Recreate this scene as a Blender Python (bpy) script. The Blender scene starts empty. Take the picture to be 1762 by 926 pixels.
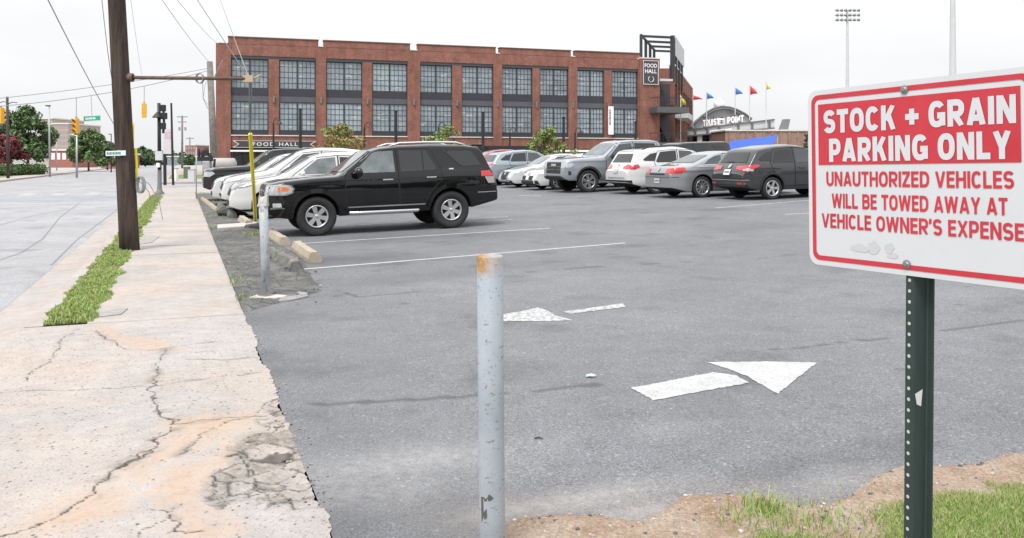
import bpy, bmesh, math, random
import numpy as np
from mathutils import Vector, Matrix, noise
from mathutils.bvhtree import BVHTree

random.seed(11)
rng = np.random.default_rng(11)
sc = bpy.context.scene
COL = sc.collection
R = math.radians

# ------------------------------------------------------------------ camera
F, HZ, H, K = 1000.0, 187.0, 1.55, 1.2437     # focal length / horizon row in photo pixels, eye height, row pitch
cam = bpy.data.cameras.new('camera')
cam.sensor_width = 36.0
cam.lens = 30.0
cam.shift_y = -0.1068
cam.clip_start = 0.05
cam.clip_end = 4000
camera = bpy.data.objects.new('camera', cam)
COL.objects.link(camera)
camera.location = (0, 0, H)
camera.rotation_euler = (R(90), 0, 0)
sc.camera = camera

# ------------------------------------------------------------------ sky, sun, exposure
SUN_EL, SUN_AZ = R(58), R(205)                  # azimuth measured clockwise from +Y
world = bpy.data.worlds.new('World')
sc.world = world
world.use_nodes = True
wn = world.node_tree
for n in list(wn.nodes):
    wn.nodes.remove(n)
w_out = wn.nodes.new('ShaderNodeOutputWorld')
w_bg = wn.nodes.new('ShaderNodeBackground')
w_sky = wn.nodes.new('ShaderNodeTexSky')
w_sky.sky_type = 'NISHITA'
w_sky.sun_disc = False
w_sky.sun_elevation = SUN_EL
w_sky.sun_rotation = SUN_AZ
w_sky.air_density = 1.0
w_sky.dust_density = 4.0
w_sky.ozone_density = 1.0
w_hs = wn.nodes.new('ShaderNodeHueSaturation')
w_hs.inputs['Saturation'].default_value = 0.10
w_mix = wn.nodes.new('ShaderNodeMixRGB')
w_mix.inputs['Fac'].default_value = 0.85
# overcast cloud deck: about three times brighter overhead than at the horizon, faintly mottled
w_tc = wn.nodes.new('ShaderNodeTexCoord')
w_sep = wn.nodes.new('ShaderNodeSeparateXYZ')
wn.links.new(w_tc.outputs['Generated'], w_sep.inputs[0])
w_mr = wn.nodes.new('ShaderNodeMapRange')
w_mr.inputs['From Min'].default_value = 0.0
w_mr.inputs['From Max'].default_value = 1.0
w_mr.inputs['To Min'].default_value = 6.7
w_mr.inputs['To Max'].default_value = 14.5
wn.links.new(w_sep.outputs[2], w_mr.inputs['Value'])
w_map = wn.nodes.new('ShaderNodeMapping')
w_map.inputs['Scale'].default_value = (2.0, 2.0, 7.0)
wn.links.new(w_tc.outputs['Generated'], w_map.inputs['Vector'])
w_nz = wn.nodes.new('ShaderNodeTexNoise')
w_nz.inputs['Scale'].default_value = 1.6
w_nz.inputs['Detail'].default_value = 5
wn.links.new(w_map.outputs[0], w_nz.inputs['Vector'])
w_nr = wn.nodes.new('ShaderNodeMapRange')
w_nr.inputs['From Min'].default_value = 0.3
w_nr.inputs['From Max'].default_value = 0.7
w_nr.inputs['To Min'].default_value = 0.93
w_nr.inputs['To Max'].default_value = 1.07
wn.links.new(w_nz.outputs['Fac'], w_nr.inputs['Value'])
w_mu = wn.nodes.new('ShaderNodeMath')
w_mu.operation = 'MULTIPLY'
wn.links.new(w_mr.outputs[0], w_mu.inputs[0])
wn.links.new(w_nr.outputs[0], w_mu.inputs[1])
w_tint = wn.nodes.new('ShaderNodeMixRGB')
w_tint.blend_type = 'MULTIPLY'
w_tint.inputs['Fac'].default_value = 1.0
w_tint.inputs['Color1'].default_value = (0.985, 1.0, 1.02, 1)
wn.links.new(w_mu.outputs[0], w_tint.inputs['Color2'])
wn.links.new(w_tint.outputs[0], w_mix.inputs['Color2'])
w_bg.inputs['Strength'].default_value = 0.10
wn.links.new(w_sky.outputs[0], w_hs.inputs['Color'])
wn.links.new(w_hs.outputs[0], w_mix.inputs['Color1'])
wn.links.new(w_mix.outputs[0], w_bg.inputs['Color'])
wn.links.new(w_bg.outputs[0], w_out.inputs['Surface'])

sun = bpy.data.lights.new('sun', 'SUN')
sun.energy = 2.1
sun.angle = R(20)
sun.color = (1.0, 0.97, 0.93)
sun_o = bpy.data.objects.new('sun', sun)
COL.objects.link(sun_o)
_sd = Vector((math.sin(SUN_AZ) * math.cos(SUN_EL), math.cos(SUN_AZ) * math.cos(SUN_EL), math.sin(SUN_EL)))
sun_o.rotation_euler = (-_sd).to_track_quat('-Z', 'Y').to_euler()
sun_o.location = (0, 0, 60)

vs = sc.view_settings
vs.view_transform = 'Standard'
vs.look = 'None'
vs.exposure = 0.50
vs.gamma = 1.0
vs.use_curve_mapping = False
sc.render.engine = 'CYCLES'
sc.cycles.max_bounces = 6
sc.cycles.diffuse_bounces = 3
sc.cycles.glossy_bounces = 4
sc.cycles.transparent_max_bounces = 8
sc.cycles.use_denoising = True

# ------------------------------------------------------------------ frames of reference
S = Vector((-0.361, 0.9326, 0)).normalized()    # along the street, away from us
T = Vector((S.y, -S.x, 0))                      # across it, to the right
T_ANG = math.atan2(T.y, T.x)
S_ANG = math.atan2(S.y, S.x)

def P(s, t, z=0.0):
    return S * s + T * t + Vector((0, 0, z))

def st(v):
    return v.x * S.x + v.y * S.y, v.x * T.x + v.y * T.y

def g(t):                                       # the lot climbs gently to the right
    return 0.027 * max(0.0, t - 1.5) if t < 40 else 0.027 * 38.5

def at(x, y, d):                                # photo pixel and distance -> place
    return Vector(((x - 600) / F * d, d, H - (y * K - HZ) / F * d))

def gp(x, y, dz=None):                          # photo pixel -> point on the ground
    d = 10.0
    zz = 0.0
    for _ in range(30):
        d = F * (H - zz) / (y * K - HZ)
        v = Vector(((x - 600) / F * d, d, zz))
        zz = g(st(v)[1]) if dz is None else dz
    v.z = zz
    return v

# ------------------------------------------------------------------ mesh builder
class MB:
    def __init__(self):
        self.v, self.f, self.m, self.s = [], [], [], []
        self.slot = 0
        self.smooth = False

    def add(self, verts, faces, mtx=None):
        n = len(self.v)
        if mtx is not None:
            verts = [mtx @ Vector(p) for p in verts]
        self.v.extend([tuple(p) for p in verts])
        for f in faces:
            self.f.append(tuple(i + n for i in f))
            self.m.append(self.slot)
            self.s.append(self.smooth)
        return self

    def box(self, x0, x1, y0, y1, z0, z1, mtx=None):
        return self.add([(x0, y0, z0), (x1, y0, z0), (x1, y1, z0), (x0, y1, z0),
                         (x0, y0, z1), (x1, y0, z1), (x1, y1, z1), (x0, y1, z1)],
                        [(0, 3, 2, 1), (4, 5, 6, 7), (0, 1, 5, 4), (1, 2, 6, 5), (2, 3, 7, 6), (3, 0, 4, 7)], mtx)

    def beam(self, a, b, w, h, up=Vector((0, 0, 1))):
        a, b = Vector(a), Vector(b)
        d = (b - a)
        L = d.length
        d.normalize()
        if abs(d.dot(up)) > 0.98:
            up = Vector((1, 0, 0))
        sx = d.cross(up).normalized()
        uz = sx.cross(d).normalized()
        m = Matrix((( d.x, sx.x, uz.x, a.x), (d.y, sx.y, uz.y, a.y), (d.z, sx.z, uz.z, a.z), (0, 0, 0, 1)))
        return self.box(0, L, -w / 2, w / 2, -h / 2, h / 2, m)

    def tube(self, pts, r, n=8, cap=True):
        pts = [Vector(p) for p in pts]
        rs = r if isinstance(r, (list, tuple)) else [r] * len(pts)
        rings, verts, faces = [], [], []
        prev = None
        for i, p in enumerate(pts):
            d = (pts[min(i + 1, len(pts) - 1)] - pts[max(i - 1, 0)]).normalized()
            if prev is None:
                a = d.cross(Vector((0, 0, 1)) if abs(d.z) < 0.95 else Vector((1, 0, 0))).normalized()
            else:
                a = (prev - d * prev.dot(d)).normalized()
            prev = a
            b = d.cross(a)
            ring = []
            for k in range(n):
                q = 2 * math.pi * k / n
                ring.append(len(verts))
                verts.append(p + (a * math.cos(q) + b * math.sin(q)) * rs[i])
            rings.append(ring)
        for i in range(len(rings) - 1):
            for k in range(n):
                k2 = (k + 1) % n
                faces.append((rings[i][k], rings[i][k2], rings[i + 1][k2], rings[i + 1][k]))
        if cap:
            faces.append(tuple(reversed(rings[0])))
            faces.append(tuple(rings[-1]))
        return self.add(verts, faces)

    def lathe(self, prof, n=24, mtx=None, closed=False):
        verts, faces = [], []
        for r, z in prof:
            for k in range(n):
                q = 2 * math.pi * k / n
                verts.append((r * math.cos(q), r * math.sin(q), z))
        m = len(prof)
        rows = m if closed else m - 1
        for i in range(rows):
            i2 = (i + 1) % m
            for k in range(n):
                k2 = (k + 1) % n
                faces.append((i * n + k, i * n + k2, i2 * n + k2, i2 * n + k))
        return self.add(verts, faces, mtx)

    def prism(self, poly, z0, z1, mtx=None):
        n = len(poly)
        v = [(p[0], p[1], z0) for p in poly] + [(p[0], p[1], z1) for p in poly]
        f = [tuple(reversed(range(n))), tuple(range(n, 2 * n))]
        for k in range(n):
            k2 = (k + 1) % n
            f.append((k, k2, n + k2, n + k))
        return self.add(v, f, mtx)

    def ico(self, c, r, sq=(1, 1, 1), jit=0.0, sub=1):
        bm = bmesh.new()
        bmesh.ops.create_icosphere(bm, subdivisions=sub, radius=1.0)
        bm.verts.ensure_lookup_table()
        vv = []
        for v in bm.verts:
            k = 1 + random.uniform(-jit, jit)
            vv.append((c[0] + v.co.x * r * sq[0] * k, c[1] + v.co.y * r * sq[1] * k, c[2] + v.co.z * r * sq[2] * k))
        ff = [tuple(w.index for w in f.verts) for f in bm.faces]
        bm.free()
        return self.add(vv, ff)

    def build(self, name, mat, parent=None, org=None, bevel=0.0, bseg=2):
        me = bpy.data.meshes.new(name)
        o0 = Vector((0, 0, 0)) if org is None else Vector(org)
        me.from_pydata([(p[0] - o0.x, p[1] - o0.y, p[2] - o0.z) for p in self.v], [], self.f)
        for m in (mat if isinstance(mat, (list, tuple)) else [mat]):
            me.materials.append(m)
        me.polygons.foreach_set('material_index', self.m)
        me.polygons.foreach_set('use_smooth', self.s)
        me.update()
        o = bpy.data.objects.new(name, me)
        COL.objects.link(o)
        if parent is not None:
            o.parent = parent
        elif org is not None:
            o.location = o0
        if bevel:
            b = o.modifiers.new('bevel', 'BEVEL')
            b.width = bevel
            b.segments = bseg
            b.limit_method = 'ANGLE'
        return o

def thing(name, label, cat, loc=(0, 0, 0), rot=(0, 0, 0), group=None):
    o = bpy.data.objects.new(name, None)
    o.empty_display_size = 0.2
    COL.objects.link(o)
    o.location = loc
    o.rotation_euler = rot
    o['label'] = label
    o['category'] = cat
    if group:
        o['group'] = group
    return o

def tag(o, label, cat, group=None):
    o['label'] = label
    o['category'] = cat
    if group:
        o['group'] = group
    return o

def struct(o, kind='structure'):
    o['kind'] = kind
    return o

def copy_tree(o, parent=None):
    c = o.copy()
    COL.objects.link(c)
    if parent is not None:
        c.parent = parent
    for ch in list(o.children):
        copy_tree(ch, c)
    return c

def text_geo(body, height, width=None, weight=0.0, spacing=1.0, depth=0.002):
    """Lettering as a mesh: left edge at x = 0, base line at y = 0, cap height = height."""
    cu = bpy.data.curves.new('lettering', 'FONT')
    cu.body = body
    cu.size = 1.0
    cu.offset = weight
    cu.space_character = spacing
    cu.extrude = 0.0
    cu.resolution_u = 4
    ob = bpy.data.objects.new('lettering', cu)
    COL.objects.link(ob)
    bpy.context.view_layer.update()
    dg = bpy.context.evaluated_depsgraph_get()
    me = bpy.data.meshes.new_from_object(ob.evaluated_get(dg))
    vv = [v.co.copy() for v in me.vertices]
    ff = [tuple(p.vertices) for p in me.polygons]
    bpy.data.objects.remove(ob)
    bpy.data.curves.remove(cu)
    bpy.data.meshes.remove(me)
    if not vv:
        return [], []
    x0, x1 = min(v.x for v in vv), max(v.x for v in vv)
    y0, y1 = min(v.y for v in vv), max(v.y for v in vv)
    ky = height / (y1 - y0)
    kx = ky if width is None else width / (x1 - x0)
    flat = [((v.x - x0) * kx, (v.y - y0) * ky, 0.0) for v in vv]
    return flat, ff

# ------------------------------------------------------------------ materials
MATS = {}

def mat(name, col, rough=0.6, metal=0.0, var=0.0, scale=8.0, bump=0.0, bscale=60.0, coat=0.0, spec=0.5, emit=None,
        col2=None, detail=4.0, coatr=0.05):
    if name in MATS:
        return MATS[name]
    m = bpy.data.materials.new(name)
    m.use_nodes = True
    nt = m.node_tree
    b = nt.nodes['Principled BSDF']
    b.inputs['Roughness'].default_value = rough
    b.inputs['Metallic'].default_value = metal
    b.inputs['Specular IOR Level'].default_value = spec
    b.inputs['Coat Weight'].default_value = coat
    b.inputs['Coat Roughness'].default_value = coatr
    b.inputs['Base Color'].default_value = (*col, 1)
    tc = nt.nodes.new('ShaderNodeTexCoord')
    if var or col2:
        nz = nt.nodes.new('ShaderNodeTexNoise')
        nz.inputs['Scale'].default_value = scale
        nz.inputs['Detail'].default_value = detail
        nz.inputs['Roughness'].default_value = 0.65
        nt.links.new(tc.outputs['Object'], nz.inputs['Vector'])
        rp = nt.nodes.new('ShaderNodeValToRGB')
        rp.color_ramp.elements[0].position = 0.3
        rp.color_ramp.elements[1].position = 0.7
        c2 = col2 if col2 else tuple(min(1, c * (1 + var)) for c in col)
        c1 = col if col2 else tuple(c * (1 - var) for c in col)
        rp.color_ramp.elements[0].color = (*c1, 1)
        rp.color_ramp.elements[1].color = (*c2, 1)
        nt.links.new(nz.outputs['Fac'], rp.inputs['Fac'])
        nt.links.new(rp.outputs['Color'], b.inputs['Base Color'])
    if bump:
        n2 = nt.nodes.new('ShaderNodeTexNoise')
        n2.inputs['Scale'].default_value = bscale
        n2.inputs['Detail'].default_value = 5
        nt.links.new(tc.outputs['Object'], n2.inputs['Vector'])
        bp = nt.nodes.new('ShaderNodeBump')
        bp.inputs['Strength'].default_value = bump
        bp.inputs['Distance'].default_value = 0.02
        nt.links.new(n2.outputs['Fac'], bp.inputs['Height'])
        nt.links.new(bp.outputs['Normal'], b.inputs['Normal'])
    if emit:
        b.inputs['Emission Color'].default_value = (*emit[:3], 1)
        b.inputs['Emission Strength'].default_value = emit[3]
    MATS[name] = m
    return m

class NT:
    """little helper for longer node trees"""
    def __init__(self, name):
        self.m = bpy.data.materials.new(name)
        self.m.use_nodes = True
        self.t = self.m.node_tree
        self.b = self.t.nodes['Principled BSDF']
        self.tc = self.t.nodes.new('ShaderNodeTexCoord')

    def link(self, a, b):
        self.t.links.new(a, b)

    def noise(self, scale, detail=4, rough=0.6, vec=None, dist=0.0):
        n = self.t.nodes.new('ShaderNodeTexNoise')
        n.inputs['Scale'].default_value = scale
        n.inputs['Detail'].default_value = detail
        n.inputs['Roughness'].default_value = rough
        n.inputs['Distortion'].default_value = dist
        self.link(vec if vec is not None else self.tc.outputs['Object'], n.inputs['Vector'])
        return n.outputs['Fac']

    def voro(self, scale, feature='F1', vec=None, out='Distance', rnd=1.0):
        n = self.t.nodes.new('ShaderNodeTexVoronoi')
        n.feature = feature
        n.inputs['Scale'].default_value = scale
        n.inputs['Randomness'].default_value = rnd
        self.link(vec if vec is not None else self.tc.outputs['Object'], n.inputs['Vector'])
        return n.outputs[out]

    def mapping(self, scale=(1, 1, 1), rot=(0, 0, 0), loc=(0, 0, 0)):
        n = self.t.nodes.new('ShaderNodeMapping')
        n.inputs['Scale'].default_value = scale
        n.inputs['Rotation'].default_value = rot
        n.inputs['Location'].default_value = loc
        self.link(self.tc.outputs['Object'], n.inputs['Vector'])
        return n.outputs[0]

    def ramp(self, fac, stops):
        n = self.t.nodes.new('ShaderNodeValToRGB')
        el = n.color_ramp.elements
        while len(el) < len(stops):
            el.new(0.5)
        for e, (p, c) in zip(el, stops):
            e.position = p
            e.color = (*c, 1) if isinstance(c, tuple) else (c, c, c, 1)
        self.link(fac, n.inputs['Fac'])
        return n.outputs['Color']

    def mix(self, fac, a, b, mode='MIX'):
        n = self.t.nodes.new('ShaderNodeMixRGB')
        n.blend_type = mode
        for sock, val in ((n.inputs['Fac'], fac), (n.inputs['Color1'], a), (n.inputs['Color2'], b)):
            if isinstance(val, (int, float)):
                sock.default_value = val if sock.name == 'Fac' else (val, val, val, 1)
            elif isinstance(val, tuple):
                sock.default_value = (*val, 1)
            else:
                self.link(val, sock)
        return n.outputs[0]

    def math(self, op, a, b=0.0, clamp=False):
        n = self.t.nodes.new('ShaderNodeMath')
        n.operation = op
        n.use_clamp = clamp
        for sock, val in ((n.inputs[0], a), (n.inputs[1], b)):
            if isinstance(val, (int, float)):
                sock.default_value = val
            else:
                self.link(val, sock)
        return n.outputs[0]

    def attr(self, name):
        n = self.t.nodes.new('ShaderNodeAttribute')
        n.attribute_name = name
        sp = self.t.nodes.new('ShaderNodeSeparateColor')
        self.link(n.outputs['Color'], sp.inputs[0])
        return sp.outputs[0], sp.outputs[1], sp.outputs[2]

    def bump(self, h, strength=0.3, dist=0.01):
        n = self.t.nodes.new('ShaderNodeBump')
        n.inputs['Strength'].default_value = strength
        n.inputs['Distance'].default_value = dist
        self.link(h, n.inputs['Height'])
        self.link(n.outputs[0], self.b.inputs['Normal'])

    def done(self, col, rough=0.9, spec=0.3):
        self.link(col, self.b.inputs['Base Color'])
        if isinstance(rough, (int, float)):
            self.b.inputs['Roughness'].default_value = rough
        else:
            self.link(rough, self.b.inputs['Roughness'])
        self.b.inputs['Specular IOR Level'].default_value = spec
        return self.m

def stroke_text(body, height, width, stem, depth=0.0):
    """Bold gothic capitals drawn as strokes; stem is a fraction of the cap height."""
    s = stem
    h0, h1 = s / 2, 1 - s / 2
    def arc(cx, cy, rx, ry, a0, a1, n=14, e=2.5):
        out = []
        for i in range(n + 1):
            a = R(a0 + (a1 - a0) * i / n)
            c, q = math.cos(a), math.sin(a)
            out.append((cx + rx * math.copysign(abs(c) ** (2 / e), c), cy + ry * math.copysign(abs(q) ** (2 / e), q)))
        return out
    def glyph(ch):
        W = {'S': .66, 'T': .62, 'O': .74, 'C': .69, 'K': .72, 'G': .73, 'R': .70, 'A': .76, 'I': s, 'N': .72, 'P': .66, 'L': .55, 'Y': .72, 'U': .70, 'H': .70, 'Z': .62, 'E': .57,
             'D': .71, 'V': .74, 'W': 1.06, 'B': .70, 'X': .72, '+': .62, "'": s, ' ': .26, 'F': .56}[ch]
        l, r, m = s / 2, W - s / 2, W / 2
        rx, ry = (W - s) / 2, (1 - s) / 2
        if ch == 'T': st_ = [[(0, h1), (W, h1)], [(m, 0), (m, 1 - s)]]
        elif ch == 'O': st_ = [arc(m, .5, rx, ry, 90, 450, 36)]
        elif ch == 'C': st_ = [arc(m, .5, rx, ry, 38, 322, 30)]
        elif ch == 'G': st_ = [arc(m, .5, rx, ry, 38, 325, 30), [(m + .02, .44), (W, .44)], [(r, .44 - s * .4), (r, .06)]]
        elif ch == 'S':
            q = (1 - s) / 4
            st_ = [arc(m, h1 - q, rx, q, 22, 270, 18, 2.3) + arc(m, h0 + q, rx * 1.0, q, 90, -158, 18, 2.3)[1:]]
        elif ch == 'K': st_ = [[(l, 0), (l, 1)], [(W - s * .62, 1.0), (l + s * .5, .40)], [(l + s * 1.1, .56), (W - s * .55, 0)]]
        elif ch == 'R': st_ = [[(l, 0), (l, 1)], [(s, h1), (m, h1)] + arc(m, (h1 + .44) / 2, rx, (h1 - .44) / 2, 90, -90, 14)[1:] + [(s, .44)], [(m - .02, .44 - s * .2), (W - s * .5, 0)]]
        elif ch == 'P': st_ = [[(l, 0), (l, 1)], [(s, h1), (m, h1)] + arc(m, (h1 + .40) / 2, rx, (h1 - .40) / 2, 90, -90, 14)[1:] + [(s, .40)]]
        elif ch == 'B': st_ = [[(l, 0), (l, 1)], [(s, h1), (m, h1)] + arc(m, (h1 + .52) / 2, rx * .9, (h1 - .52) / 2, 90, -90, 12)[1:] + [(s, .52)], [(m, .52)] + arc(m, (h0 + .52) / 2, rx, (.52 - h0) / 2, 90, -90, 12)[1:] + [(s, h0)]]
        elif ch == 'D': st_ = [[(l, 0), (l, 1)], [(s, h1), (m * .8, h1)] + arc(m * .8, .5, W - s / 2 - m * .8, ry, 90, -90, 18)[1:] + [(s, h0)]]
        elif ch == 'A': st_ = [[(s * .5, 0), (m - s * .06, 1)], [(W - s * .5, 0), (m + s * .06, 1)], [(W * .25, .27), (W * .75, .27)]]
        elif ch == 'V': st_ = [[(s * .5, 1), (m - s * .06, 0)], [(W - s * .5, 1), (m + s * .06, 0)]]
        elif ch == 'W': st_ = [[(s * .5, 1), (W * .27, 0)], [(W * .5, 1), (W * .27, 0)], [(W * .5, 1), (W * .73, 0)], [(W - s * .5, 1), (W * .73, 0)]]
        elif ch == 'X': st_ = [[(s * .5, 1), (W - s * .5, 0)], [(W - s * .5, 1), (s * .5, 0)]]
        elif ch == 'Y': st_ = [[(s * .52, 1), (m, .42)], [(W - s * .52, 1), (m, .42)], [(m, .46), (m, 0)]]
        elif ch == 'I': st_ = [[(l, 0), (l, 1)]]
        elif ch == 'N': st_ = [[(l, 0), (l, 1)], [(r, 0), (r, 1)], [(l + s * .1, 1), (r - s * .1, 0)]]
        elif ch == 'L': st_ = [[(l, 0), (l, 1)], [(s, h0), (W, h0)]]
        elif ch == 'U': st_ = [[(l, 1), (l, .4)] + arc(m, .4, rx, .4 - h0, 180, 360, 16)[1:] + [(r, 1)]]
        elif ch == 'H': st_ = [[(l, 0), (l, 1)], [(r, 0), (r, 1)], [(s, .52), (W - s, .52)]]
        elif ch == 'Z': st_ = [[(0, h1), (W, h1)], [(0, h0), (W, h0)], [(W - s * .6, 1 - s * .8), (s * .6, s * .8)]]
        elif ch == 'E': st_ = [[(l, 0), (l, 1)], [(s, h1), (W, h1)], [(s, h0), (W, h0)], [(s, .52), (W * .93, .52)]]
        elif ch == 'F': st_ = [[(l, 0), (l, 1)], [(s, h1), (W, h1)], [(s, .50), (W * .93, .50)]]
        elif ch == '+': st_ = [[(m, .16), (m, .16 + W)], [(0, .16 + W / 2), (m - s / 2, .16 + W / 2)], [(m + s / 2, .16 + W / 2), (W, .16 + W / 2)]]
        elif ch == "'": st_ = [[(l, 1), (l - s * .15, .68)]]
        else: st_ = []
        return W, st_
    V, Fc = [], []
    x = 0.0
    lay = 0
    for ch in body:
        W, strokes = glyph(ch)
        for pts in strokes:
            lay += 1
            n = len(pts)
            closed = n > 3 and abs(pts[0][0] - pts[-1][0]) < 1e-6 and abs(pts[0][1] - pts[-1][1]) < 1e-6
            base = len(V)
            for i in range(n):
                a = pts[i - 1] if i > 0 else (pts[-2] if closed else pts[0])
                c = pts[i + 1] if i < n - 1 else (pts[1] if closed else pts[-1])
                dx, dy = c[0] - a[0], c[1] - a[1]
                q = math.hypot(dx, dy) or 1
                nx, ny = -dy / q * s / 2, dx / q * s / 2
                px_, py_ = pts[i]
                V.append((x + px_ + nx, min(1, max(0, py_ + ny)) if not (ch in 'SOCGU') else py_ + ny, lay % 5))
                V.append((x + px_ - nx, min(1, max(0, py_ - ny)) if not (ch in 'SOCGU') else py_ - ny, lay % 5))
            for i in range(n - 1):
                k = base + 2 * i
                Fc.append((k, k + 1, k + 3, k + 2))
        x += W + .09
    x -= .09
    kx = width / x
    out = [(p[0] * kx, p[1] * height, p[2] * 0.00004) for p in V]
    # wind every quad the same way
    ff = []
    for f in Fc:
        a, b, c = out[f[0]], out[f[1]], out[f[2]]
        ff.append(f if (b[0] - a[0]) * (c[1] - a[1]) - (b[1] - a[1]) * (c[0] - a[0]) > 0 else tuple(reversed(f)))
    return out, ff

def m_asphalt(name, base, use_mask=True, speck=0.5):
    q = NT(name)
    big = q.ramp(q.noise(0.35, 5, 0.6), [(0.3, 0.86), (0.7, 1.10)])
    mid = q.ramp(q.noise(3.0, 6, 0.7), [(0.3, 0.90), (0.7, 1.10)])
    fine = q.ramp(q.noise(95, 3, 0.75), [(0.30, 1 - speck), (0.5, 1.0), (0.70, 1 + speck * 1.5)])
    ag = q.ramp(q.voro(60, 'F1', out='Color'), [(0.0, 0.45), (0.35, 0.95), (0.8, 1.05), (0.9, 1.5), (1.0, 2.6)])
    c = q.mix(1.0, (base[0], base[1], base[2]), big, 'MULTIPLY')
    c = q.mix(1.0, c, mid, 'MULTIPLY')
    c = q.mix(1.0, c, fine, 'MULTIPLY')
    c = q.mix(0.5, c, ag, 'MULTIPLY')
    stain = q.ramp(q.noise(1.1, 4, 0.55, q.mapping((1, 1, 1), (0, 0, 0.4), (3, 7, 0))), [(0.56, 1.0), (0.68, 0.76)])
    c = q.mix(1.0, c, stain, 'MULTIPLY')
    drip = q.ramp(q.voro(0.9, 'F1', q.mapping((1, 1, 1), (0, 0, 0.3))), [(0.03, 0.55), (0.075, 1.0)])
    c = q.mix(0.8 if use_mask else 0.3, c, drip, 'MULTIPLY')
    if use_mask:
        a, d, e = q.attr('mask')
        lp = q.math('MULTIPLY', a, q.ramp(q.noise(14, 5, 0.7), [(0.3, 0.15), (0.7, 1.0)]))
        c = q.mix(lp, c, (0.42, 0.41, 0.40))
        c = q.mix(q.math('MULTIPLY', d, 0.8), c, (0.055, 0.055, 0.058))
        c = q.mix(q.math('MULTIPLY', e, q.ramp(q.noise(40, 4, 0.7), [(0.35, 0.0), (0.62, 1.0)])), c, (0.40, 0.29, 0.20))
    q.bump(q.noise(140, 3, 0.7), 0.5, 0.006)
    return q.done(c, 0.82, 0.35)
# ================================================================== GROUND
def grid_obj(name, ss, ts, zf, m, masks=None, smooth=True, warp=None):
    ss, ts = np.asarray(ss, float), np.asarray(ts, float)
    A, B = np.meshgrid(ss, ts, indexing='ij')
    Z = zf(A, B)
    if warp is not None:
        B = warp(A, B)
    X = S.x * A + T.x * B
    Y = S.y * A + T.y * B
    v = np.stack([X, Y, Z], -1).reshape(-1, 3)
    ns, nt_ = len(ss), len(ts)
    i = np.arange(ns * nt_).reshape(ns, nt_)
    f = np.stack([i[:-1, :-1], i[:-1, 1:], i[1:, 1:], i[1:, :-1]], -1).reshape(-1, 4)[:, ::-1]
    me = bpy.data.meshes.new(name)
    me.from_pydata(v.tolist(), [], f.tolist())
    me.materials.append(m)
    if smooth:
        me.polygons.foreach_set('use_smooth', [True] * len(f))
    if masks is not None:
        ca = me.color_attributes.new('mask', 'FLOAT_COLOR', 'POINT')
        mm = np.ones((ns * nt_, 4), np.float32)
        for k in range(3):
            mm[:, k] = np.clip(masks[k], 0, 1).reshape(-1)
        ca.data.foreach_set('color', mm.reshape(-1))
    me.update()
    # make normals point up
    if me.polygons[0].normal.z < 0:
        me.flip_normals()
    o = bpy.data.objects.new(name, me)
    COL.objects.link(o)
    return o

def vnoise(A, B, sc_, seed=0, octv=4):
    """cheap value noise on arrays"""
    out = np.zeros_like(A)
    amp, tot = 1.0, 0.0
    for o in range(octv):
        r = np.random.default_rng(seed * 31 + o)
        tab = r.random((256, 256))
        x, y = A * sc_ * 2 ** o + 37.1 * o, B * sc_ * 2 ** o + 11.7 * o
        xi, yi = np.floor(x).astype(int), np.floor(y).astype(int)
        fx, fy = x - xi, y - yi
        fx, fy = fx * fx * (3 - 2 * fx), fy * fy * (3 - 2 * fy)
        a = tab[xi % 256, yi % 256]
        b = tab[(xi + 1) % 256, yi % 256]
        c = tab[xi % 256, (yi + 1) % 256]
        d = tab[(xi + 1) % 256, (yi + 1) % 256]
        out += amp * ((a * (1 - fx) + b * fx) * (1 - fy) + (c * (1 - fx) + d * fx) * fy)
        tot += amp
        amp *= 0.5
    return out / tot                            # 0..1

def pl_dist(A, B, pts):
    """distance of every (s,t) to a polyline"""
    best = np.full(A.shape, 1e9)
    for (a0, b0), (a1, b1) in zip(pts[:-1], pts[1:]):
        dx, dy = a1 - a0, b1 - b0
        L = dx * dx + dy * dy + 1e-12
        u = np.clip(((A - a0) * dx + (B - b0) * dy) / L, 0, 1)
        best = np.minimum(best, np.hypot(A - (a0 + u * dx), B - (b0 + u * dy)))
    return best

def in_poly(A, B, pts):
    ins = np.zeros(A.shape, bool)
    n = len(pts)
    for k in range(n):
        a0, b0 = pts[k]
        a1, b1 = pts[(k + 1) % n]
        c = ((b0 > B) != (b1 > B)) & (A < (a1 - a0) * (B - b0) / (b1 - b0 + 1e-12) + a0)
        ins ^= c
    return ins

def soft_poly(A, B, pts, w):
    d = pl_dist(A, B, pts + [pts[0]])
    sd = np.where(in_poly(A, B, pts), d, -d)
    return np.clip(sd / w * 0.5 + 0.5, 0, 1)

def ST(x, y):
    return st(gp(x, y))

def ST0(x, y):
    return st(gp(x, y, 0.0))

G = np.vectorize(g)
def garr(B):
    return 0.027 * np.clip(B - 1.5, 0, 38.5)

# ---- far terrain, one sheet to the horizon
gm = MB()
gm.add([(-1500, -300, -0.45), (1500, -300, -0.45), (1500, 2500, -0.45), (-1500, 2500, -0.45)], [(0, 1, 2, 3)])
struct(gm.build('ground', mat('far_ground', (0.22, 0.22, 0.19), 0.95, var=0.25, scale=0.05)))

# ---- parking lot
def spaced(*segs):
    out = []
    for a, b, d in segs:
        out += list(np.arange(a, b - 1e-6, d))
    return out + [segs[-1][1]]

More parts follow.
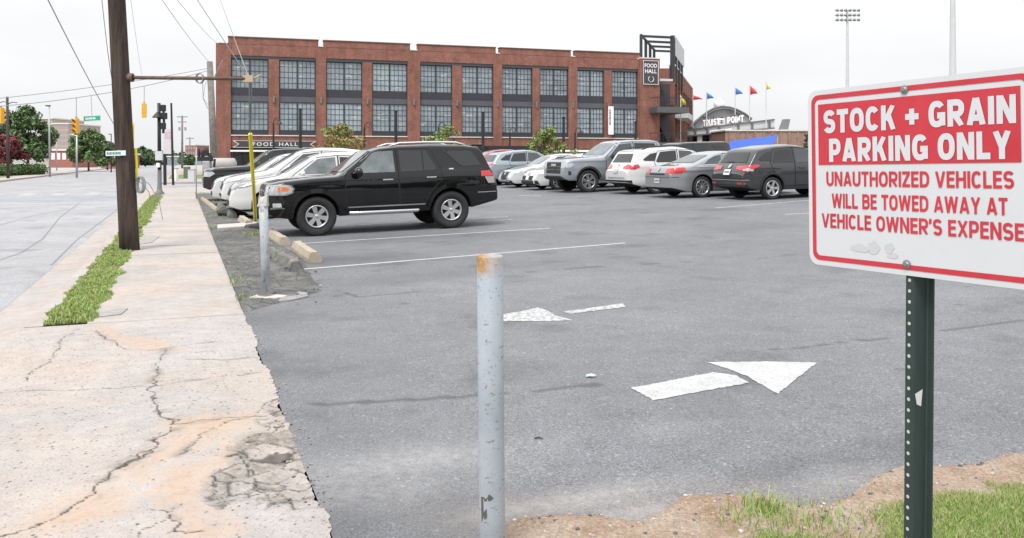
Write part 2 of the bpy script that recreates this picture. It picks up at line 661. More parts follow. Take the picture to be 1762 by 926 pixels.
ss = spaced((-4, 2, 0.5), (2, 10, 0.05), (10, 26, 0.12), (26, 50, 0.6))
ts = spaced((0.577, 7, 0.05), (7, 20, 0.2), (20, 75, 1.5))
A, B = np.meshgrid(ss, ts, indexing='ij')
def ell(cx, cy, rx, ry, rot=0.0):
    """soft patch on the lot: centre and half sizes in metres along s, t"""
    c, s_ = math.cos(rot), math.sin(rot)
    u = ((A - cx) * c + (B - cy) * s_) / rx
    v = (-(A - cx) * s_ + (B - cy) * c) / ry
    return np.exp(-(u * u + v * v))
m_light = np.zeros_like(A)
for (x, y, rs_, rt_, k) in ((470, 438, 0.25, 0.55, 0.75), (430, 462, 0.22, 0.4, 0.6), (520, 430, 0.2, 0.5, 0.45), (655, 474, 0.10, 0.45, 0.8),
                            (745, 484, 0.07, 0.25, 0.6), (795, 404, 0.12, 0.25, 0.35), (985, 452, 0.10, 0.28, 0.5),
                            (620, 268, 1.0, 3.2, 0.16), (420, 300, 0.6, 1.5, 0.12), (860, 300, 1.2, 3.0, 0.10)):
    s0, t0 = ST(x, y)
    m_light = np.maximum(m_light, k * ell(s0, t0, rs_, rt_))
m_light *= 0.35 + 0.9 * vnoise(A, B, 2.2, 3)
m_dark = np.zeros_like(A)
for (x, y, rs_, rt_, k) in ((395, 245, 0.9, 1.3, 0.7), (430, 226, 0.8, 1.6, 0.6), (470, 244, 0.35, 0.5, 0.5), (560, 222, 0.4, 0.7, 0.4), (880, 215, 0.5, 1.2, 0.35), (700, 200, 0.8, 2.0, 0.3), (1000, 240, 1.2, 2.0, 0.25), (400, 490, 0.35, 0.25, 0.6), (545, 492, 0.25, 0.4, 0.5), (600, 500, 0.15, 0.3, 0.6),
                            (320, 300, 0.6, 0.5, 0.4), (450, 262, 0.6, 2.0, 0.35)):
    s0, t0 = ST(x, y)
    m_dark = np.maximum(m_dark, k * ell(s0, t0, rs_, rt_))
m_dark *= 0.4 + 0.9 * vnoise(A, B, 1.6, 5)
# paving seams across the lot
for pts in (((310, 384), (470, 377), (640, 368), (700, 362)), ((905, 330), (1010, 321), (1200, 302)), ((600, 258), (720, 250), (900, 243), (945, 238)),
            ((350, 262), (420, 280), (560, 270))):
    m_dark = np.maximum(m_dark, 0.8 * (pl_dist(A, B, [ST(*p) for p in pts]) < 0.03) * (vnoise(A, B, 3, 8) > 0.42))
m_dirt = np.zeros_like(A)
s0, t0 = ST(800, 480)
m_dirt = np.clip(1.0 - (A - (s0 - 0.5 * (B - t0) * 0.55)) / 0.45, 0, 1) * 0.5
lot = grid_obj('parking_lot', ss, ts, lambda A, B: garr(B), m_asphalt('lot_asphalt', (0.155, 0.158, 0.168)),
               (m_light, m_dark, m_dirt * np.clip((B - 0.8) / 0.7, 0, 1) * vnoise(A, B, 2.5, 9)))
struct(lot)
del A, B

# ---- painted lines and arrows on the lot (sheets 4 mm above)
m_paint = NT('road_paint')
_w = m_paint.ramp(m_paint.noise(45, 6, 0.8), [(0.36, 0.0), (0.50, 1.0)])
_t = m_paint.noise(6, 4, 0.6)
m_paint = m_paint.done(m_paint.mix(_w, (0.25, 0.25, 0.25), m_paint.ramp(_t, [(0.3, (0.38, 0.38, 0.385)), (0.7, (0.50, 0.50, 0.505))])), 0.75, 0.3)
m_faded = NT('faded_paint')
_w = m_faded.ramp(m_faded.noise(22, 6, 0.75), [(0.40, 0.0), (0.56, 1.0)])
m_faded = m_faded.done(m_faded.mix(_w, (0.20, 0.20, 0.205), (0.48, 0.48, 0.48)), 0.8, 0.3)

def mark(name, polys, m, lift=0.004):
    b = MB()
    for poly in polys:
        if name == 'lane_arrow':                 # worn, slightly ragged edges
            fine = []
            for i in range(len(poly)):
                a_, c_ = poly[i], poly[(i + 1) % len(poly)]
                nn = max(1, int(math.hypot(c_[0] - a_[0], c_[1] - a_[1]) / 0.03))
                for k in range(nn):
                    u_ = k / nn
                    fine.append((a_[0] + (c_[0] - a_[0]) * u_ + random.uniform(-.007, .007), a_[1] + (c_[1] - a_[1]) * u_ + random.uniform(-.007, .007)))
            poly = fine
        vv = []
        for p in poly:
            s_, t_ = p
            v = P(s_, t_, g(t_) + lift)
            vv.append(v)
        area = sum(vv[i].x * vv[(i + 1) % len(vv)].y - vv[(i + 1) % len(vv)].x * vv[i].y for i in range(len(vv)))
        if area < 0:
            vv.reverse()
        b.add(vv, [tuple(range(len(vv)))])
    return struct(b.build(name, m))

def pxpoly(*pts):
    return [ST(*p) for p in pts]

mark('lane_arrow', [pxpoly((739, 366), (766, 377.5), (878, 361), (862, 354), (836, 351)),
                    pxpoly((826, 341.5), (895, 341), (957, 342), (932, 358), (912, 371.5), (893, 363), (876, 355), (850, 347))], m_paint)
mark('lane_arrow', [pxpoly((560, 300), (592, 296), (612, 293.5), (630, 290), (640, 292.5), (650, 297), (672, 302), (640, 303), (592, 303)),
                    pxpoly((660, 294), (668, 296), (733, 289.5), (730, 286))], m_faded)
def stall_line(name, a, b, w, m):
    (s0, t0), (s1, t1) = ST(*a), ST(*b)
    n = 6
    polys = []
    for i in range(n):
        u0, u1 = i / n, (i + 1) / n
        sa, ta, sb, tb = s0 + (s1 - s0) * u0, t0 + (t1 - t0) * u0, s0 + (s1 - s0) * u1, t0 + (t1 - t0) * u1
        polys.append([(sa - w / 2, ta), (sb - w / 2, tb), (sb + w / 2, tb), (sa + w / 2, ta)])
    return mark(name, polys, m)
stall_line('stall_line', (352, 254), (733, 229), 0.10, m_paint)
stall_line('stall_line', (352, 229.5), (645, 215), 0.10, m_paint)
stall_line('stall_line', (560, 209), (600, 207), 0.10, m_faded)
stall_line('stall_line', (838, 196), (960, 188), 0.12, m_faded)
stall_line('stall_line', (920, 202), (1010, 198.5), 0.12, m_faded)
stall_line('stall_line', (607, 184.5), (634, 184.5), 0.30, m_faded)
for s_ in (19.4, 22.7, 26.0):
    mark('stall_line', [[(s_ - 0.05, 2.2), (s_ - 0.05, 7.4), (s_ + 0.05, 7.4), (s_ + 0.05, 2.2)]], m_faded)
for s_ in (24.0, 27.0, 30.0, 33.2, 36.5):
    mark('stall_line', [[(s_ - 0.05, 15.2), (s_ - 0.05, 20.2), (s_ + 0.05, 20.2), (s_ + 0.05, 15.2)]], m_faded)

# ---- concrete apron (the driveway mouth, cracked) and footway
def m_concrete(name, cracked):
    q = NT(name)
    big = q.ramp(q.noise(0.9, 6, 0.65), [(0.3, (0.33, 0.30, 0.283)), (0.7, (0.43, 0.40, 0.386))])
    warm = q.ramp(q.noise(0.6, 5, 0.7, q.mapping((1, 1, 1), (0, 0, 0), (5, 3, 0))), [(0.45, 0.0), (0.72, 0.75)])
    c = q.mix(warm, big, (0.47, 0.38, 0.31))
    c = q.mix(1.0, c, q.ramp(q.noise(7, 6, 0.75), [(0.3, 0.86), (0.7, 1.08)]), 'MULTIPLY')
    c = q.mix(0.8, c, q.ramp(q.noise(110, 3, 0.6), [(0.3, 0.75), (0.6, 1.06)]), 'MULTIPLY')
    pits = q.ramp(q.voro(26, 'F1', q.mapping((1, 0.7, 1), (0, 0, 0.5))), [(0.13, 0.22), (0.26, 1.0)])
    pm = q.ramp(q.noise(9.0, 3, 0.6), [(0.40, 0.0), (0.60, 0.9 if cracked else 0.3)])
    c = q.mix(pm, c, q.mix(1.0, c, pits, 'MULTIPLY'))
    sp2 = q.ramp(q.voro(48, 'F1', q.mapping((1, 0.75, 1), (0, 0, 0.9))), [(0.10, 0.42), (0.22, 1.0)])
    c = q.mix(0.85 if cracked else 0.4, c, sp2, 'MULTIPLY')
    if cracked:
        a, o, r_ = q.attr('mask')
        on = q.ramp(q.math('ADD', o, q.math('MULTIPLY', q.math('SUBTRACT', q.noise(7, 8, 0.8), 0.5), 1.5)), [(0.22, 0.0), (0.50, 0.5), (0.95, 1.0)])
        c = q.mix(on, c, q.ramp(q.noise(10, 5, 0.7), [(0.3, (0.37, 0.25, 0.175)), (0.55, (0.43, 0.325, 0.25)), (0.75, (0.37, 0.31, 0.27))]))
        rub = q.ramp(q.noise(22, 6, 0.75), [(0.3, (0.07, 0.066, 0.062)), (0.48, (0.18, 0.16, 0.14)), (0.62, (0.30, 0.26, 0.22)), (0.75, (0.46, 0.40, 0.34))])
        c = q.mix(q.math('MULTIPLY', r_, q.ramp(q.noise(9, 5, 0.7), [(0.3, 0.45), (0.55, 1.0)])), c, rub)
        c = q.mix(a, c, (0.055, 0.05, 0.045))
    q.bump(q.noise(70, 5, 0.7), 0.35, 0.008)
    return q.done(c, 0.9, 0.25)

def c4(x, y):                                   # readings off two enlargements of the photograph
    return ST0(x / 2.833, 180 + y / 2.833)
def c5(x, y):
    return ST0(150 + x / 4.41, 300 + y / 4.41)
CR = [  # crack polylines with half widths in metres
    ([c4(*p) for p in ((555, 425), (535, 445), (515, 470), (525, 492), (518, 512), (500, 528), (512, 550), (522, 575), (535, 600))], 0.016),
    ([c4(*p) for p in ((535, 600), (560, 606), (580, 612), (572, 640), (530, 662), (500, 690), (470, 705), (430, 730), (400, 745), (330, 780))], 0.020),
    ([c4(*p) for p in ((330, 780), (310, 822), (250, 845), (200, 868), (120, 895), (40, 915), (-60, 930))], 0.011),
    ([c4(*p) for p in ((318, 372), (345, 392), (385, 410), (430, 424), (500, 426), (560, 420), (640, 411), (720, 403))], 0.010),
    ([c4(*p) for p in ((512, 522), (560, 515), (600, 509), (680, 503), (720, 496), (790, 493), (850, 485))], 0.010),
    ([c4(*p) for p in ((250, 372), (228, 385), (205, 405), (170, 450), (135, 470), (90, 505))], 0.008),
    ([c4(*p) for p in ((-40, 543), (100, 536), (250, 531), (380, 528), (500, 522))], 0.005),
    ([c4(*p) for p in ((620, 452), (700, 452), (780, 450), (860, 444))], 0.006),
    ([c4(*p) for p in ((640, 432), (700, 430), (790, 427))], 0.005),
    ([c5(*p) for p in ((180, 405), (245, 440), (330, 436), (400, 430), (480, 420), (550, 415), (655, 402), (700, 370), (740, 345), (775, 320))], 0.015),
    ([c5(*p) for p in ((400, 475), (470, 445), (550, 425), (640, 408), (740, 395), (810, 385))], 0.012),
    ([c5(*p) for p in ((250, 575), (300, 555), (330, 535), (360, 500), (400, 470))], 0.016),
    ([c5(*p) for p in ((640, 490), (720, 470), (760, 455), (800, 430), (830, 425))], 0.014),
    ([c5(*p) for p in ((520, 570), (570, 560), (620, 610), (650, 680), (700, 745), (760, 780))], 0.014),
    ([c5(*p) for p in ((405, 745), (450, 735), (470, 690), (450, 655), (490, 635), (560, 600))], 0.012),
    ([c5(*p) for p in ((40, 910), (110, 870), (215, 832), (190, 800), (120, 790))], 0.012),
    ([c5(*p) for p in ((215, 832), (225, 860), (260, 885), (330, 890), (420, 880))], 0.010),
    ([c5(*p) for p in ((-20, 625), (60, 590), (130, 545), (165, 505))], 0.012),
    ([c5(*p) for p in ((470, 760), (560, 745), (640, 740), (700, 735))], 0.012),
    ([c5(*p) for p in ((500, 690), (580, 680), (660, 690), (760, 720), (880, 715), (950, 690))], 0.010),
    ([c5(*p) for p in ((560, 620), (640, 600), (760, 590), (860, 560), (900, 545))], 0.010),
]
RUB = [c5(*p) for p in ((525, 545), (590, 500), (660, 470), (690, 420), (770, 335), (850, 430), (905, 540), (960, 650), (1000, 780), (900, 800), (780, 800), (690, 792), (640, 742), (560, 765),
                        (480, 790), (405, 750), (450, 655), (540, 610))]
ORG = [[c5(*p) for p in ((100, 740), (180, 650), (300, 610), (430, 600), (520, 530), (640, 480), (700, 495), (570, 590), (450, 650), (445, 735), (400, 760), (480, 800),
                         (440, 850), (600, 905), (280, 910), (215, 830))],
       [c5(*p) for p in ((0, 640), (150, 540), (250, 460), (520, 425), (640, 420), (500, 480), (380, 520), (200, 600), (60, 680))],
       [c4(*p) for p in ((10, 905), (200, 850), (320, 790), (420, 800), (420, 860), (200, 915))],
       [c4(*p) for p in ((300, 365), (380, 400), (450, 425), (600, 425), (560, 400), (400, 385), (340, 360))],
       [c4(*p) for p in ((560, 610), (850, 590), (850, 615), (700, 640), (580, 650))]]
ss = spaced((-3, 3.0, 0.3), (3.0, 8.9, 0.0105))
ts = spaced((-1.35, 0.577, 0.0105))
A, B = np.meshgrid(ss, ts, indexing='ij')
wob = (vnoise(A, B, 9, 21, 5) - 0.5) * 0.11
wob2 = (vnoise(A, B, 9, 22, 5) - 0.5) * 0.11
Aw, Bw = A + wob, B + wob2
crack = np.zeros_like(A)
halo = np.zeros_like(A)
thin = 0.15 + 1.5 * vnoise(A, B, 7, 23) ** 1.5
for pts, hw in CR:
    d = pl_dist(Aw, Bw, pts)
    crack = np.maximum(crack, np.clip(1.5 - d / (hw * 0.24 * thin + 0.002), 0, 1))
    halo = np.maximum(halo, np.clip(1 - d / (hw * 7), 0, 1))
org = np.zeros_like(A)
for pts in ORG:
    org = np.maximum(org, soft_poly(Aw, Bw, pts, 0.16))
org = np.maximum(org * (0.55 + 0.6 * vnoise(A, B, 3.0, 31)), halo * 0.55 * vnoise(A, B, 2.0, 32))
rub = soft_poly(Aw, Bw, RUB, 0.10)
rub = np.maximum(rub, np.clip(halo * 1.5 - 0.55, 0, 0.8) * np.clip((vnoise(A, B, 9, 33) - 0.5) * 8, 0, 1))
rel = vnoise(A, B, 16, 41, 5)
# the broken corner: separate flat fragments with open gaps between them
zone = soft_poly(A + wob * 0.8, B + wob2 * 0.8, RUB, 0.035)
rs_ = np.random.default_rng(77)
pa = np.array([p[0] for p in RUB])
pb_ = np.array([p[1] for p in RUB])
NP = 60
cx_ = rs_.uniform(pa.min() - .05, pa.max() + .05, NP)
cy_ = rs_.uniform(pb_.min() - .05, pb_.max() + .05, NP)
d1 = np.full(A.shape, 9.0)
d2 = np.full(A.shape, 9.0)
cid = np.zeros(A.shape, int)
near = (A < pa.max() + .3) & (A > pa.min() - .3)
for k in range(NP):
    dd = np.hypot((A + wob * .5 - cx_[k]) * 1.25, B + wob2 * .5 - cy_[k])
    m1 = dd < d1
    d2 = np.where(m1, d1, np.minimum(d2, dd))
    cid = np.where(m1, k, cid)
    d1 = np.minimum(d1, dd)
gap = np.clip(1.4 - (d2 - d1) / (0.002 + 0.022 * vnoise(A, B, 10, 44) ** 2), 0, 1)
cell_h = rs_.uniform(-0.006, 0.006, NP)[cid] + (A - cx_[cid]) * rs_.uniform(-.04, .04, NP)[cid] + (B - cy_[cid]) * rs_.uniform(-.04, .04, NP)[cid]
shade = rs_.choice([0.05, 0.3, 0.6, 0.85, 1.0], NP)[cid]
shade = np.clip(shade + 1.3 * (vnoise(A, B, 7, 46, 4) - 0.45), 0, 1)
cell = vnoise(A, B, 5, 42, 3)
hgt = -0.003 * crack + zone * (-0.010 + cell_h - 0.005 * gap + (rel - 0.5) * 0.030) + 0.010 * (vnoise(A, B, 0.9, 43) - 0.5)
hgt = hgt + 0.02 * np.clip((8.2 - A) / 8, 0, 1) * 0
apron = grid_obj('driveway_apron', ss, ts, lambda A, B: hgt + 0.006, m_concrete('cracked_concrete', True),
                 (np.maximum(crack, 0.8 * gap * zone), org * (1 - 0.6 * zone), np.maximum(zone * shade * (0.6 + 0.6 * vnoise(A, B, 6, 45)), 0.9 * (rub - soft_poly(Aw, Bw, RUB, 0.10)))),
                 warp=lambda A, B: B + np.clip((B - 0.50) / 0.077, 0, 1) * (0.075 * (vnoise(A, B * 0, 4, 71, 5) - 0.42) + 0.025 * (vnoise(A, B * 0, 30, 72, 2) - 0.5)) * np.clip((8.9 - A) / 0.5, 0, 1))
struct(apron)

# footway slabs with tooled joints
m_walk = m_concrete('footway_concrete', False)
ss = []
for k in range(0, 21):
    s0 = 8.9 + 1.52 * k
    ss += [s0 + 0.004, s0 + 0.012, s0 + 0.05, s0 + 0.4, s0 + 0.8, s0 + 1.2, s0 + 1.47, s0 + 1.508, s0 + 1.516]
ts = [-0.83, -0.80, -0.4, 0.0, 0.4, 0.547, 0.577]
tilt = np.random.default_rng(5).uniform(-0.008, 0.010, 60)
def walk_z(A, B):
    k = np.floor((A - 8.9) / 1.52).astype(int)
    e = np.minimum((A - 8.9) % 1.52, 1.52 - (A - 8.9) % 1.52)
    return 0.012 + tilt[k % 60] * (((A - 8.9) % 1.52) / 1.52 - 0.3) - 0.03 * (e < 0.009)
struct(grid_obj('sidewalk', ss, ts, walk_z, m_walk, smooth=False))

b = MB()
for poly in (((112, 296), (128, 291), (150, 290.5), (141, 296), (118, 298)), ((162, 226), (170, 222), (187, 222.5), (178, 228), (164, 230))):
    vv = [gp(x, y, 0.02) for x, y in poly]
    b.prism([(p.x, p.y) for p in vv], -0.01, 0.0215)
struct(b.build('sidewalk_patch', mat('patch_dark', (0.30, 0.285, 0.27), 0.9, var=.25, scale=9)))
# corner plaza past the lot, kerbs, gutter, road
b = MB()
def slab(b, s0, s1, t0, t1, z0, z1):
    pts = [P(s0, t0), P(s0, t1), P(s1, t1), P(s1, t0)]
    b.add([(p.x, p.y, z) for z in (z0, z1) for p in pts],
          [(4, 5, 6, 7), (0, 1, 5, 4), (1, 2, 6, 5), (2, 3, 7, 6), (3, 0, 4, 7)])
slab(b, 40.9, 50.5, -1.2, 3.0, -0.4, 0.012)
slab(b, 62.5, 300, -1.2, 6.0, -0.4, 0.012)
slab(b, 62.5, 80, 6.0, 80, -0.4, 0.06)
struct(b.build('sidewalk', m_walk))
b = MB()
for k in range(12):
    s0 = 8.9 + 3.4 * k
    slab(b, s0 + 0.005, min(s0 + 3.395, 50.5), -1.35, -1.2, -0.3, 0.014)
for k in range(60):
    slab(b, 62.5 + 4 * k, 62.5 + 4 * k + 3.99, -1.35, -1.2, -0.3, 0.014)
struct(b.build('kerb', m_concrete('kerb_concrete', False)))
m_gut = m_concrete('gutter_concrete', False)
b = MB()
for k in range(-4, 22):
    s0 = 2.5 * k
    for (t0, t1, za, zb) in ((-1.83, -1.352, -0.098, -0.080),):
        if s0 < 8.9:
            za, zb = -0.075, 0.0
        pts = [P(s0 + 0.006, t0), P(s0 + 0.006, t1), P(s0 + 2.494, t1), P(s0 + 2.494, t0)]
        zz = [za, zb, zb, za]
        b.add([(p.x, p.y, z) for p, z in zip(pts, zz)], [(0, 1, 2, 3)])
struct(b.build('gutter', m_gut))
m_road = m_asphalt('road_asphalt', (0.31, 0.31, 0.322), False, 0.25)
b = MB()
for (s0, s1, t0, t1) in ((-20, 50.5, -12.4, -1.84), (50.5, 62.5, -160, 90), (62.5, 420, -12.4, -1.36)):
    pts = [P(s0, t0), P(s0, t1), P(s1, t1), P(s1, t0)]
    b.add([(p.x, p.y, -0.105) for p in pts], [(0, 1, 2, 3)])
struct(b.build('road', m_road))
b = MB()                                        # worn paint, patches and crossing on the road
def rmark(b, s0, s1, t0, t1, lift=0.004):
    pts = [P(s0, t0), P(s0, t1), P(s1, t1), P(s1, t0)]
    b.add([(p.x, p.y, -0.105 + lift) for p in pts], [(0, 1, 2, 3)])
rmark(b, 36.0, 36.6, -7.0, -2.2)
rmark(b, 36.0, 36.6, -12.0, -9.6)
for k in range(7):
    rmark(b, 44.5, 47.5, -2.9 - 1.4 * k, -2.35 - 1.4 * k)
for k in range(6):
    rmark(b, 27 + 9 * k if k < 2 else 70 + 9 * k, (27 + 9 * k if k < 2 else 70 + 9 * k) + 3, -7.25, -7.1)
struct(b.build('road_markings', m_faded))
b = MB()
rmark(b, 38.5, 42.0, -12.3, -1.9, 0.003)
struct(b.build('road_patch', m_asphalt('road_patch', (0.27, 0.285, 0.315), False, 0.2)))
b = MB()                                        # tar-filled cracks of the road
for pts in (((0, 245), (25, 238), (50, 225), (70, 205), (95, 190)), ((0, 212), (40, 203), (95, 195)), ((60, 250), (90, 226), (140, 196))):
    q = [gp(x, y, -0.105) for x, y in pts]
    for a_, b_ in zip(q[:-1], q[1:]):
        d = (b_ - a_).normalized()
        nrm = Vector((-d.y, d.x, 0)) * 0.016
        b.add([a_ - nrm + Vector((0, 0, .003)), a_ + nrm + Vector((0, 0, .003)), b_ + nrm + Vector((0, 0, .003)), b_ - nrm + Vector((0, 0, .003))], [(0, 1, 2, 3)])
struct(b.build('road_seams', mat('tar', (0.19, 0.19, 0.195), 0.85, var=.2, scale=6)))
# far side of the street
b = MB()
slab(b, -20, 50.5, -16, -12.4, -0.4, 0.02)
slab(b, 62.5, 420, -14.5, -12.4, -0.4, 0.02)
struct(b.build('sidewalk', m_walk))
m_lawn = mat('lawn', (0.13, 0.20, 0.06), 0.95, var=0.35, scale=1.5, bump=0.6, bscale=30)
b = MB()
slab(b, -20, 50.5, -60, -16, -0.4, 0.03)
slab(b, 62.5, 90, -40, -14.5, -0.4, 0.05)
struct(b.build('lawn', m_lawn))
b = MB()
slab(b, 74, 92, -1.0, 2.2, -0.2, 0.03)
struct(b.build('lawn', m_lawn))
b = MB()
slab(b, 90, 420, -120, -14.5, -0.4, 0.0)
struct(b.build('car_park', mat('far_paving', (0.35, 0.34, 0.33), 0.9, var=0.1, scale=0.2)))

# ---- broken strip between footway and lot
ss = spaced((9.0, 22, 0.04), (22, 40.9, 0.10))
ts = spaced((0.577, 2.15, 0.035))
A, B = np.meshgrid(ss, ts, indexing='ij')
edge = 1.75 - 0.35 * np.clip((13 - A) / 4, 0, 1) + 0.22 * (vnoise(A, B, 1.3, 51) - 0.5)
edge = edge - 0.75 * np.clip((10.2 - A) / 1.2, 0, 1)
inn = np.clip((edge - B) / 0.12, -1, 1)
rough = vnoise(A, B, 4.5, 52, 5)
vz = np.where(inn > 0, 0.022 * np.clip(inn, 0, 1) + 0.05 * (rough - 0.45) + 0.06 * np.exp(-((A - 20) / 2.5) ** 2 - ((B - 1.3) / 0.35) ** 2), -0.03)
vz = vz * np.clip((A - 8.98) / 0.2, 0, 1) - 0.03 * (1 - np.clip((A - 8.98) / 0.2, 0, 1))
q = NT('broken_asphalt')
c = q.ramp(q.noise(2.2, 6, 0.7), [(0.3, (0.075, 0.075, 0.076)), (0.55, (0.15, 0.148, 0.145)), (0.75, (0.24, 0.225, 0.20))])
c = q.mix(1.0, c, q.ramp(q.noise(60, 4, 0.7), [(0.3, 0.6), (0.7, 1.35)]), 'MULTIPLY')
c = q.mix(0.8, c, q.ramp(q.voro(4.0, 'DISTANCE_TO_EDGE', q.mapping((1, 1, 1))), [(0.0, 0.35), (0.05, 1.0)]), 'MULTIPLY')
c = q.mix(q.ramp(q.noise(1.4, 5, 0.7, q.mapping((1, 1, 1), (0, 0, 0), (9, 2, 0))), [(0.55, 0.0), (0.75, 0.5)]), c, (0.20, 0.19, 0.11))
q.bump(q.noise(45, 5, 0.75), 0.7, 0.02)
struct(grid_obj('broken_verge', ss, ts, lambda A, B: vz + garr(B), q.done(c, 0.93, 0.2), smooth=True))

# ---- dirt edge at the near right
BD = [gp(x, y) for x, y in ((520, 520), (560, 512), (590, 503), (600, 494), (612, 489), (650, 486.5), (700, 486), (745, 490), (760, 487), (775, 480), (800, 468), (850, 463.5), (900, 468), (935, 476),
                           (970, 476), (985, 470), (1000, 462), (1030, 447), (1060, 440), (1110, 440), (1150, 437), (1180, 428), (1200, 427), (1260, 424), (1400, 416))]
bx = np.array([v.x for v in BD])
by = np.array([v.y for v in BD])
xs = np.arange(-0.5, 4.2, 0.014)
ys = np.arange(1.2, 5.4, 0.014)
XX, YY = np.meshgrid(xs, ys, indexing='ij')
yb = np.interp(XX, bx, by) + 0.09 * (vnoise(XX, YY * 0.3, 3.5, 61, 5) - 0.5) + 0.05 * (vnoise(XX, YY, 14, 63, 3) - 0.5)
sd = yb - YY
TT = XX * T.x + YY * T.y
DZ = garr(TT) + np.clip(sd * 0.35, -0.02, 0.03) + np.where(sd > 0, 0.016 * (vnoise(XX, YY, 9, 62, 4) - 0.5) + 0.06 * np.clip((sd - 0.25) / 0.8, 0, 1), 0)
def dirt_z(x, y):
    i = int(np.clip((x + 0.5) / 0.014, 0, len(xs) - 1))
    j = int(np.clip((y - 1.2) / 0.014, 0, len(ys) - 1))
    return DZ[i, j], sd[i, j]
n0, n1 = XX.shape
ii = np.arange(n0 * n1).reshape(n0, n1)
ff = np.stack([ii[:-1, :-1], ii[1:, :-1], ii[1:, 1:], ii[:-1, 1:]], -1).reshape(-1, 4)
keep = (np.maximum(sd[:-1, :-1], sd[1:, 1:]) > -0.12).reshape(-1)
me = bpy.data.meshes.new('dirt_edge')
me.from_pydata(np.stack([XX, YY, DZ], -1).reshape(-1, 3).tolist(), [], ff[keep].tolist())
q = NT('dirt')
c = q.ramp(q.noise(4, 6, 0.7), [(0.3, (0.23, 0.155, 0.105)), (0.5, (0.31, 0.235, 0.18)), (0.75, (0.36, 0.305, 0.255))])
c = q.mix(1.0, c, q.ramp(q.noise(55, 4, 0.7), [(0.3, 0.68), (0.7, 1.22)]), 'MULTIPLY')
c = q.mix(0.55, c, q.ramp(q.voro(120, 'F1', out='Color'), [(0.0, 0.6), (0.5, 1.0), (1.0, 1.4)]), 'MULTIPLY')
q.bump(q.noise(80, 4, 0.7), 0.6, 0.012)
me.materials.append(q.done(c, 0.95, 0.15))
me.polygons.foreach_set('use_smooth', [True] * len(me.polygons))
me.update()
o = bpy.data.objects.new('dirt_edge', me)
COL.objects.link(o)
struct(o)

# gravel: loose stones on the dirt, along the asphalt lip, in the broken slab and on the verge
def stones(name, spots, mats_):
    b = MB()
    for (x, y, z, r) in spots:
        b.slot = random.randrange(len(mats_))
        b.ico((x, y, z + r * 0.2), r, (random.uniform(.8, 1.3), random.uniform(.8, 1.3), random.uniform(.45, .8)), 0.22)
    return struct(b.build(name, mats_), 'stuff')
M_ST = [mat('stone_pale', (0.46, 0.42, 0.37), 0.9, var=0.2, scale=30), mat('stone_tan', (0.38, 0.27, 0.19), 0.9, var=0.2, scale=30),
        mat('stone_dark', (0.10, 0.10, 0.10), 0.9, var=0.3, scale=30), mat('stone_grey', (0.25, 0.245, 0.24), 0.9, var=0.2, scale=30)]
sp = []
while len(sp) < 1300:
    x = random.uniform(-0.1, 3.4)
    y = random.uniform(2.4, 5.2)
    z, d = dirt_z(x, y)
    if d < -0.03 or d > 1.3:
        continue
    if random.random() > (1.0 if d < 0.35 else 0.35):
        continue
    sp.append((x, y, z, 0.002 + 0.009 * random.random() ** 4))
stones('gravel', sp, M_ST)
sp = []
for _ in range(900):
    s_, t_ = random.uniform(9.2, 30), random.uniform(0.6, 1.7)
    v = P(s_, t_, 0.02 + g(t_))
    sp.append((v.x, v.y, v.z, 0.005 + 0.02 * random.random() ** 6))
for _ in range(300):
    s_ = random.uniform(3.2, 9)
    v = P(s_, 0.577 + abs(random.gauss(0, 0.05)), 0.003)
    sp.append((v.x, v.y, v.z, 0.002 + 0.005 * random.random() ** 3))
for _ in range(260):
    a_, b_ = random.choice(RUB), random.choice(RUB)
    u = random.random()
    v = P(a_[0] * u + b_[0] * (1 - u), a_[1] * u + b_[1] * (1 - u), -0.012)
    if st(v)[1] < 0.56:
        sp.append((v.x, v.y, v.z, 0.004 + 0.010 * random.random() ** 2))
stones('rubble', sp, M_ST[2:] * 2 + [mat('stone_concrete', (0.36, 0.33, 0.29), 0.9, var=0.2, scale=30)])

# grass
def grass(name, spots, mats_):
    v, f, mi = [], [], []
    for (x, y, z, h, w) in spots:
        a = random.uniform(0, 6.283)
        la = random.uniform(0, 6.283)
        ln = h * random.uniform(0.1, 0.8)
        dx, dy = math.cos(a) * w, math.sin(a) * w
        lx, ly = math.cos(la) * ln, math.sin(la) * ln
        n = len(v)
        v += [(x - dx, y - dy, z), (x + dx, y + dy, z), (x + dx * .7 + lx * .4, y + dy * .7 + ly * .4, z + h * .6),
              (x - dx * .7 + lx * .4, y - dy * .7 + ly * .4, z + h * .6), (x + lx, y + ly, z + h)]
        f += [(n, n + 1, n + 2, n + 3), (n + 3, n + 2, n + 4)]
        k = random.randrange(len(mats_))
        mi += [k, k]
    me = bpy.data.meshes.new(name)
    me.from_pydata(v, [], f)
    for m in mats_:
        me.materials.append(m)
    me.polygons.foreach_set('material_index', mi)
    me.update()
    o = bpy.data.objects.new(name, me)
    COL.objects.link(o)
    return struct(o, 'stuff')
M_GR = [mat('grass_green', (0.17, 0.27, 0.05), 0.7), mat('grass_mid', (0.25, 0.36, 0.08), 0.7), mat('grass_pale', (0.34, 0.42, 0.15), 0.75),
        mat('grass_straw', (0.36, 0.31, 0.18), 0.8)]
GR_OK = M_GR[:3] * 2 + M_GR[3:]
b = MB()
soil = mat('verge_soil', (0.15, 0.16, 0.065), 0.95, col2=(0.26, 0.21, 0.13), scale=7, bump=0.5)
for (s0, s1) in ((9.2, 20.2), (21.5, 39)):
    slab(b, s0, s1, -1.2, -0.83, -0.3, 0.012)
struct(b.build('verge', soil))
sp = []
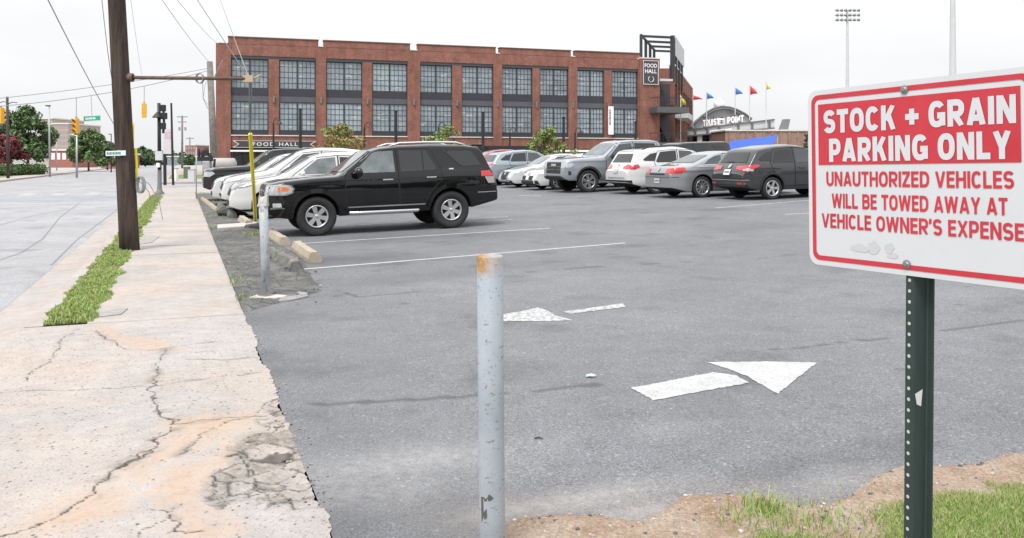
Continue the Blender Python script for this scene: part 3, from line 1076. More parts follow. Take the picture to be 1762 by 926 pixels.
for _ in range(52000):
    s_ = 9.0 + 30 * random.random() ** 1.7
    if 20.2 < s_ < 21.5:
        continue
    lim = 0.02 * math.sin(s_ * 5) + 0.02 * math.sin(s_ * 13)
    t_ = random.uniform(-1.215 + lim, -0.79 + lim + 0.05 * (math.sin(s_ * 3.1) > 0.6))
    v = P(s_, t_, 0.005)
    if s_ < 9.6 and random.random() > (s_ - 8.95) / 0.65:
        continue
    pn = noise.noise(Vector((v.x * 1.3, v.y * 1.3, 3.0))) + 0.5 * noise.noise(Vector((v.x * 4, v.y * 4, 1.0)))
    if random.random() < 0.55 * max(0, -pn + 0.25):
        continue
    sp.append((v.x, v.y, v.z, random.uniform(0.015, 0.045) * (1 + 0.7 * pn), 0.003 + 0.0004 * s_))
grass('grass', sp, GR_OK)
sp = []
for _ in range(420000):
    x = random.uniform(0.55, 3.6)
    y = random.uniform(2.6, 4.8)
    z, d = dirt_z(x, y)
    nz = noise.noise(Vector((x * 2.2, y * 2.2, 0)))
    lim = 0.36 + 0.22 * nz + max(0, 1.3 - x) * 0.5
    if d < lim or random.random() > min(1, (d - lim) / 0.12):
        continue
    sp.append((x, y, z - 0.004, random.uniform(0.008, 0.026) * (1 + 0.5 * nz), 0.0016))
for (cx, cy, n, h, r) in ((897, 489, 130, 0.09, 0.045), (905, 497, 160, 0.06, 0.10), (880, 500, 90, 0.05, 0.10), (950, 500, 130, 0.05, 0.12), (1010, 500, 200, 0.05, 0.15)):
    v0 = gp(cx, cy)
    for _ in range(n):
        x, y = v0.x + random.gauss(0, r), v0.y + random.gauss(0, r)
        z, d = dirt_z(x, y)
        sp.append((x, y, z, h * random.uniform(0.4, 1.1), 0.0025))
grass('grass', sp, GR_OK)
sp = []                                          # weeds on the broken verge
for (x, y, n, h, r) in ((300, 223, 160, 0.12, 0.16), (258, 215, 160, 0.07, 0.25), (247, 205, 220, 0.07, 0.4), (275, 268, 60, 0.07, 0.12), (282, 283, 60, 0.06, 0.12), (240, 190, 300, 0.06, 0.6),
                        (228, 183, 300, 0.08, 0.5), (255, 196, 200, 0.06, 0.5), (268, 262, 40, 0.05, 0.1)):
    v0 = gp(x, y)
    for _ in range(n):
        vx, vy = v0.x + random.gauss(0, r), v0.y + random.gauss(0, r)
        tt = vx * T.x + vy * T.y
        if tt < 0.55:
            continue
        sp.append((vx, vy, 0.015, h * random.uniform(0.4, 1.1), 0.005))
grass('weeds', sp, GR_OK)
# ================================================================== BUILDINGS
def m_brick(name, c1, c2, mortar, scale=1.0):
    q = NT(name)
    n = q.t.nodes.new('ShaderNodeTexBrick')
    n.inputs['Color1'].default_value = (*c1, 1)
    n.inputs['Color2'].default_value = (*c2, 1)
    n.inputs['Mortar'].default_value = (*mortar, 1)
    n.inputs['Scale'].default_value = scale
    n.inputs['Mortar Size'].default_value = 0.012
    n.inputs['Brick Width'].default_value = 0.22
    n.inputs['Row Height'].default_value = 0.075
    mp = q.t.nodes.new('ShaderNodeMapping')
    mp.inputs['Rotation'].default_value = (R(90), 0, 0)
    sx = q.t.nodes.new('ShaderNodeSeparateXYZ')
    cb = q.t.nodes.new('ShaderNodeCombineXYZ')
    q.link(q.tc.outputs['Object'], sx.inputs[0])
    q.link(q.math('ADD', sx.outputs[0], sx.outputs[1]), cb.inputs[0])
    q.link(sx.outputs[2], cb.inputs[1])
    q.link(cb.outputs[0], n.inputs['Vector'])
    c = q.mix(1.0, n.outputs['Color'], q.ramp(q.noise(0.8, 6, 0.7), [(0.3, 0.74), (0.7, 1.22)]), 'MULTIPLY')
    c = q.mix(1.0, c, q.ramp(q.noise(7, 4, 0.8), [(0.3, 0.72), (0.7, 1.28)]), 'MULTIPLY')
    c = q.mix(0.6, c, q.ramp(q.noise(1.2, 5, 0.7, q.mapping((1.5, 1.5, 0.12))), [(0.35, 0.75), (0.6, 1.08)]), 'MULTIPLY')
    return q.done(c, 0.9, 0.2)

M_BRICK = m_brick('red_brick', (0.27, 0.092, 0.066), (0.20, 0.070, 0.053), (0.26, 0.17, 0.14))
M_BRICK2 = m_brick('far_brick', (0.30, 0.17, 0.13), (0.25, 0.14, 0.11), (0.36, 0.29, 0.25))
M_STEEL = mat('dark_steel', (0.030, 0.033, 0.040), 0.55, var=0.15, scale=3)
M_SPAND = mat('grey_spandrel', (0.085, 0.090, 0.105), 0.5, var=0.08, scale=2)
M_COPE = mat('pale_coping', (0.62, 0.60, 0.56), 0.8, var=0.1, scale=3)
M_BLACK = mat('black_metal', (0.014, 0.014, 0.016), 0.5)
M_WHITE = mat('white_paint', (0.80, 0.80, 0.79), 0.5, var=0.03, scale=5)
M_GREY = mat('grey_metal', (0.36, 0.37, 0.38), 0.45, metal=0.4, var=0.1, scale=10)
M_LGREY = mat('pale_grey', (0.52, 0.53, 0.54), 0.6, var=0.05, scale=2)
q = NT('factory_glass')
_c = q.ramp(q.noise(0.55, 3, 0.6), [(0.3, (0.155, 0.195, 0.225)), (0.7, (0.27, 0.32, 0.355))])
_oi = q.t.nodes.new('ShaderNodeObjectInfo')
_c = q.mix(1.0, _c, q.ramp(_oi.outputs['Random'], [(0.0, 0.78), (0.5, 1.05), (1.0, 1.35)]), 'MULTIPLY')
_c = q.mix(q.ramp(q.voro(0.9, 'F1', out='Color'), [(0.72, 0.0), (0.80, 0.4)]), _c, (0.36, 0.39, 0.40))  # pale cells and specks, here and below, painted for lights inside
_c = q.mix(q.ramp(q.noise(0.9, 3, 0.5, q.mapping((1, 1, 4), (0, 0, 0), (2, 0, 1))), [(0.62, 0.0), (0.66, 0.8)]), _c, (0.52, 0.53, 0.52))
q.b.inputs['Coat Weight'].default_value = 0.0
M_FGLASS = q.done(_c, 0.08, 0.75)
q = NT('shop_glass')
M_SGLASS = q.done(q.ramp(q.noise(1.5, 4, 0.7), [(0.3, (0.02, 0.022, 0.025)), (0.7, (0.09, 0.09, 0.09))]), 0.1, 0.6)

FA = at(253, 38, 84.5)
FB = at(750, 52, 98.4)
FD = Vector((FB.x - FA.x, FB.y - FA.y, 0)).normalized()
F_ANG = math.atan2(FD.y, FD.x)
FZ = 0.0

def fu(x):                                      # photo column -> distance along the facade
    k = (x - 600) / F
    return (k * FA.y - FA.x) / (FD.x - k * FD.y)

hall = thing('brick_building', 'long red brick factory building with grids of dark steel windows behind the parking lot', 'building',
             (FA.x, FA.y, FZ), (0, 0, F_ANG))
cols = [(270.5, 314.7), (327, 370), (382, 424.7), (436, 477.5), (492, 530), (541, 578), (588, 624), (632.5, 666), (676, 708), (717, 747.5)]
cols = [(fu(a), fu(b)) for a, b in cols]
UEND = fu(772)
ULEN = fu(748.5)
Z_PAR, Z_GAP, Z_HEAD = 13.75, 13.1, 11.95
ZU0, ZU1, ZL0, ZL1 = 8.68, 11.66, 4.46, 7.40
wb = MB()
bays = [(cols[2 * i][0], cols[2 * i + 1][1]) for i in range(5)]
# corner and bay piers stand a little proud
edges = [0.0] + [v for b_ in bays for v in b_] + [ULEN]
piers = [(edges[0], edges[1])] + [(edges[2 * i], edges[2 * i + 1]) for i in range(1, 5)] + [(edges[10], edges[11])]
for (a, b_) in piers:
    wb.box(a, b_, -0.14, 0.55, 0, Z_GAP)
for i, (a, b_) in enumerate(bays):
    c0, c1 = cols[2 * i][1], cols[2 * i + 1][0]
    wb.box(c0, c1, -0.03, 0.55, 3.93, Z_HEAD - 0.28)              # slim pier between the paired windows
    wb.box(a, b_, 0.0, 0.55, 2.75, 3.93)                          # apron brick under the windows
    wb.box(a + .002, b_ - .002, -0.115, 0.55, Z_HEAD, Z_GAP)
    wb.box(a - 0.25, b_ + 0.25, -0.138, 0.55, Z_GAP + 0.003, Z_PAR)  # raised parapet
wb.box(0.003, UEND, 0.55, 34, 0, Z_GAP - 0.15)
wall = wb.build('wall', M_BRICK, hall)
cb_ = MB()
for i, (a, b_) in enumerate(bays):
    cb_.box(a - 0.3, b_ + 0.3, -0.22, 0.62, Z_PAR, Z_PAR + 0.09)
cb_.build('coping', mat('dark_coping', (0.16, 0.09, 0.075), 0.7), hall)
for (a, b_) in piers:
    cb_ = MB()
    cb_.box(a + 0.26, b_ - 0.26, -0.2, 0.6, Z_GAP, Z_GAP + 0.09)
    cb_.build('pier_cap', M_COPE, hall)
for i, (a, b_) in enumerate(bays):
    cb_ = MB()
    cb_.box(a + 0.003, b_ - 0.003, -0.09, 0.2, 3.93, 4.03)
    cb_.build('stone_sill', M_COPE, hall)
hb = MB()
for (a, b_) in bays:
    hb.box(a + 0.003, b_ - 0.003, 0.01, 0.3, Z_HEAD - 0.28, Z_HEAD - 0.003)
hb.build('lintel', M_SPAND, hall)
for (a, b_) in cols:
    s1 = MB()
    s1.box(a + .003, b_ - .003, 0.10, 0.4, 8.02, ZU0 - 0.003)
    s1.slot = 1
    s1.box(a + .003, b_ - .003, 0.14, 0.4, ZL1 + .003, 8.02)
    s1.build('spandrel', [M_STEEL, M_SPAND], hall)
    s1 = MB()
    s1.box(a + .003, b_ - .003, 0.08, 0.4, 4.033, ZL0 - 0.003)
    s1.build('sill_panel', M_STEEL, hall)
    for (z0, z1) in ((ZU0, ZU1), (ZL0, ZL1)):
        w = MB()
        a_, b2 = a + 0.004, b_ - 0.004
        w.box(a_, b2, 0.16, 0.30, z0, z0 + 0.09)
        w.box(a_, b2, 0.16, 0.30, z1 - 0.09, z1)
        w.box(a_, a_ + 0.10, 0.16, 0.30, z0 + .09, z1 - .09)
        w.box(b2 - 0.10, b2, 0.16, 0.30, z0 + .09, z1 - .09)
        mid = (a_ + b2) / 2
        w.box(mid - 0.075, mid + 0.075, 0.15, 0.30, z0 + .09, z1 - .09)
        for h0, h1 in ((a_ + .10, mid - .075), (mid + .075, b2 - .10)):
            for k in range(1, 4):
                x = h0 + (h1 - h0) * k / 4
                w.box(x - 0.016, x + 0.016, 0.20, 0.28, z0 + .09, z1 - .09)
            for k in range(1, 5):
                z = z0 + .09 + (z1 - z0 - .18) * k / 5
                w.box(h0, h1, 0.205, 0.275, z - 0.016, z + 0.016)
        wf = w.build('window', M_STEEL, hall)
        p = MB()
        p.add([(a_ + .1, 0.245, z0 + .09), (b2 - .1, 0.245, z0 + .09), (b2 - .1, 0.245, z1 - .09), (a_ + .1, 0.245, z1 - .09)], [(0, 1, 2, 3)])
        p.build('pane', M_FGLASS, wf)
# ground floor shopfront
sf = MB()
for i, (a, b_) in enumerate(bays):
    sf.slot = 0
    sf.box(a + .003, b_ - .003, 0.30, 0.5, 0, 2.747)
    sf.slot = 1
    n = 8
    for k in range(n + 1):
        x = a + .05 + (b_ - a - .1) * k / n
        sf.box(x - 0.04, x + 0.04, 0.22, 0.297, 0, 2.74)
    sf.box(a + .05, b_ - .05, 0.225, 0.297, 2.1, 2.2)
sf.build('shopfront', [M_SGLASS, M_STEEL], hall)
# wall lamps on the piers
lm = None
for (a, b_) in piers[1:5] + [(cols[2 * i][1], cols[2 * i + 1][0]) for i in range(5)]:
    w = MB()
    yy = -0.14 if b_ - a > 1.3 else -0.03
    x = (a + b_) / 2
    w.box(x - 0.10, x + 0.10, yy - 0.22, yy - 0.003, 7.3, 7.95)
    w.build('wall_lamp', mat('lamp_bronze', (0.16, 0.16, 0.165), 0.5), hall, bevel=0.03)
# roof kit
# right hand bay with the name panel, open stair and balconies
tw = MB()
u0, u1 = ULEN, UEND
tw.box(u0 + .003, u1, -0.25, 6.0, 0, 13.2)
tw.build('stair_pier', M_BRICK, hall)
tw = MB()
tw.box(u0 - 0.05, u1 + 0.05, -0.3, 6.05, 13.2, 13.32)
tw.build('stair_coping', M_COPE, hall)
u2 = fu(789)
rc = MB()
rc.box(u1 + .01, u2 + 2.0, 3.2, 6, 0, 10.7)
rc.build('stair_recess', mat('recess_dark', (0.05, 0.052, 0.058), 0.7, var=0.3, scale=0.6), hall)
ub0, ub1 = fu(760), fu(797)
for (z0, z1) in ((6.9, 7.55), (2.75, 3.5)):
    k = MB()
    k.box(ub0, ub1, -2.2, 3.2, z0, z1)
    bl = k.build('balcony', mat('balcony_grey', (0.085, 0.088, 0.095), 0.6, var=0.1, scale=1), hall)
    k = MB()
    for i in range(22):
        x = ub0 + 0.05 + (ub1 - ub0 - 0.1) * i / 21
        k.box(x - 0.018, x + 0.018, -2.17, -2.13, z1, z1 + 1.05)
    k.box(ub0, ub1, -2.19, -2.11, z1 + 1.05, z1 + 1.12)
    k.box(ub0, ub0 + .06, -2.1, -0.3, z1 + 1.05, z1 + 1.12)
    k.build('railing', M_STEEL, bl)
k = MB()
k.beam((u1 + .5, 2.5, 6.9), (ub1 - 0.4, 2.5, 3.5), 1.2, 0.25)
k.build('stair_flight', M_STEEL, hall)
# steel pergola on top of the stair, running back along the wing
inv = Matrix.Rotation(-F_ANG, 4, 'Z') @ Matrix.Translation(Vector((-FA.x, -FA.y, 0)))
WD = Vector((0.27, 0.963, 0)).normalized()
pl0 = at(751.2, 0, 98.6)
pr0 = at(788, 0, 99.8)
Zp = 15.95
def loc(v, z):
    w = inv @ Vector((v.x, v.y, 0))
    return Vector((w.x, w.y, z))
k = MB()
for i in range(4):
    o_ = WD * (4.6 * i)
    k.beam(loc(pl0 + o_, 13.0), loc(pl0 + o_, Zp), 0.26, 0.26)
    k.beam(loc(pl0 + o_, Zp - .12), loc(pr0 + o_, Zp - .12), 0.22, 0.26)
    k.beam(loc(pr0 + o_, 10.7), loc(pr0 + o_, Zp + .1), 0.40 if i == 0 else 0.26, 0.40 if i == 0 else 0.26)
k.beam(loc(pl0, Zp + .02), loc(pl0 + WD * 13.9, Zp + .02), 0.25, 0.2)
k.beam(loc(pr0, Zp + .02), loc(pr0 + WD * 13.9, Zp + .02), 0.25, 0.2)
k.build('roof_pergola', M_STEEL, hall)
k = MB()
so = Vector((0.30, -0.08, 0))
k.beam(loc(pr0 + so + WD * 0.3, 14.9), loc(pr0 + so + WD * 13.8, 14.9), 0.05, 2.3)
k.build('screen_panel', mat('screen_mesh', (0.50, 0.51, 0.53), 0.6, var=0.15, scale=2), hall)
k = MB()
k.box(u1 + .02, fu(788), -0.1, 6.5, 10.70, 10.95)
k.build('stair_roof', mat('roof_white', (0.55, 0.55, 0.55), 0.7), hall)
# wing running back from the right corner
inv = Matrix.Rotation(-F_ANG, 4, 'Z') @ Matrix.Translation(Vector((-FA.x, -FA.y, 0)))
w0, w1 = inv @ Vector((19.6, 103, 0)), inv @ Vector((29.2, 138, 0))
wd = (w1 - w0).normalized()
wn_ = Vector((wd.y, -wd.x, 0))
wm = Matrix(((wd.x, -wn_.x, 0, w0.x), (wd.y, -wn_.y, 0, w0.y), (0, 0, 1, 0), (0, 0, 0, 1)))
L = (w1 - w0).length
k = MB()
k.box(0, L, 0.6, 9, 0, 12.6, wm)
k.box(0, L, 0.0, 0.6, 10.9, 12.9, wm)
k.box(0, L, 0.0, 0.6, 7.0, 8.2, wm)
k.box(0, L, 0.0, 0.6, 0.0, 4.2, wm)
for i in range(9):
    x = (L - 0.9) * i / 8
    k.box(x, x + 0.9, -0.05, 0.6, 0, 12.7, wm)
k.build('wing_wall', M_BRICK, hall)
k = MB()
for (z0, z1) in ((8.2, 10.9), (4.2, 7.0)):
    for i in range(8):
        x0, x1 = (L - 0.9) * i / 8 + .95, (L - 0.9) * (i + 1) / 8 - .05
        k.box(x0, x1, 0.3, 0.59, z0 + .01, z1 - .01, wm)
k.build('wing_window', M_SGLASS, hall)
k = MB()
k.box(0.2, 9, -1.6, -0.06, 6.6, 7.3, wm)
k.build('wing_canopy', M_LGREY, hall)
k = MB()
k.box(-0.1, L, -0.12, 0.7, 12.9, 13.05, wm)
k.build('wing_coping', M_COPE, hall)

def on_hall(name, label, cat, u, y, z, group=None):
    v = Vector((FA.x, FA.y, FZ)) + FD * u + Vector((-FD.y, FD.x, 0)) * y
    return thing(name, label, cat, (v.x, v.y, z), (0, 0, F_ANG), group)

def put_text(body, parent, x, z, h, w, m, y=-0.01, weight=0.0, name='lettering', spacing=1.0):
    vv, ff = text_geo(body, h, w, weight, spacing)
    b = MB()
    b.add([(x + p[0], y, z + p[1]) for p in vv], ff)
    return b.build(name, m, parent)

M_SIGNDK = mat('sign_charcoal', (0.050, 0.052, 0.060), 0.6, var=0.1, scale=3)
M_LET = mat('sign_white', (0.82, 0.82, 0.80), 0.5)
# ribbon shaped fascia sign over the entrance
ua, ub = fu(273), fu(370)
fs = on_hall('fascia_sign', 'long charcoal ribbon sign lettered FOOD HALL over the building entrance', 'sign', ua, -0.30, 3.1)
b = MB()
Lr = ub - ua
hh = 0.33
b.prism([(0, -hh), (Lr, -hh), (Lr - 0.55, 0), (Lr, hh), (0, hh), (0.55, 0)], 0, 0.12, Matrix.Rotation(R(90), 4, 'X') @ Matrix.Translation((0, 0, -0.06)))
b.build('board', M_SIGNDK, fs)
b = MB()
for (x0, sgn) in ((0.02, 1), (Lr - 0.02, -1)):
    for zz in (-1, 1):
        p0, p1 = Vector((x0 + 0 * sgn, -0.085, zz * hh)), Vector((x0 + 0.55 * sgn if sgn > 0 else x0 - 0.55, -0.085, 0))
        b.beam(p0, p1, 0.02, 0.05)
b.beam((0, -.085, hh), (Lr, -.085, hh), .02, .035)
b.beam((0, -.085, -hh), (Lr, -.085, -hh), .02, .035)
b.build('trim', M_LET, fs)
xt0, xt1 = fu(296) - ua, fu(348.5) - ua
put_text('FOOD HALL', fs, xt0, -0.17, 0.36, xt1 - xt0, M_LET, -0.10, 0.01, spacing=1.3)
en = on_hall('entrance_canopy', 'flat dark canopy with a white edge below the ribbon sign on the brick building', 'canopy', fu(270), -1.6, 2.30)
b = MB()
b.box(0, fu(375) - fu(270), 0, 1.42, 0.0, 0.16)
b.build('deck', M_STEEL, en)
b = MB()
b.box(0, fu(375) - fu(270), -0.06, 0, 0.03, 0.20)
b.build('edge', M_WHITE, en)
b = MB()
for i in range(5):
    x = 0.2 + (fu(375) - fu(270) - .4) * i / 4
    b.tube([(x, 0.05, 0), (x, 0.05, -2.3)], 0.05)
b.build('post', M_STEEL, en)
en = on_hall('patio_canopy', 'low black patio canopy with a pale edge before the middle of the brick building', 'canopy', fu(586), -6.0, 2.15)
b = MB()
b.box(0, 11.5, 0, 4.5, 0.0, 0.35)
b.build('deck', M_BLACK, en)
b = MB()
b.box(0, 11.5, -0.06, 0, 0.2, 0.42)
b.build('edge', M_WHITE, en)
b = MB()
for i in range(4):
    for y in (0.1, 4.3):
        b.tube([(0.2 + 3.7 * i, y, 0), (0.2 + 3.7 * i, y, -2.15)], 0.06)
b.build('post', M_BLACK, en)
en = on_hall('bar_shed', 'black flat roofed patio bar in front of the brick building beside the dark lamp posts', 'kiosk', fu(548), -9.0, 0)
b = MB()
b.box(0, 6.0, 0, 3.2, 0.9, 1.05)
b.box(0, 6.0, 0.2, 3.2, 0, 0.9)
b.build('counter', M_BLACK, en)
b = MB()
b.box(-0.3, 6.3, -0.3, 3.5, 2.3, 2.9)
b.build('roof', M_BLACK, en)
b = MB()
for x in (0.05, 2.0, 4.0, 5.9):
    for y in (0.1, 3.1):
        b.box(x - .06, x + .06, y - .06, y + .06, 1.05, 2.3)
b.build('post', M_BLACK, en)

# square name panel on the stair pier
bs = on_hall('wall_sign', 'square charcoal wall sign lettered FOOD HALL above a white horseshoe on the brick stair tower', 'sign', fu(751.8), -0.34, 10.2)
wS = fu(769.8) - fu(751.8)
hS = 2.78
b = MB()
b.box(0, wS, -0.05, 0.08, 0, hS)
b.build('board', M_SIGNDK, bs)
b = MB()
for (x0, x1, z0, z1) in ((0.0, wS, 0, .07), (0, wS, hS - .07, hS), (0, .07, .07, hS - .07), (wS - .07, wS, .07, hS - .07)):
    b.box(x0, x1, -0.09, -0.053, z0, z1)
b.build('border', M_COPE, bs)
put_text('FOOD', bs, 0.2, hS - 0.82, 0.46, wS - 0.4, M_LET, -0.075, 0.015)
put_text('HALL', bs, 0.24, hS - 1.46, 0.46, wS - 0.48, M_LET, -0.075, 0.015)
b = MB()
pts = [(math.sin(a) * 0.33, -0.08, -math.cos(a) * 0.33) for a in [R(-150 + 300 * i / 18) for i in range(19)]]
for a_, c_ in zip(pts[:-1], pts[1:]):
    b.beam(Vector(a_) + Vector((wS / 2, 0, 0.62)), Vector(c_) + Vector((wS / 2, 0, 0.62)), 0.03, 0.2, Vector((0, 1, 0)))
for sg in (-1, 1):
    pass
b.build('horseshoe', M_LET, bs)
# tall narrow banner on the wall
bn = on_hall('wall_banner', 'tall narrow white banner hung between the last two lower windows of the brick building', 'banner', fu(711.3), -0.35, 4.4)
b = MB()
b.box(0, fu(717.5) - fu(711.3), -0.03, 0.03, 0, 3.2)
b.build('cloth', M_WHITE, bn)
b = MB()
for i in range(9):
    b.box(0.12, 0.30, -0.04, -0.033, 1.1 + 0.2 * i, 1.1 + 0.2 * i + (0.13 if i % 3 else 0.17))
b.build('marks', mat('banner_ink', (0.10, 0.10, 0.13), 0.7), bn)
b = MB()
for z in (0.0, 3.2):
    b.tube([(0, 0, z), (0, 0.3, z)], 0.03)
b.build('bracket', M_STEEL, bn)

# ------------------------------------------------------------------ lamp posts and light posts before the hall
def base_at(x, d, z=0.0):
    v = at(x, 0, d)
    return Vector((v.x, v.y, z))
def topz(y, d):
    return H - (y * K - HZ) / F * d

post_specs = [(352, 103, 78, 'tall', 'tall plain black light post before the ribbon sign'),
              (464, 105, 78, 'tall', 'tall plain black light post before the fourth window column'),
              (566, 106, 80, 'tall', 'tall plain black light post above the rear of the black car'),
              (660.5, 111, 80, 'tall', 'tall plain black light post beside the rightmost young tree'),
              (745, 115, 84, 'tall', 'tall plain black light post at the right end of the brick wall'),
              (320.5, 111, 74, 'lamp', 'black lamp post with a curved arm over the white car roofs'),
              (427, 115, 76, 'lamp', 'black lamp post with a curved arm right of the leftmost young tree'),
              (514, 115, 76, 'lamp', 'black lamp post with a curved arm inside the middle young tree'),
              (597.5, 120, 80, 'lamp', 'black lamp post with a curved arm above the red car'),
              (674, 120, 80, 'lamp', 'black lamp post with a curved arm left of the pickup windscreen')]
for (x, y, d, kind, lab) in post_specs:
    zt = topz(y, d)
    v = base_at(x, d)
    th = thing('light_post' if kind == 'tall' else 'lamp_post', lab, 'post' if kind == 'tall' else 'lamp post', v, group='black posts before the brick building')
    b = MB()
    b.tube([(0, 0, 0), (0, 0, zt if kind == 'tall' else zt - 0.5)], [0.16, 0.12] if kind == 'tall' else [0.11, 0.08])
    b.box(-.25, .25, -.25, .25, 0, 0.12)
    b.build('pole', M_BLACK, th)
    if kind == 'lamp':
        b = MB()
        b.tube([(0, 0, zt - .5), (0.05, 0, zt - .2), (0.25, 0, zt), (0.5, 0, zt - .12), (0.55, 0, zt - 0.3)], 0.04, 6)
        b.build('arm', M_BLACK, th)
        b = MB()
        b.lathe([(0.0, 0.02), (0.08, 0.0), (0.24, -0.2), (0.22, -0.22), (0, -0.16)], 10, Matrix.Translation((0.55, 0, zt - 0.3)))
        b.build('lamp_shade', M_BLACK, th)
    else:
        b = MB()
        b.box(-0.16, 0.16, -0.16, 0.16, zt, zt + 0.08)
        b.build('cap', M_BLACK, th)

# ------------------------------------------------------------------ ball park entrance at the right
sd_ = 128.0
def ap(x, y, d=sd_):
    return at(x, y, d)
pk = thing('ballpark_entrance', 'pale grey arched ballpark entrance lettered TRUIST POINT behind the parked cars', 'building', base_at(845, sd_))
o0 = Vector(pk.location)
def lp(x, y, dd=0.0):
    v = at(x, y, sd_)
    return (v.x - o0.x, dd, v.z)
gab = [lp(x, y) for x, y in ((811, 126), (812, 119), (820, 112), (828, 106.5), (836, 103), (845, 101.2), (854, 102), (862, 104), (872, 108), (880, 113), (880, 126))]
b = MB()
n = len(gab)
b.add([(p[0], 0, p[2]) for p in gab] + [(p[0], 3, p[2]) for p in gab], [tuple(range(n)), tuple(reversed(range(n, 2 * n)))] +
      [(k, n + k, n + (k + 1) % n, (k + 1) % n) for k in range(n)])
b.build('gable', mat('gable_grey', (0.40, 0.40, 0.42), 0.7, var=0.06, scale=0.5), pk)
b = MB()
arc = [lp(x, y, -0.6) for x, y in ((824, 110.5), (830, 106.8), (837, 104), (845, 102.6), (853, 103), (860, 104.8), (866, 108))]
b.tube(arc, 0.22, 6)
b.tube([lp(x, y, -0.4) for x, y in ((811, 119), (820, 111.5), (828, 106), (836, 102.4), (845, 100.7), (854, 101.4), (862, 103.4), (872, 107.4), (880, 112.5))], 0.2, 6)
for x in (824, 835, 845, 856, 866):
    b.tube([lp(x, 110, -0.6), lp(x, 124, -0.6)], 0.12, 6)
b.build('arch_truss', mat('truss_dark', (0.10, 0.10, 0.11), 0.6), pk)
b = MB()
tr = [lp(x, y, -1.5) for x, y in ((794, 123.5), (904, 113), (904, 121), (794, 129))]
b.add([(p[0], -1.5, p[2]) for p in tr] + [(p[0], 2.5, p[2]) for p in tr],
      [(3, 2, 1, 0), (4, 5, 6, 7), (0, 1, 5, 4), (1, 2, 6, 5), (2, 3, 7, 6), (3, 0, 4, 7)])
b.build('roof_band', mat('band_grey', (0.46, 0.46, 0.48), 0.7, var=0.05, scale=0.4), pk)
b = MB()
for x in (800, 812, 826, 840, 862, 878, 898):
    yt = 123.5 - 10.5 * (x - 794) / 110
    b.beam(lp(x, yt, -1.62), lp(x, yt + 6.8, -1.62), 0.14, 0.28)
b.beam(lp(794, 123.5, -1.6), lp(904, 113, -1.6), .2, .2)
b.beam(lp(794, 129, -1.6), lp(904, 121, -1.6), .2, .2)
b.build('band_ribs', mat('truss_dark', (0.1, 0.1, 0.11), 0.6), pk)
b = MB()
for x in (818, 833, 847, 860):
    b.box(lp(x, 0)[0] - .35, lp(x, 0)[0] + .35, -1.2, -0.5, 0, lp(x, 126)[2])
b.build('column', M_WHITE, pk)
b = MB()
b.box(lp(812, 0)[0], lp(880, 0)[0], 0.5, 2.5, 0, lp(0, 126.5)[2])
b.build('entrance_glass', M_SGLASS, pk)
def ptext(body, x0, y0, x1, h, m, dd):
    vv, ff = stroke_text(body, h, (x1 - x0) / F * sd_, 0.21)
    b = MB()
    sl = math.atan(1.2437 * 4.6 / 46)
    bx_, _, bz_ = lp(x0, y0)
    b.add([(bx_ + p[0], dd, bz_ + p[1] + p[0] * math.tan(sl)) for p in vv], ff)
    return b.build('lettering', m, pk)
ptext('TRUIST', 820.5, 119.6, 839.3, 0.95, M_LET, -1.9)
ptext('POINT', 848.6, 116.8, 867.5, 0.95, M_LET, -1.9)
b = MB()
em = lp(843.9, 115)
b.box(em[0] - 0.5, em[0] + 0.5, -0.92, -0.7, em[2] - 0.5, em[2] + 0.5)
b.build('emblem', M_LET, pk, bevel=0.12)
b = MB()
for zz in (-0.14, 0.14):
    b.box(em[0] - 0.32, em[0] + 0.32, -0.95, -0.925, em[2] + zz - 0.06, em[2] + zz + 0.06)
b.box(em[0] - 0.06, em[0] + 0.06, -0.956, -0.951, em[2] - 0.32, em[2] + 0.32)
b.build('emblem_mark', mat('emblem_dark', (0.08, 0.08, 0.1), 0.6), pk)
b = MB()
for i in range(12):
    x = 829 + 2.1 * i
    v = lp(x, 124.6 - 0.09 * (x - 829), -1.72)
    b.box(v[0], v[0] + 0.2, -1.75, -1.71, v[2] - .2, v[2] + .2)
b.build('lettering', M_LET, pk)
bb = thing('rooftop_ball', 'big white baseball standing on top of the arched ballpark entrance', 'ball', at(843, 98.2, sd_ + 2))
b = MB()
b.smooth = True
b.lathe([(0.001, -0.85)] + [(0.85 * math.cos(R(a)), 0.85 * math.sin(R(a))) for a in range(-75, 90, 15)] + [(0.001, 0.85)], 20)
b.build('ball', M_WHITE, bb)
b = MB()
for sg in (-1, 1):
    b.tube([(sg * 0.62 * (1 - 0.35 * math.cos(R(a))), -0.88 * math.cos(R(a)) * 0.72, 0.80 * math.sin(R(a))) for a in range(-70, 71, 14)], 0.03, 5)
b.build('seam', mat('seam_red', (0.4, 0.05, 0.05), 0.7), bb)
b = MB()
b.tube([(0, 0, -1.2), (0, 0, -0.8)], 0.12)
b.build('stem', M_GREY, bb)
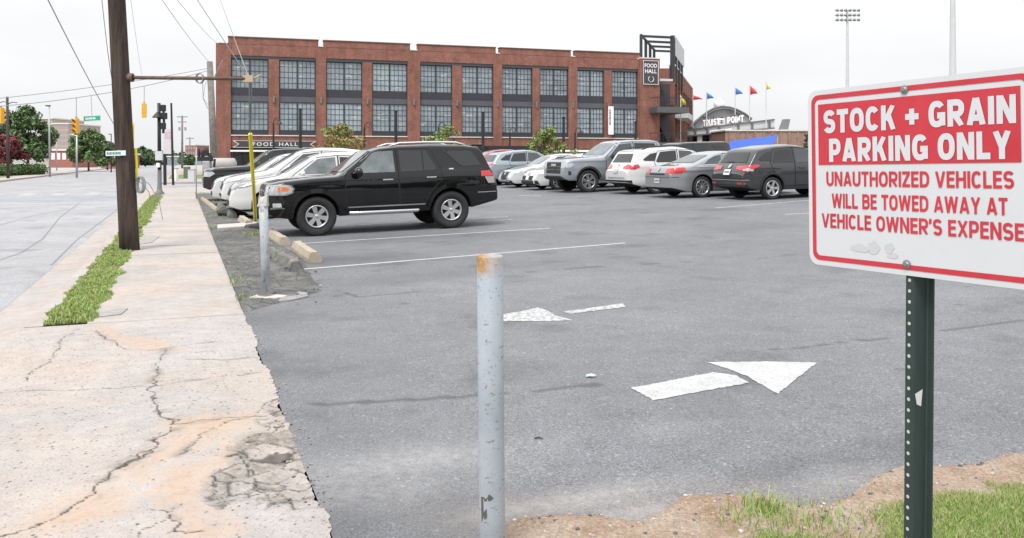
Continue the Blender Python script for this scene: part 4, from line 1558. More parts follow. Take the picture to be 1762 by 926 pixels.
# pennants
flag_specs = [(797.5, 91.5, 133, 100, 'yellow', 6.5, 11, 'yellow pennant on a pole before the stair tower balconies'),
              (812, 91, 120, 126, 'red', 11, 5, 'red pennant flying just right of the brick wing'),
              (828, 88.5, 115, 126, 'blue', 8.5, 7, 'blue pennant left of the ballpark arch top'),
              (861.5, 84, 108, 126, 'blue', 9, 7.5, 'blue pennant right of the rooftop ball'),
              (878.5, 82, 113, 126, 'red', 9, 10, 'red pennant between a blue one and a yellow one'),
              (897.8, 79, 121, 126, 'yellow', 5, 8, 'yellow pennant farthest right near the parking sign')]
for (x, y, yb_, d, colr, w, h, lab) in flag_specs:
    v = at(x, yb_, d)
    if colr == 'yellow' and d == 100:
        v.z = 0.0
    f = thing('flag_pole', lab, 'flag', v, group='pennants at the ballpark entrance')
    zt = topz(y - 2, d) - v.z
    b = MB()
    b.tube([(0, 0, 0), (0, 0, zt)], 0.07 if d > 110 else .06, 6)
    b.build('pole', M_LGREY, f)
    m = {'yellow': mat('flag_yellow', (0.75, 0.66, 0.05), 0.7), 'red': mat('flag_red', (0.60, 0.06, 0.06), 0.7), 'blue': mat('flag_blue', (0.07, 0.22, 0.55), 0.7)}[colr]
    W, Hf = w / F * d, h * K / F * d
    b = MB()
    b.smooth = True
    n = 8
    vv = []
    for i in range(n + 1):
        u = i / n
        droop = 0.75 * Hf * u ** 1.3
        hw = Hf * 0.5 * (1 - u) + 0.02
        yy = 0.15 * math.sin(u * 7)
        vv += [(0.06 + W * u, yy, zt - 0.1 - droop), (0.06 + W * u, yy + .04, zt - 0.1 - droop - 2 * hw * (0.9 if u < .9 else 1))]
    b.add(vv, [(2 * i, 2 * i + 1, 2 * i + 3, 2 * i + 2) for i in range(n)])
    fo_ = b.build('pennant', m, f)
    sm = fo_.modifiers.new('cloth', 'SOLIDIFY')
    sm.thickness = 0.01
# brick low building, duct, blue awning
lw = thing('low_brick_building', 'low flat brick building with a pale roof edge behind the dark hatchback', 'building', base_at(905, 118))
o0w = Vector(lw.location)
b = MB()
x0, x1 = at(850, 0, 118).x - o0w.x, at(1010, 0, 118).x - o0w.x
b.box(x0, x1, 0, 12, 0, topz(123.5, 118))
b.build('wall', M_BRICK2, lw)
b = MB()
b.box(x0 - .1, x1 + .1, -0.15, 12.1, topz(123.5, 118), topz(122.2, 118))
b.build('roof_edge', M_COPE, lw)
b = MB()
for i in range(16):
    x = x0 + 0.6 + (x1 - x0 - 1.2) * i / 15
    b.box(x - .12, x + .12, -0.08, -0.003, 0, topz(124, 118))
b.build('pier', M_BRICK2, lw)
dk = thing('roof_duct', 'dark grey slanted box leaning up from the roof of the low brick building', 'vent', at(918.5, 122.2, 121))
b = MB()
b.prism([(-0.6, 0.0), (0.45, 0.0), (0.75, 1.5), (-0.05, 1.5)], -0.6, 0.6, Matrix.Rotation(R(90), 4, 'X'))
b.build('hood', mat('duct_grey', (0.16, 0.17, 0.18), 0.6), dk, bevel=0.05)
b = MB()
b.box(-0.65, 0.5, -0.65, 0.65, -0.1, 0.08)
b.build('base', M_GREY, dk)
aw = thing('blue_awning', 'bright blue awning stretched on posts behind the dark hatchback', 'awning', base_at(878, 70, 0.4))
o1 = Vector(aw.location)
q_ = [at(848, 142, 68) - o1, at(906, 135.5, 68) - o1, at(911, 127.5, 72) - o1, at(856, 133, 72) - o1]
b = MB()
b.add(q_ + [p - Vector((0, 0, .05)) for p in q_], [(0, 1, 2, 3), (7, 6, 5, 4), (0, 4, 5, 1), (1, 5, 6, 2), (2, 6, 7, 3), (3, 7, 4, 0)])
b.build('cloth', mat('awning_blue', (0.012, 0.075, 0.44), 0.7, var=0.1, scale=0.5), aw)
b = MB()
for p in q_:
    b.tube([p - Vector((0, 0, 0.06)), (p.x, p.y, 0)], 0.05, 6)
b.build('post', M_LGREY, aw)

# flood light masts
def mast(x, ytop, d, lab, bank):
    f = thing('floodlight_mast', lab, 'floodlight', base_at(x, d))
    zt = topz(ytop, d)
    b = MB()
    b.tube([(0, 0, 0), (0, 0, zt)], [0.42, 0.2] if bank else [0.34, 0.26], 10)
    b.build('pole', M_LGREY, f)
    b = MB()
    rows = 3
    wdt = 30 / F * d
    for r_ in range(rows):
        z = zt - 0.1 - r_ * 4.5 * K / F * d
        b.beam((-wdt / 2, 0, z), (wdt / 2, 0, z), 0.15, 0.15)
    b.build('crossarm', M_LGREY, f)
    for r_ in range(rows):
        z = zt - 0.1 - r_ * 4.5 * K / F * d
        for i in range(6):
            xx = -wdt / 2 + wdt * (i + 0.5) / 6
            b = MB()
            b.lathe([(0.05, 0.3), (0.22, 0.2), (0.34, -0.12), (0.30, -0.14), (0.05, 0.0)], 10, Matrix.Translation((xx, -0.3, z + 0.05)) @ Matrix.Rotation(R(60), 4, 'X'))
            b.build('floodlight', mat('flood_grey', (0.30, 0.30, 0.32), 0.5, metal=.3), f)
mast(993, 9.5, 165, 'thin floodlight mast with a bank of lamps rising behind the parking sign', True)
mast(1116.5, -60, 88, 'thick grey floodlight mast cut by the top of the picture above the parking sign', True)
# ================================================================== TREES
def leaf_mesh(centers, n, size, spread):
    v, f = [], []
    cs = np.array([c[:3] for c in centers])
    rs = np.array([c[3] for c in centers])
    w = rs ** 2
    w = w / w.sum()
    idx = rng.choice(len(cs), n, p=w)
    d = rng.normal(size=(n, 3))
    d /= np.linalg.norm(d, axis=1)[:, None]
    rad = rs[idx] * rng.uniform(0.35, 1.08, n) ** 0.6
    p = cs[idx] + d * rad[:, None] * np.array([1, 1, 0.85])
    nrm = d + rng.normal(size=(n, 3)) * 0.7
    nrm[:, 2] += 0.5
    nrm /= np.linalg.norm(nrm, axis=1)[:, None]
    a = np.cross(nrm, rng.normal(size=(n, 3)))
    a /= np.linalg.norm(a, axis=1)[:, None] + 1e-9
    b = np.cross(nrm, a)
    s = size * rng.uniform(0.6, 1.3, n)
    a *= s[:, None]
    b *= (s * 0.55)[:, None]
    verts = np.stack([p - a, p + b, p + a, p - b], 1).reshape(-1, 3)
    faces = np.arange(n * 4).reshape(n, 4)
    return verts.tolist(), faces.tolist()

def m_leaf(name, c):
    return [mat(name + '_leaf', c, 0.6), mat(name + '_leaf_dark', tuple(k * 0.62 for k in c), 0.65), mat(name + '_leaf_pale', (min(1, c[0] * 1.5), min(1, c[1] * 1.4), c[2] * 1.3), 0.6)]

BARK = mat('bark', (0.11, 0.085, 0.065), 0.95, var=0.3, scale=6, bump=0.6, bscale=15)
def tree(name, label, base, h, cw, cb, leaf, nleaf, lsize, nclump=16, group=None, trunk_r=None, top=0.6, cat='tree'):
    """h total height, cw crown half width, cb crown base height"""
    th = thing(name, label, cat, base, group=group)
    cl = []
    hc = h - cb
    for i in range(nclump):
        u = random.random()
        z = cb + hc * (0.12 + 0.76 * u)
        prof = math.sin(math.pi * min(1, 0.18 + 0.75 * u)) ** 0.8
        rr = cw * prof * (1 - (1 - top) * u)
        a = random.uniform(0, 6.283)
        q_ = rr * math.sqrt(random.random()) * (1.08 if name == 'young_tree' else 0.85)
        cl.append((math.cos(a) * q_, math.sin(a) * q_, z, (random.uniform(0.16, 0.33) if name in ('broad_tree', 'young_tree') else random.uniform(0.22, 0.38)) * cw * (1 - 0.35 * u)))
    tr = trunk_r or max(0.04, h * 0.02)
    b = MB()
    b.smooth = True
    b.tube([(0, 0, 0), (0.02 * h * random.uniform(-1, 1), 0.01, cb * 0.6), (0, 0, cb + hc * 0.3), (0.02, 0, cb + hc * 0.75)], [tr * 1.25, tr, tr * 0.7, tr * 0.2], 8)
    for c in cl[:10]:
        z0 = cb * 0.7 + random.random() * hc * 0.35
        b.tube([(0, 0, z0), (c[0] * 0.5, c[1] * 0.5, (z0 + c[2]) / 2), (c[0], c[1], c[2])], [tr * 0.5, tr * 0.3, tr * 0.1], 5)
    b.build('trunk', BARK, th)
    vv, ff = leaf_mesh(cl, nleaf, lsize, 1)
    me = bpy.data.meshes.new('crown')
    me.from_pydata(vv, [], ff)
    for m in leaf:
        me.materials.append(m)
    me.polygons.foreach_set('material_index', rng.integers(0, len(leaf), len(ff)).tolist())
    me.update()
    o = bpy.data.objects.new('crown', me)
    COL.objects.link(o)
    o.parent = th
    return th

LG = m_leaf('green', (0.085, 0.15, 0.045))
LD = m_leaf('deep_green', (0.06, 0.11, 0.045))
LY = m_leaf('lime', (0.17, 0.22, 0.06))
LR = m_leaf('maroon', (0.14, 0.025, 0.03))
LO = LY + [mat('autumn_leaf', (0.33, 0.14, 0.05), 0.6)]
tree('young_tree', 'young green and bronze tree left of the black car roof before the brick building', base_at(398, 68), topz(112, 68), 2.3, 1.1, LO, 3800, 0.12, 40, 'young trees before the brick building')
tree('young_tree', 'young green tree just above the middle of the black car roof', base_at(521, 72), topz(114, 72), 2.0, 1.2, LY, 3000, 0.12, 36, 'young trees before the brick building')
tree('young_tree', 'young lime green tree standing behind the silver pickup bonnet', base_at(645, 70), topz(116, 70), 2.1, 0.5, LY, 3800, 0.12, 40, 'young trees before the brick building')
tree('evergreen_tree', 'dark narrow evergreen at the left edge of the parking sign', base_at(945.5, 96, 0.3), topz(119, 96) - 0.3, 0.75, 0.3, LD, 1800, 0.14, 14, top=0.25)
tree('broad_tree', 'large dark green tree left of the pale tower block', base_at(33, 92), topz(97, 92), 3.6, 1.4, LG + LD, 7500, 0.20, 60)
tree('broad_tree', 'dark green tree cut by the left picture edge behind the wooden pole', base_at(2, 100), topz(98, 100), 3.4, 1.4, LD, 5200, 0.20, 44)
tree('maroon_tree', 'low maroon leaved tree at the left picture edge', base_at(11, 84), topz(123, 84), 2.0, 1.0, LR, 3000, 0.17, 16)
tree('broad_tree', 'round mid green tree under the green street sign', base_at(104, 118), topz(118, 118), 3.5, 0.9, LG, 6000, 0.22, 52)
tree('broad_tree', 'green tree low at the right of the round tree beside the utility pole', base_at(126, 126), topz(131, 126), 2.4, 0.7, LG, 3000, 0.22, 30)
far_trees = [(162, 190, 139, 4.5, 'far dark tree just right of the utility pole'), (176, 240, 141, 5.0, 'far tree behind the black lamp post base'),
             (204, 260, 143, 5.0, 'far tree behind the white street banner'), (219, 230, 146, 3.0, 'far small tree right of the distant utility pole')]
for (x, d, y, w, lab) in far_trees:
    tree('far_tree', lab, base_at(x, d), topz(y, d), w, 0.6, LD, 1500, 0.5, 12, 'far trees down the street')
# unseen trees added behind the camera to darken the reflections in the cars
wc = []
for i in range(90):
    s_, t_ = random.uniform(-48, -36), random.uniform(-70, 70)
    v = P(s_, t_)
    wc.append((v.x, v.y, random.uniform(1.0, 7.5), random.uniform(1.6, 2.6)))
vv, ff = leaf_mesh(wc, 16000, 0.55, 1)
me = bpy.data.meshes.new('added_reflection_trees')
me.from_pydata(vv, [], ff)
for m in LD:
    me.materials.append(m)
me.polygons.foreach_set('material_index', rng.integers(0, 3, len(ff)).tolist())
me.update()
o = bpy.data.objects.new('added_reflection_trees', me)
COL.objects.link(o)
struct(o, 'stuff')
# clipped hedge along the far pavement
hd = tag(MB().build('hedge', LG), 'low clipped green hedge along the far side of the street', 'hedge')
hv, hf = [], []
hb_c = []
for i in range(26):
    v = at(-14 + 2.5 * i, 0, 78 + 0.45 * i)
    hb_c.append((v.x, v.y, 0.55, 0.7))
vv, ff = leaf_mesh(hb_c, 6500, 0.13, 1)
me = hd.data
me.from_pydata(vv, [], ff)
me.polygons.foreach_set('material_index', rng.integers(0, 3, len(ff)).tolist())
me.update()

# ================================================================== FAR BUILDINGS
def block(name, label, x0, x1, ytop, d, depth, wallm, floors, colsn, winm, roofm=None, z0=0.0):
    th = thing(name, label, 'building', base_at((x0 + x1) / 2, d))
    w = (x1 - x0) / F * d
    zt = topz(ytop, d)
    b = MB()
    b.box(-w / 2, w / 2, 0, depth, z0, zt)
    b.build('wall', wallm, th)
    b = MB()
    b.box(-w / 2 - .2, w / 2 + .2, -0.2, depth + .2, zt, zt + 0.35)
    b.build('roof', roofm or M_COPE, th)
    fh = (zt - 1.0) / floors
    for i in range(floors):
        for j in range(colsn):
            cx = -w / 2 + w * (j + 0.5) / colsn
            b = MB()
            b.box(cx - w / colsn * 0.3, cx + w / colsn * 0.3, -0.06, -0.003, 1.0 + fh * i + fh * 0.25, 1.0 + fh * i + fh * 0.8)
            b.build('window', winm, th)
    return th
M_BEIGE = mat('beige_wall', (0.46, 0.41, 0.35), 0.9, var=0.06, scale=0.1)
M_PINK = mat('pinkish_wall', (0.40, 0.32, 0.29), 0.9, var=0.06, scale=0.1)
M_FWIN = mat('far_window', (0.30, 0.29, 0.29), 0.4)
M_BRK3 = mat('faded_brick', (0.33, 0.13, 0.11), 0.9, var=0.12, scale=0.3)
block('tower_block', 'pale beige tower block rising behind the large left tree', 44, 61, 112, 240, 18, M_BEIGE, 8, 4, M_FWIN)
block('tower_block', 'pinkish brown tower block left of the round green tree', 61.5, 80, 117, 230, 18, M_PINK, 7, 5, M_FWIN)
block('low_house', 'low faded red brick building below the tower blocks', 59, 85, 142, 165, 10, M_BRK3, 1, 4, M_WHITE)
block('low_house', 'small red brick building low beside the wooden utility pole', 118, 140, 146, 150, 8, M_BRK3, 1, 3, M_WHITE)
block('far_block', 'far pinkish flat block seen left of the black equipment', 217, 229, 137, 330, 15, M_BRK3, 3, 4, M_FWIN)
block('far_block', 'far low tan block between the black lamp post and the utility pole', 158, 188, 142, 360, 15, M_PINK, 2, 8, M_FWIN)
block('far_block', 'long low grey blue building at the end of the sidewalk', 196, 236, 148, 240, 12, mat('blue_grey_wall', (0.22, 0.26, 0.29), .8, var=.2, scale=.2), 1, 10, M_FWIN)

# ================================================================== STREET FURNITURE
M_WOOD = NT('pole_wood')
_v = M_WOOD.mapping((9, 9, 0.7))
_c = M_WOOD.ramp(M_WOOD.noise(1.6, 6, 0.7, _v), [(0.3, (0.022, 0.016, 0.014)), (0.5, (0.060, 0.044, 0.037)), (0.68, (0.10, 0.076, 0.064)), (0.85, (0.17, 0.14, 0.12))])
M_WOOD.bump(M_WOOD.noise(2.5, 6, 0.7, _v), 0.6, 0.02)
M_WOOD = M_WOOD.done(_c, 0.92, 0.2)
M_WOODG = mat('weathered_wood', (0.19, 0.17, 0.155), 0.95, var=0.3, scale=3, bump=0.4, bscale=8)
M_GALV = NT('galvanised')
_c = M_GALV.ramp(M_GALV.noise(5, 6, 0.7), [(0.3, (0.22, 0.24, 0.26)), (0.5, (0.34, 0.365, 0.39)), (0.7, (0.44, 0.465, 0.49))])
_c = M_GALV.mix(M_GALV.ramp(M_GALV.noise(24, 5, 0.75, M_GALV.mapping((1, 1, 0.4))), [(0.56, 0.0), (0.64, 0.8)]), _c, (0.14, 0.12, 0.11))
M_GALV = M_GALV.done(_c, 0.5, 0.5)
M_YEL = mat('guard_yellow', (0.72, 0.62, 0.02), 0.45)
M_WIRE = mat('wire', (0.26, 0.26, 0.265), 0.6)
M_SIGY = mat('signal_yellow', (0.70, 0.36, 0.03), 0.45, var=0.06, scale=5)

# big wooden pole on the verge
pb = gp(152, 236, 0.0)
up = thing('utility_pole', 'thick leaning brown wooden utility pole on the grass strip beside the sidewalk', 'utility pole', (pb.x, pb.y, 0))
lean = Vector((-0.052, 0.0, 1.0))
b = MB()
b.smooth = True
b.tube([lean * z for z in (-0.2, 0.5, 2, 4, 7, 10.5)], [0.165, 0.158, 0.150, 0.142, 0.13, 0.115], 20)
b.build('pole', M_WOOD, up)
sp0 = lean * 2.95
d_end = 15.2
se = at(292, 74.2, d_end) - Vector(up.location)
b = MB()
b.smooth = True
b.tube([sp0 + Vector((0.14, 0, 0)), se], 0.032, 10)
b.lathe([(0.045, -0.04), (0.075, -0.04), (0.075, 0.05), (0.045, 0.05)], 12, Matrix.Translation(sp0 + Vector((0.16, 0, 0))) @ Matrix.Rotation(R(90), 4, 'Y'))
b.build('strut', mat('rusty_pipe', (0.13, 0.085, 0.065), 0.8, var=0.3, scale=12), up)
b = MB()
b.box(-0.10, 0.08, -0.05, 0.05, -0.06, 0.06, Matrix.Translation(se))
b.tube([se + Vector((0.06, 0, 0.0)), se + Vector((0.16, 0, 0.04)), se + Vector((0.2, 0, 0.07))], 0.018, 6)
b.build('strut_clamp', mat('clamp_tan', (0.42, 0.34, 0.25), 0.7), up)
b = MB()
cc = sp0.lerp(se, 0.605)
for k in range(3):
    b.tube([cc + Vector((0.065 * math.cos(a), 0.03 * k - 0.03, 0.085 * math.sin(a))) for a in [2 * math.pi * i / 16 for i in range(17)]], 0.008, 5)
b.tube([cc + Vector((0.05, 0, -0.05)), cc + Vector((0.06, 0, -0.35)), cc + Vector((0.12, 0.05, -0.52)), cc + Vector((0.2, 0.1, -0.56))], 0.006, 5)
b.build('cable_coil', M_WIRE, up)
b = MB()
for k in range(3):
    b.tube([Vector((0.15 + .015 * k, 0.02, 1.12)) + Vector((0.06 * math.cos(a), 0.02 * k, 0.14 * math.sin(a))) for a in [2 * math.pi * i / 16 for i in range(17)]], 0.010, 5)
b.tube([(0.16, -0.02, 1.25), (0.28, 0.15, 1.12), (0.38, 0.3, 0.8), (0.42, 0.35, 0.5)], 0.006, 5)
b.tube([(0.16, -0.02, 1.2), (0.26, 0.15, 1.0), (0.30, 0.2, 0.75)], 0.006, 5)
b.build('loose_cable', M_WIRE, up)
b = MB()
b.tube([(0.105, 0.06, 1.2), (0.075, 0.06, 1.75)], 0.022, 8)
b.build('cable_guard', M_YEL, up)
# small street sign on the pole
sg = thing('street_sign', 'small pale street name blade fixed across the brown utility pole', 'sign', Vector(up.location) + lean * 1.66 + Vector((-0.02, -0.185, 0)), (0, R(-2), R(3)))
b = MB()
b.box(-0.21, 0.12, -0.004, 0.004, -0.042, 0.042)
b.build('blade', mat('sign_mint', (0.62, 0.74, 0.70), 0.4), sg)
b = MB()
x = -0.19
for w_ in (0.03, 0.02, 0.035, 0.012, 0.03, 0.022, 0.03, 0.026, 0.03):
    b.box(x, x + w_ - 0.008, -0.0065, -0.0045, -0.02, 0.02)
    x += w_
b.build('marks', mat('sign_ink', (0.10, 0.20, 0.20), 0.6), sg)
b = MB()
b.box(-0.02, 0.02, 0.004, 0.05, -0.05, 0.05)
b.build('bracket', M_GREY, sg)

# guy wire with its yellow guard
ga = gp(299.5, 209.5, 0.06)
gw = thing('guy_wire', 'thin guy wire with a long yellow plastic guard beside the white cars', 'guy wire', ga)
top = Vector(up.location) + se
gt = at(293.3, 126, ga.y - 1.6) - ga
b = MB()
b.tube([(0, 0, 0), gt], 0.042, 10)
b.build('guard', M_YEL, gw)
b = MB()
b.tube([(0, 0, -0.1), gt, top - ga], 0.011, 6)
b.tube([gt, top - ga + Vector((0.05, 0, 0))], 0.010, 6)
b.build('wire', M_WIRE, gw)
b = MB()
b.ico((0, 0, -0.02), 0.10, (1, 1, 0.6), 0.1)
b.build('anchor', M_GREY, gw)

def wire(label, a, c, sag=0.3, r=0.009, n=14):
    a, c = Vector(a), Vector(c)
    b = MB()
    b.tube([a.lerp(c, i / n) - Vector((0, 0, sag * 4 * (i / n) * (1 - i / n))) - a for i in range(n + 1)], r, 5)
    o = b.build('overhead_wire', M_WIRE)
    o.location = a
    return tag(o, label, 'wire', 'overhead wires')
wire('guy strand from high on the brown pole down to the end of the rusty strut', Vector(up.location) + lean * 6.6, top, 0.02, 0.007)
wire('steeper strand dropping from the picture top to the end of the rusty strut', at(225, -75, 22), top, 0.02, 0.007)
wire('wire slanting from the picture top to the weathered pole by the brick building', at(165, -30, 30), at(247, 60, 70), 0.2, 0.014)
wire('wire slanting past the weathered pole to the brick corner', at(178, -30, 30), at(256, 42, 83), 0.2, 0.014)
wire('thick cable slanting down across the sky left of the brown pole', at(35, -35, 17), at(153, 141, 44), 0.25, 0.014)
wire('thin drop wire hanging to the left side of the brown pole', at(117, -20, 13), Vector(up.location) + lean * 2.9 + Vector((-.15, 0, 0)), 0.12, 0.006)
wire('faint thin wire right of the top of the brown pole', at(150, -20, 25), at(166, 70, 40), 0.1, 0.006)
span_a, span_b = at(-60, 103, 56), at(246, 66, 68)
wire('lower span wire carrying the traffic signals across the street', span_a, span_b, 0.55, 0.026)
wire('upper span wire across the street above the signals', at(-60, 97, 56), at(246, 64, 68), 0.25, 0.024)

def span_pt(x):
    best = None
    for i in range(101):
        u = i / 100
        p = span_a.lerp(span_b, u) - Vector((0, 0, 0.55 * 4 * u * (1 - u)))
        sx = 600 + F * p.x / p.y
        if best is None or abs(sx - x) < best[0]:
            best = (abs(sx - x), p)
    return best[1]

def signal(label, x, ytop, yaw, mount='span', d=None, back=False):
    p = span_pt(x) if mount == 'span' else at(x, ytop, d)
    zt = topz(ytop, p.y)
    th = thing('traffic_signal', label, 'traffic light', (p.x, p.y, zt), (0, 0, yaw), 'traffic signals at the junction')
    b = MB()
    b.box(-0.17, 0.17, -0.12, 0.12, -1.06, 0)
    for k in range(3):
        b.box(-0.185, 0.185, -0.13, 0.13, -1.07 + 0.355 * k, -1.05 + 0.355 * k)
    b.build('housing', M_SIGY, th, bevel=0.02)
    for k, c in enumerate(((0.10, 0.02, 0.02), (0.12, 0.08, 0.02), (0.02, 0.09, 0.06))):
        b = MB()
        mt = Matrix.Translation((0, -0.123, -0.18 - 0.355 * k)) @ Matrix.Rotation(R(90), 4, 'X')
        b.lathe([(0.0, 0.02), (0.08, 0.014), (0.13, 0.0)], 16, mt)
        b.build('lens', mat('lens_%d' % k, c, 0.2), th)
        b = MB()
        n = 12
        vv = []
        for (rr, y0) in ((0.15, 0.0), (0.155, 0.26), (0.143, 0.26), (0.138, 0.0)):
            for i in range(n + 1):
                a = R(-35 + 250 * i / n)
                vv.append((rr * math.cos(a), -0.123 - y0 * (0.35 + 0.65 * max(0, math.sin(a))), -0.18 - 0.355 * k + rr * math.sin(a)))
        ff = []
        for r_ in range(3):
            for i in range(n):
                ff.append((r_ * (n + 1) + i, r_ * (n + 1) + i + 1, (r_ + 1) * (n + 1) + i + 1, (r_ + 1) * (n + 1) + i))
        b.add(vv, ff)
        b.build('visor', M_SIGY, th)
    if mount == 'span':
        b = MB()
        b.tube([(0, 0, 0), (0, 0, p.z - zt)], 0.028, 6)
        b.box(-0.06, 0.06, -0.05, 0.05, 0, 0.14)
        b.build('hanger', M_GREY, th)
    return th
signal('yellow traffic signal hanging just right of the brown utility pole, seen from behind', 168.5, 97.5, R(200))
signal('traffic signal with dark lenses hanging left of the green street sign', 88.5, 111.5, R(-25))
signal('traffic signal cut by the left picture edge', 0.5, 101.5, R(160))
signal('yellow signal peeping out behind the right side of the brown utility pole', 152.3, 118, R(200), 'post', 60)
# its post
pp = at(152.6, 118, 60)
ps = thing('signal_post', 'yellow signal post mostly hidden behind the brown utility pole', 'post', (pp.x + 0.1, pp.y + 0.2, 0))
b = MB()
b.tube([(0, 0, 0), (0, 0, topz(116, 60))], 0.09, 8)
b.build('pole', M_YEL, ps)
b = MB()
b.box(-.2, .2, -.2, .2, 0, .15)
b.build('base', M_GREY, ps)
# green street name sign on the span
gpz = span_pt(108)
gs = thing('street_name_sign', 'green street name sign hanging on the span wire between two signals', 'sign', (gpz.x, gpz.y, topz(111.5, gpz.y)), (0, R(-2.5), R(-8)))
wv = 21 / F * gpz.y
b = MB()
b.box(-wv / 2, wv / 2, -0.02, 0.02, -0.2, 0.2)
b.build('blade', mat('street_green', (0.02, 0.33, 0.22), 0.4), gs, bevel=0.01)
b = MB()
x = -wv * 0.38
for w_ in (0.13, 0.1, 0.09, 0.12, 0.1, 0.06, 0.1, 0.11):
    b.box(x, x + w_ - 0.04, -0.027, -0.022, -0.07, 0.07)
    x += w_
for (x0, x1, z0, z1) in ((-wv / 2 + .02, wv / 2 - .02, 0.165, 0.185), (-wv / 2 + .02, wv / 2 - .02, -0.185, -0.165)):
    b.box(x0, x1, -0.027, -0.022, z0, z1)
b.build('marks', M_LET, gs)
b = MB()
b.tube([(0, 0, 0.2), (0, 0, gpz.z - topz(111.5, gpz.y))], 0.02, 6)
b.build('hanger', M_GREY, gs)

def pole(name, label, cat, x, ytop, ybase, d, r0, r1, m, group=None, lean=0.0):
    v = base_at(x, d)
    th = thing(name, label, cat, v, group=group)
    b = MB()
    b.smooth = True
    b.tube([(0, 0, -0.2), (lean * topz(ytop, d), 0, topz(ytop, d))], [r0, r1], 10)
    b.build('pole', m, th)
    return th, topz(ytop, d)
th, zt = pole('wooden_pole', 'dark wooden pole standing before the hedge at the left picture edge', 'utility pole', 9.5, 91, 168, 70, 0.13, 0.10, mat('dark_wood', (0.06, 0.05, 0.045), 0.9), lean=-.01)
b = MB()
b.tube([(0, 0, zt - 0.6), (0.35, 0, zt - 0.45), (0.75, 0, zt - 0.5)], 0.035, 6)
b.tube([(0, 0, zt - 0.5), (-0.4, 0, zt - 0.4), (-0.7, 0, zt - 0.5)], 0.035, 6)
b.build('arm', M_BLACK, th)
th, zt = pole('street_lamp', 'slim grey street lamp between the large left tree and the pale tower block', 'street lamp', 58.5, 99.5, 160, 82, 0.10, 0.06, M_GREY, lean=-.012)
b = MB()
b.box(-0.42, 0.06, -0.09, 0.09, zt - 0.06, zt + 0.05)
b.build('lamp_head', M_BLACK, th, bevel=0.03)
th, zt = pole('street_lamp', 'thin short lamp pole before the pinkish tower block', 'street lamp', 66.5, 128, 152, 120, 0.08, 0.05, M_GREY)
b = MB()
b.box(-0.3, 0.3, -0.1, 0.1, zt, zt + 0.1)
b.build('lamp_head', M_BLACK, th)
th, zt = pole('mast_pole', 'grey mast below the hanging signal with dark lenses', 'post', 90, 127, 158, 78, 0.10, 0.08, M_GREY)
b = MB()
b.tube([(0, 0, zt - .1), (-0.5, 0, zt + 0.05), (-0.75, 0, zt)], 0.04, 6)
b.build('arm', M_GREY, th)
th, zt = pole('pavement_post', 'dark thin post in front of the low red building beside the utility pole', 'post', 130.3, 126, 157, 110, 0.08, 0.06, M_BLACK)
b = MB()
b.box(-0.35, 0.02, -0.05, 0.05, zt - .1, zt)
b.build('arm', M_BLACK, th)
# black lamp post on the corner
d = 38.0
v = base_at(187, d)
th = thing('corner_lamp_post', 'black lamp post with bell shade and flared foot at the sidewalk corner', 'lamp post', v)
zt = topz(97, d)
b = MB()
b.smooth = True
b.tube([(0, 0, 1.1), (-0.03, 0, zt)], [0.085, 0.07], 10)
b.build('pole', M_BLACK, th)
b = MB()
b.smooth = True
b.lathe([(0.20, 0), (0.20, 0.06), (0.13, 0.16), (0.095, 0.3), (0.085, 1.1)], 14)
b.build('foot', mat('foot_grey', (0.16, 0.17, 0.17), 0.6), th)
b = MB()
b.lathe([(0.03, 0.25), (0.08, 0.2), (0.24, 0.0), (0.22, -0.02), (0.0, 0.08)], 14, Matrix.Translation((-0.06, -0.05, topz(110.5, d))))
b.build('lamp_shade', M_BLACK, th)
b = MB()
for (z, w_) in ((zt - 0.2, 0.2), (zt - 0.55, 0.26), (zt - 1.0, 0.2)):
    b.box(0.06, 0.06 + w_, -0.1, 0.1, z - 0.17, z + 0.12)
b.tube([(0.17, 0, zt - 0.3), (0.2, 0, zt - 0.9), (0.16, 0, zt - 1.35)], 0.06, 6)
b.build('camera_cluster', M_BLACK, th, bevel=0.02)
b = MB()
b.box(-0.12, 0.20, -0.2, -0.09, topz(151, d), topz(142.5, d))
b.build('control_box', M_LGREY, th, bevel=0.01)
b = MB()
b.box(-0.07, 0.07, -0.2, -0.1, topz(157.5, d), topz(153.5, d))
b.build('button_box', M_WHITE, th)
# banner with posts
d = 52.0
v = base_at(196.5, d)
th = thing('street_banner', 'white and pink street banner hung between two thin dark posts', 'banner', v)
xa, xb = (191.5 - 196.5) / F * d, (203 - 196.5) / F * d
b = MB()
b.box(xa, xb, -0.012, 0.012, topz(145, d), topz(121.5, d))
b.build('cloth', mat('banner_cloth', (0.50, 0.45, 0.47), 0.7, col2=(0.58, 0.57, 0.58), scale=1.2), th)
b = MB()
b.box(xa + .08, xb - .08, -0.018, -0.0135, topz(131, d), topz(124, d))
b.build('print', mat('banner_pink', (0.46, 0.33, 0.36), 0.7, col2=(0.50, 0.50, 0.54), scale=4), th)
b = MB()
b.tube([(xb, 0, 0), (xb - 0.12, 0, topz(97, d))], [0.08, 0.06], 8)
b.build('pole', M_BLACK, th)
b = MB()
b.tube([(-0.16, 0, 0), (-0.18, 0, topz(145, d))], 0.10, 8)
b.build('pole', M_BLACK, th)
th, zt = pole('distant_utility_pole', 'distant wooden utility pole with two crossarms down the street', 'utility pole', 213.5, 109, 150, 150, 0.2, 0.15, M_WOODG)
b = MB()
for z, w_ in ((zt - 0.2, 1.7), (zt - 1.1, 1.4)):
    b.box(-w_ / 2 * 1.1, w_ / 2 * 1.1, -0.08, 0.08, z - 0.07, z + 0.07)
b.build('crossarm', M_WOODG, th)
b = MB()
for x in (-0.5, 0.55):
    b.tube([(x, 0, zt - 2.6), (x, 0, zt - 2.0)], 0.2, 8)
b.build('transformer', M_GREY, th)
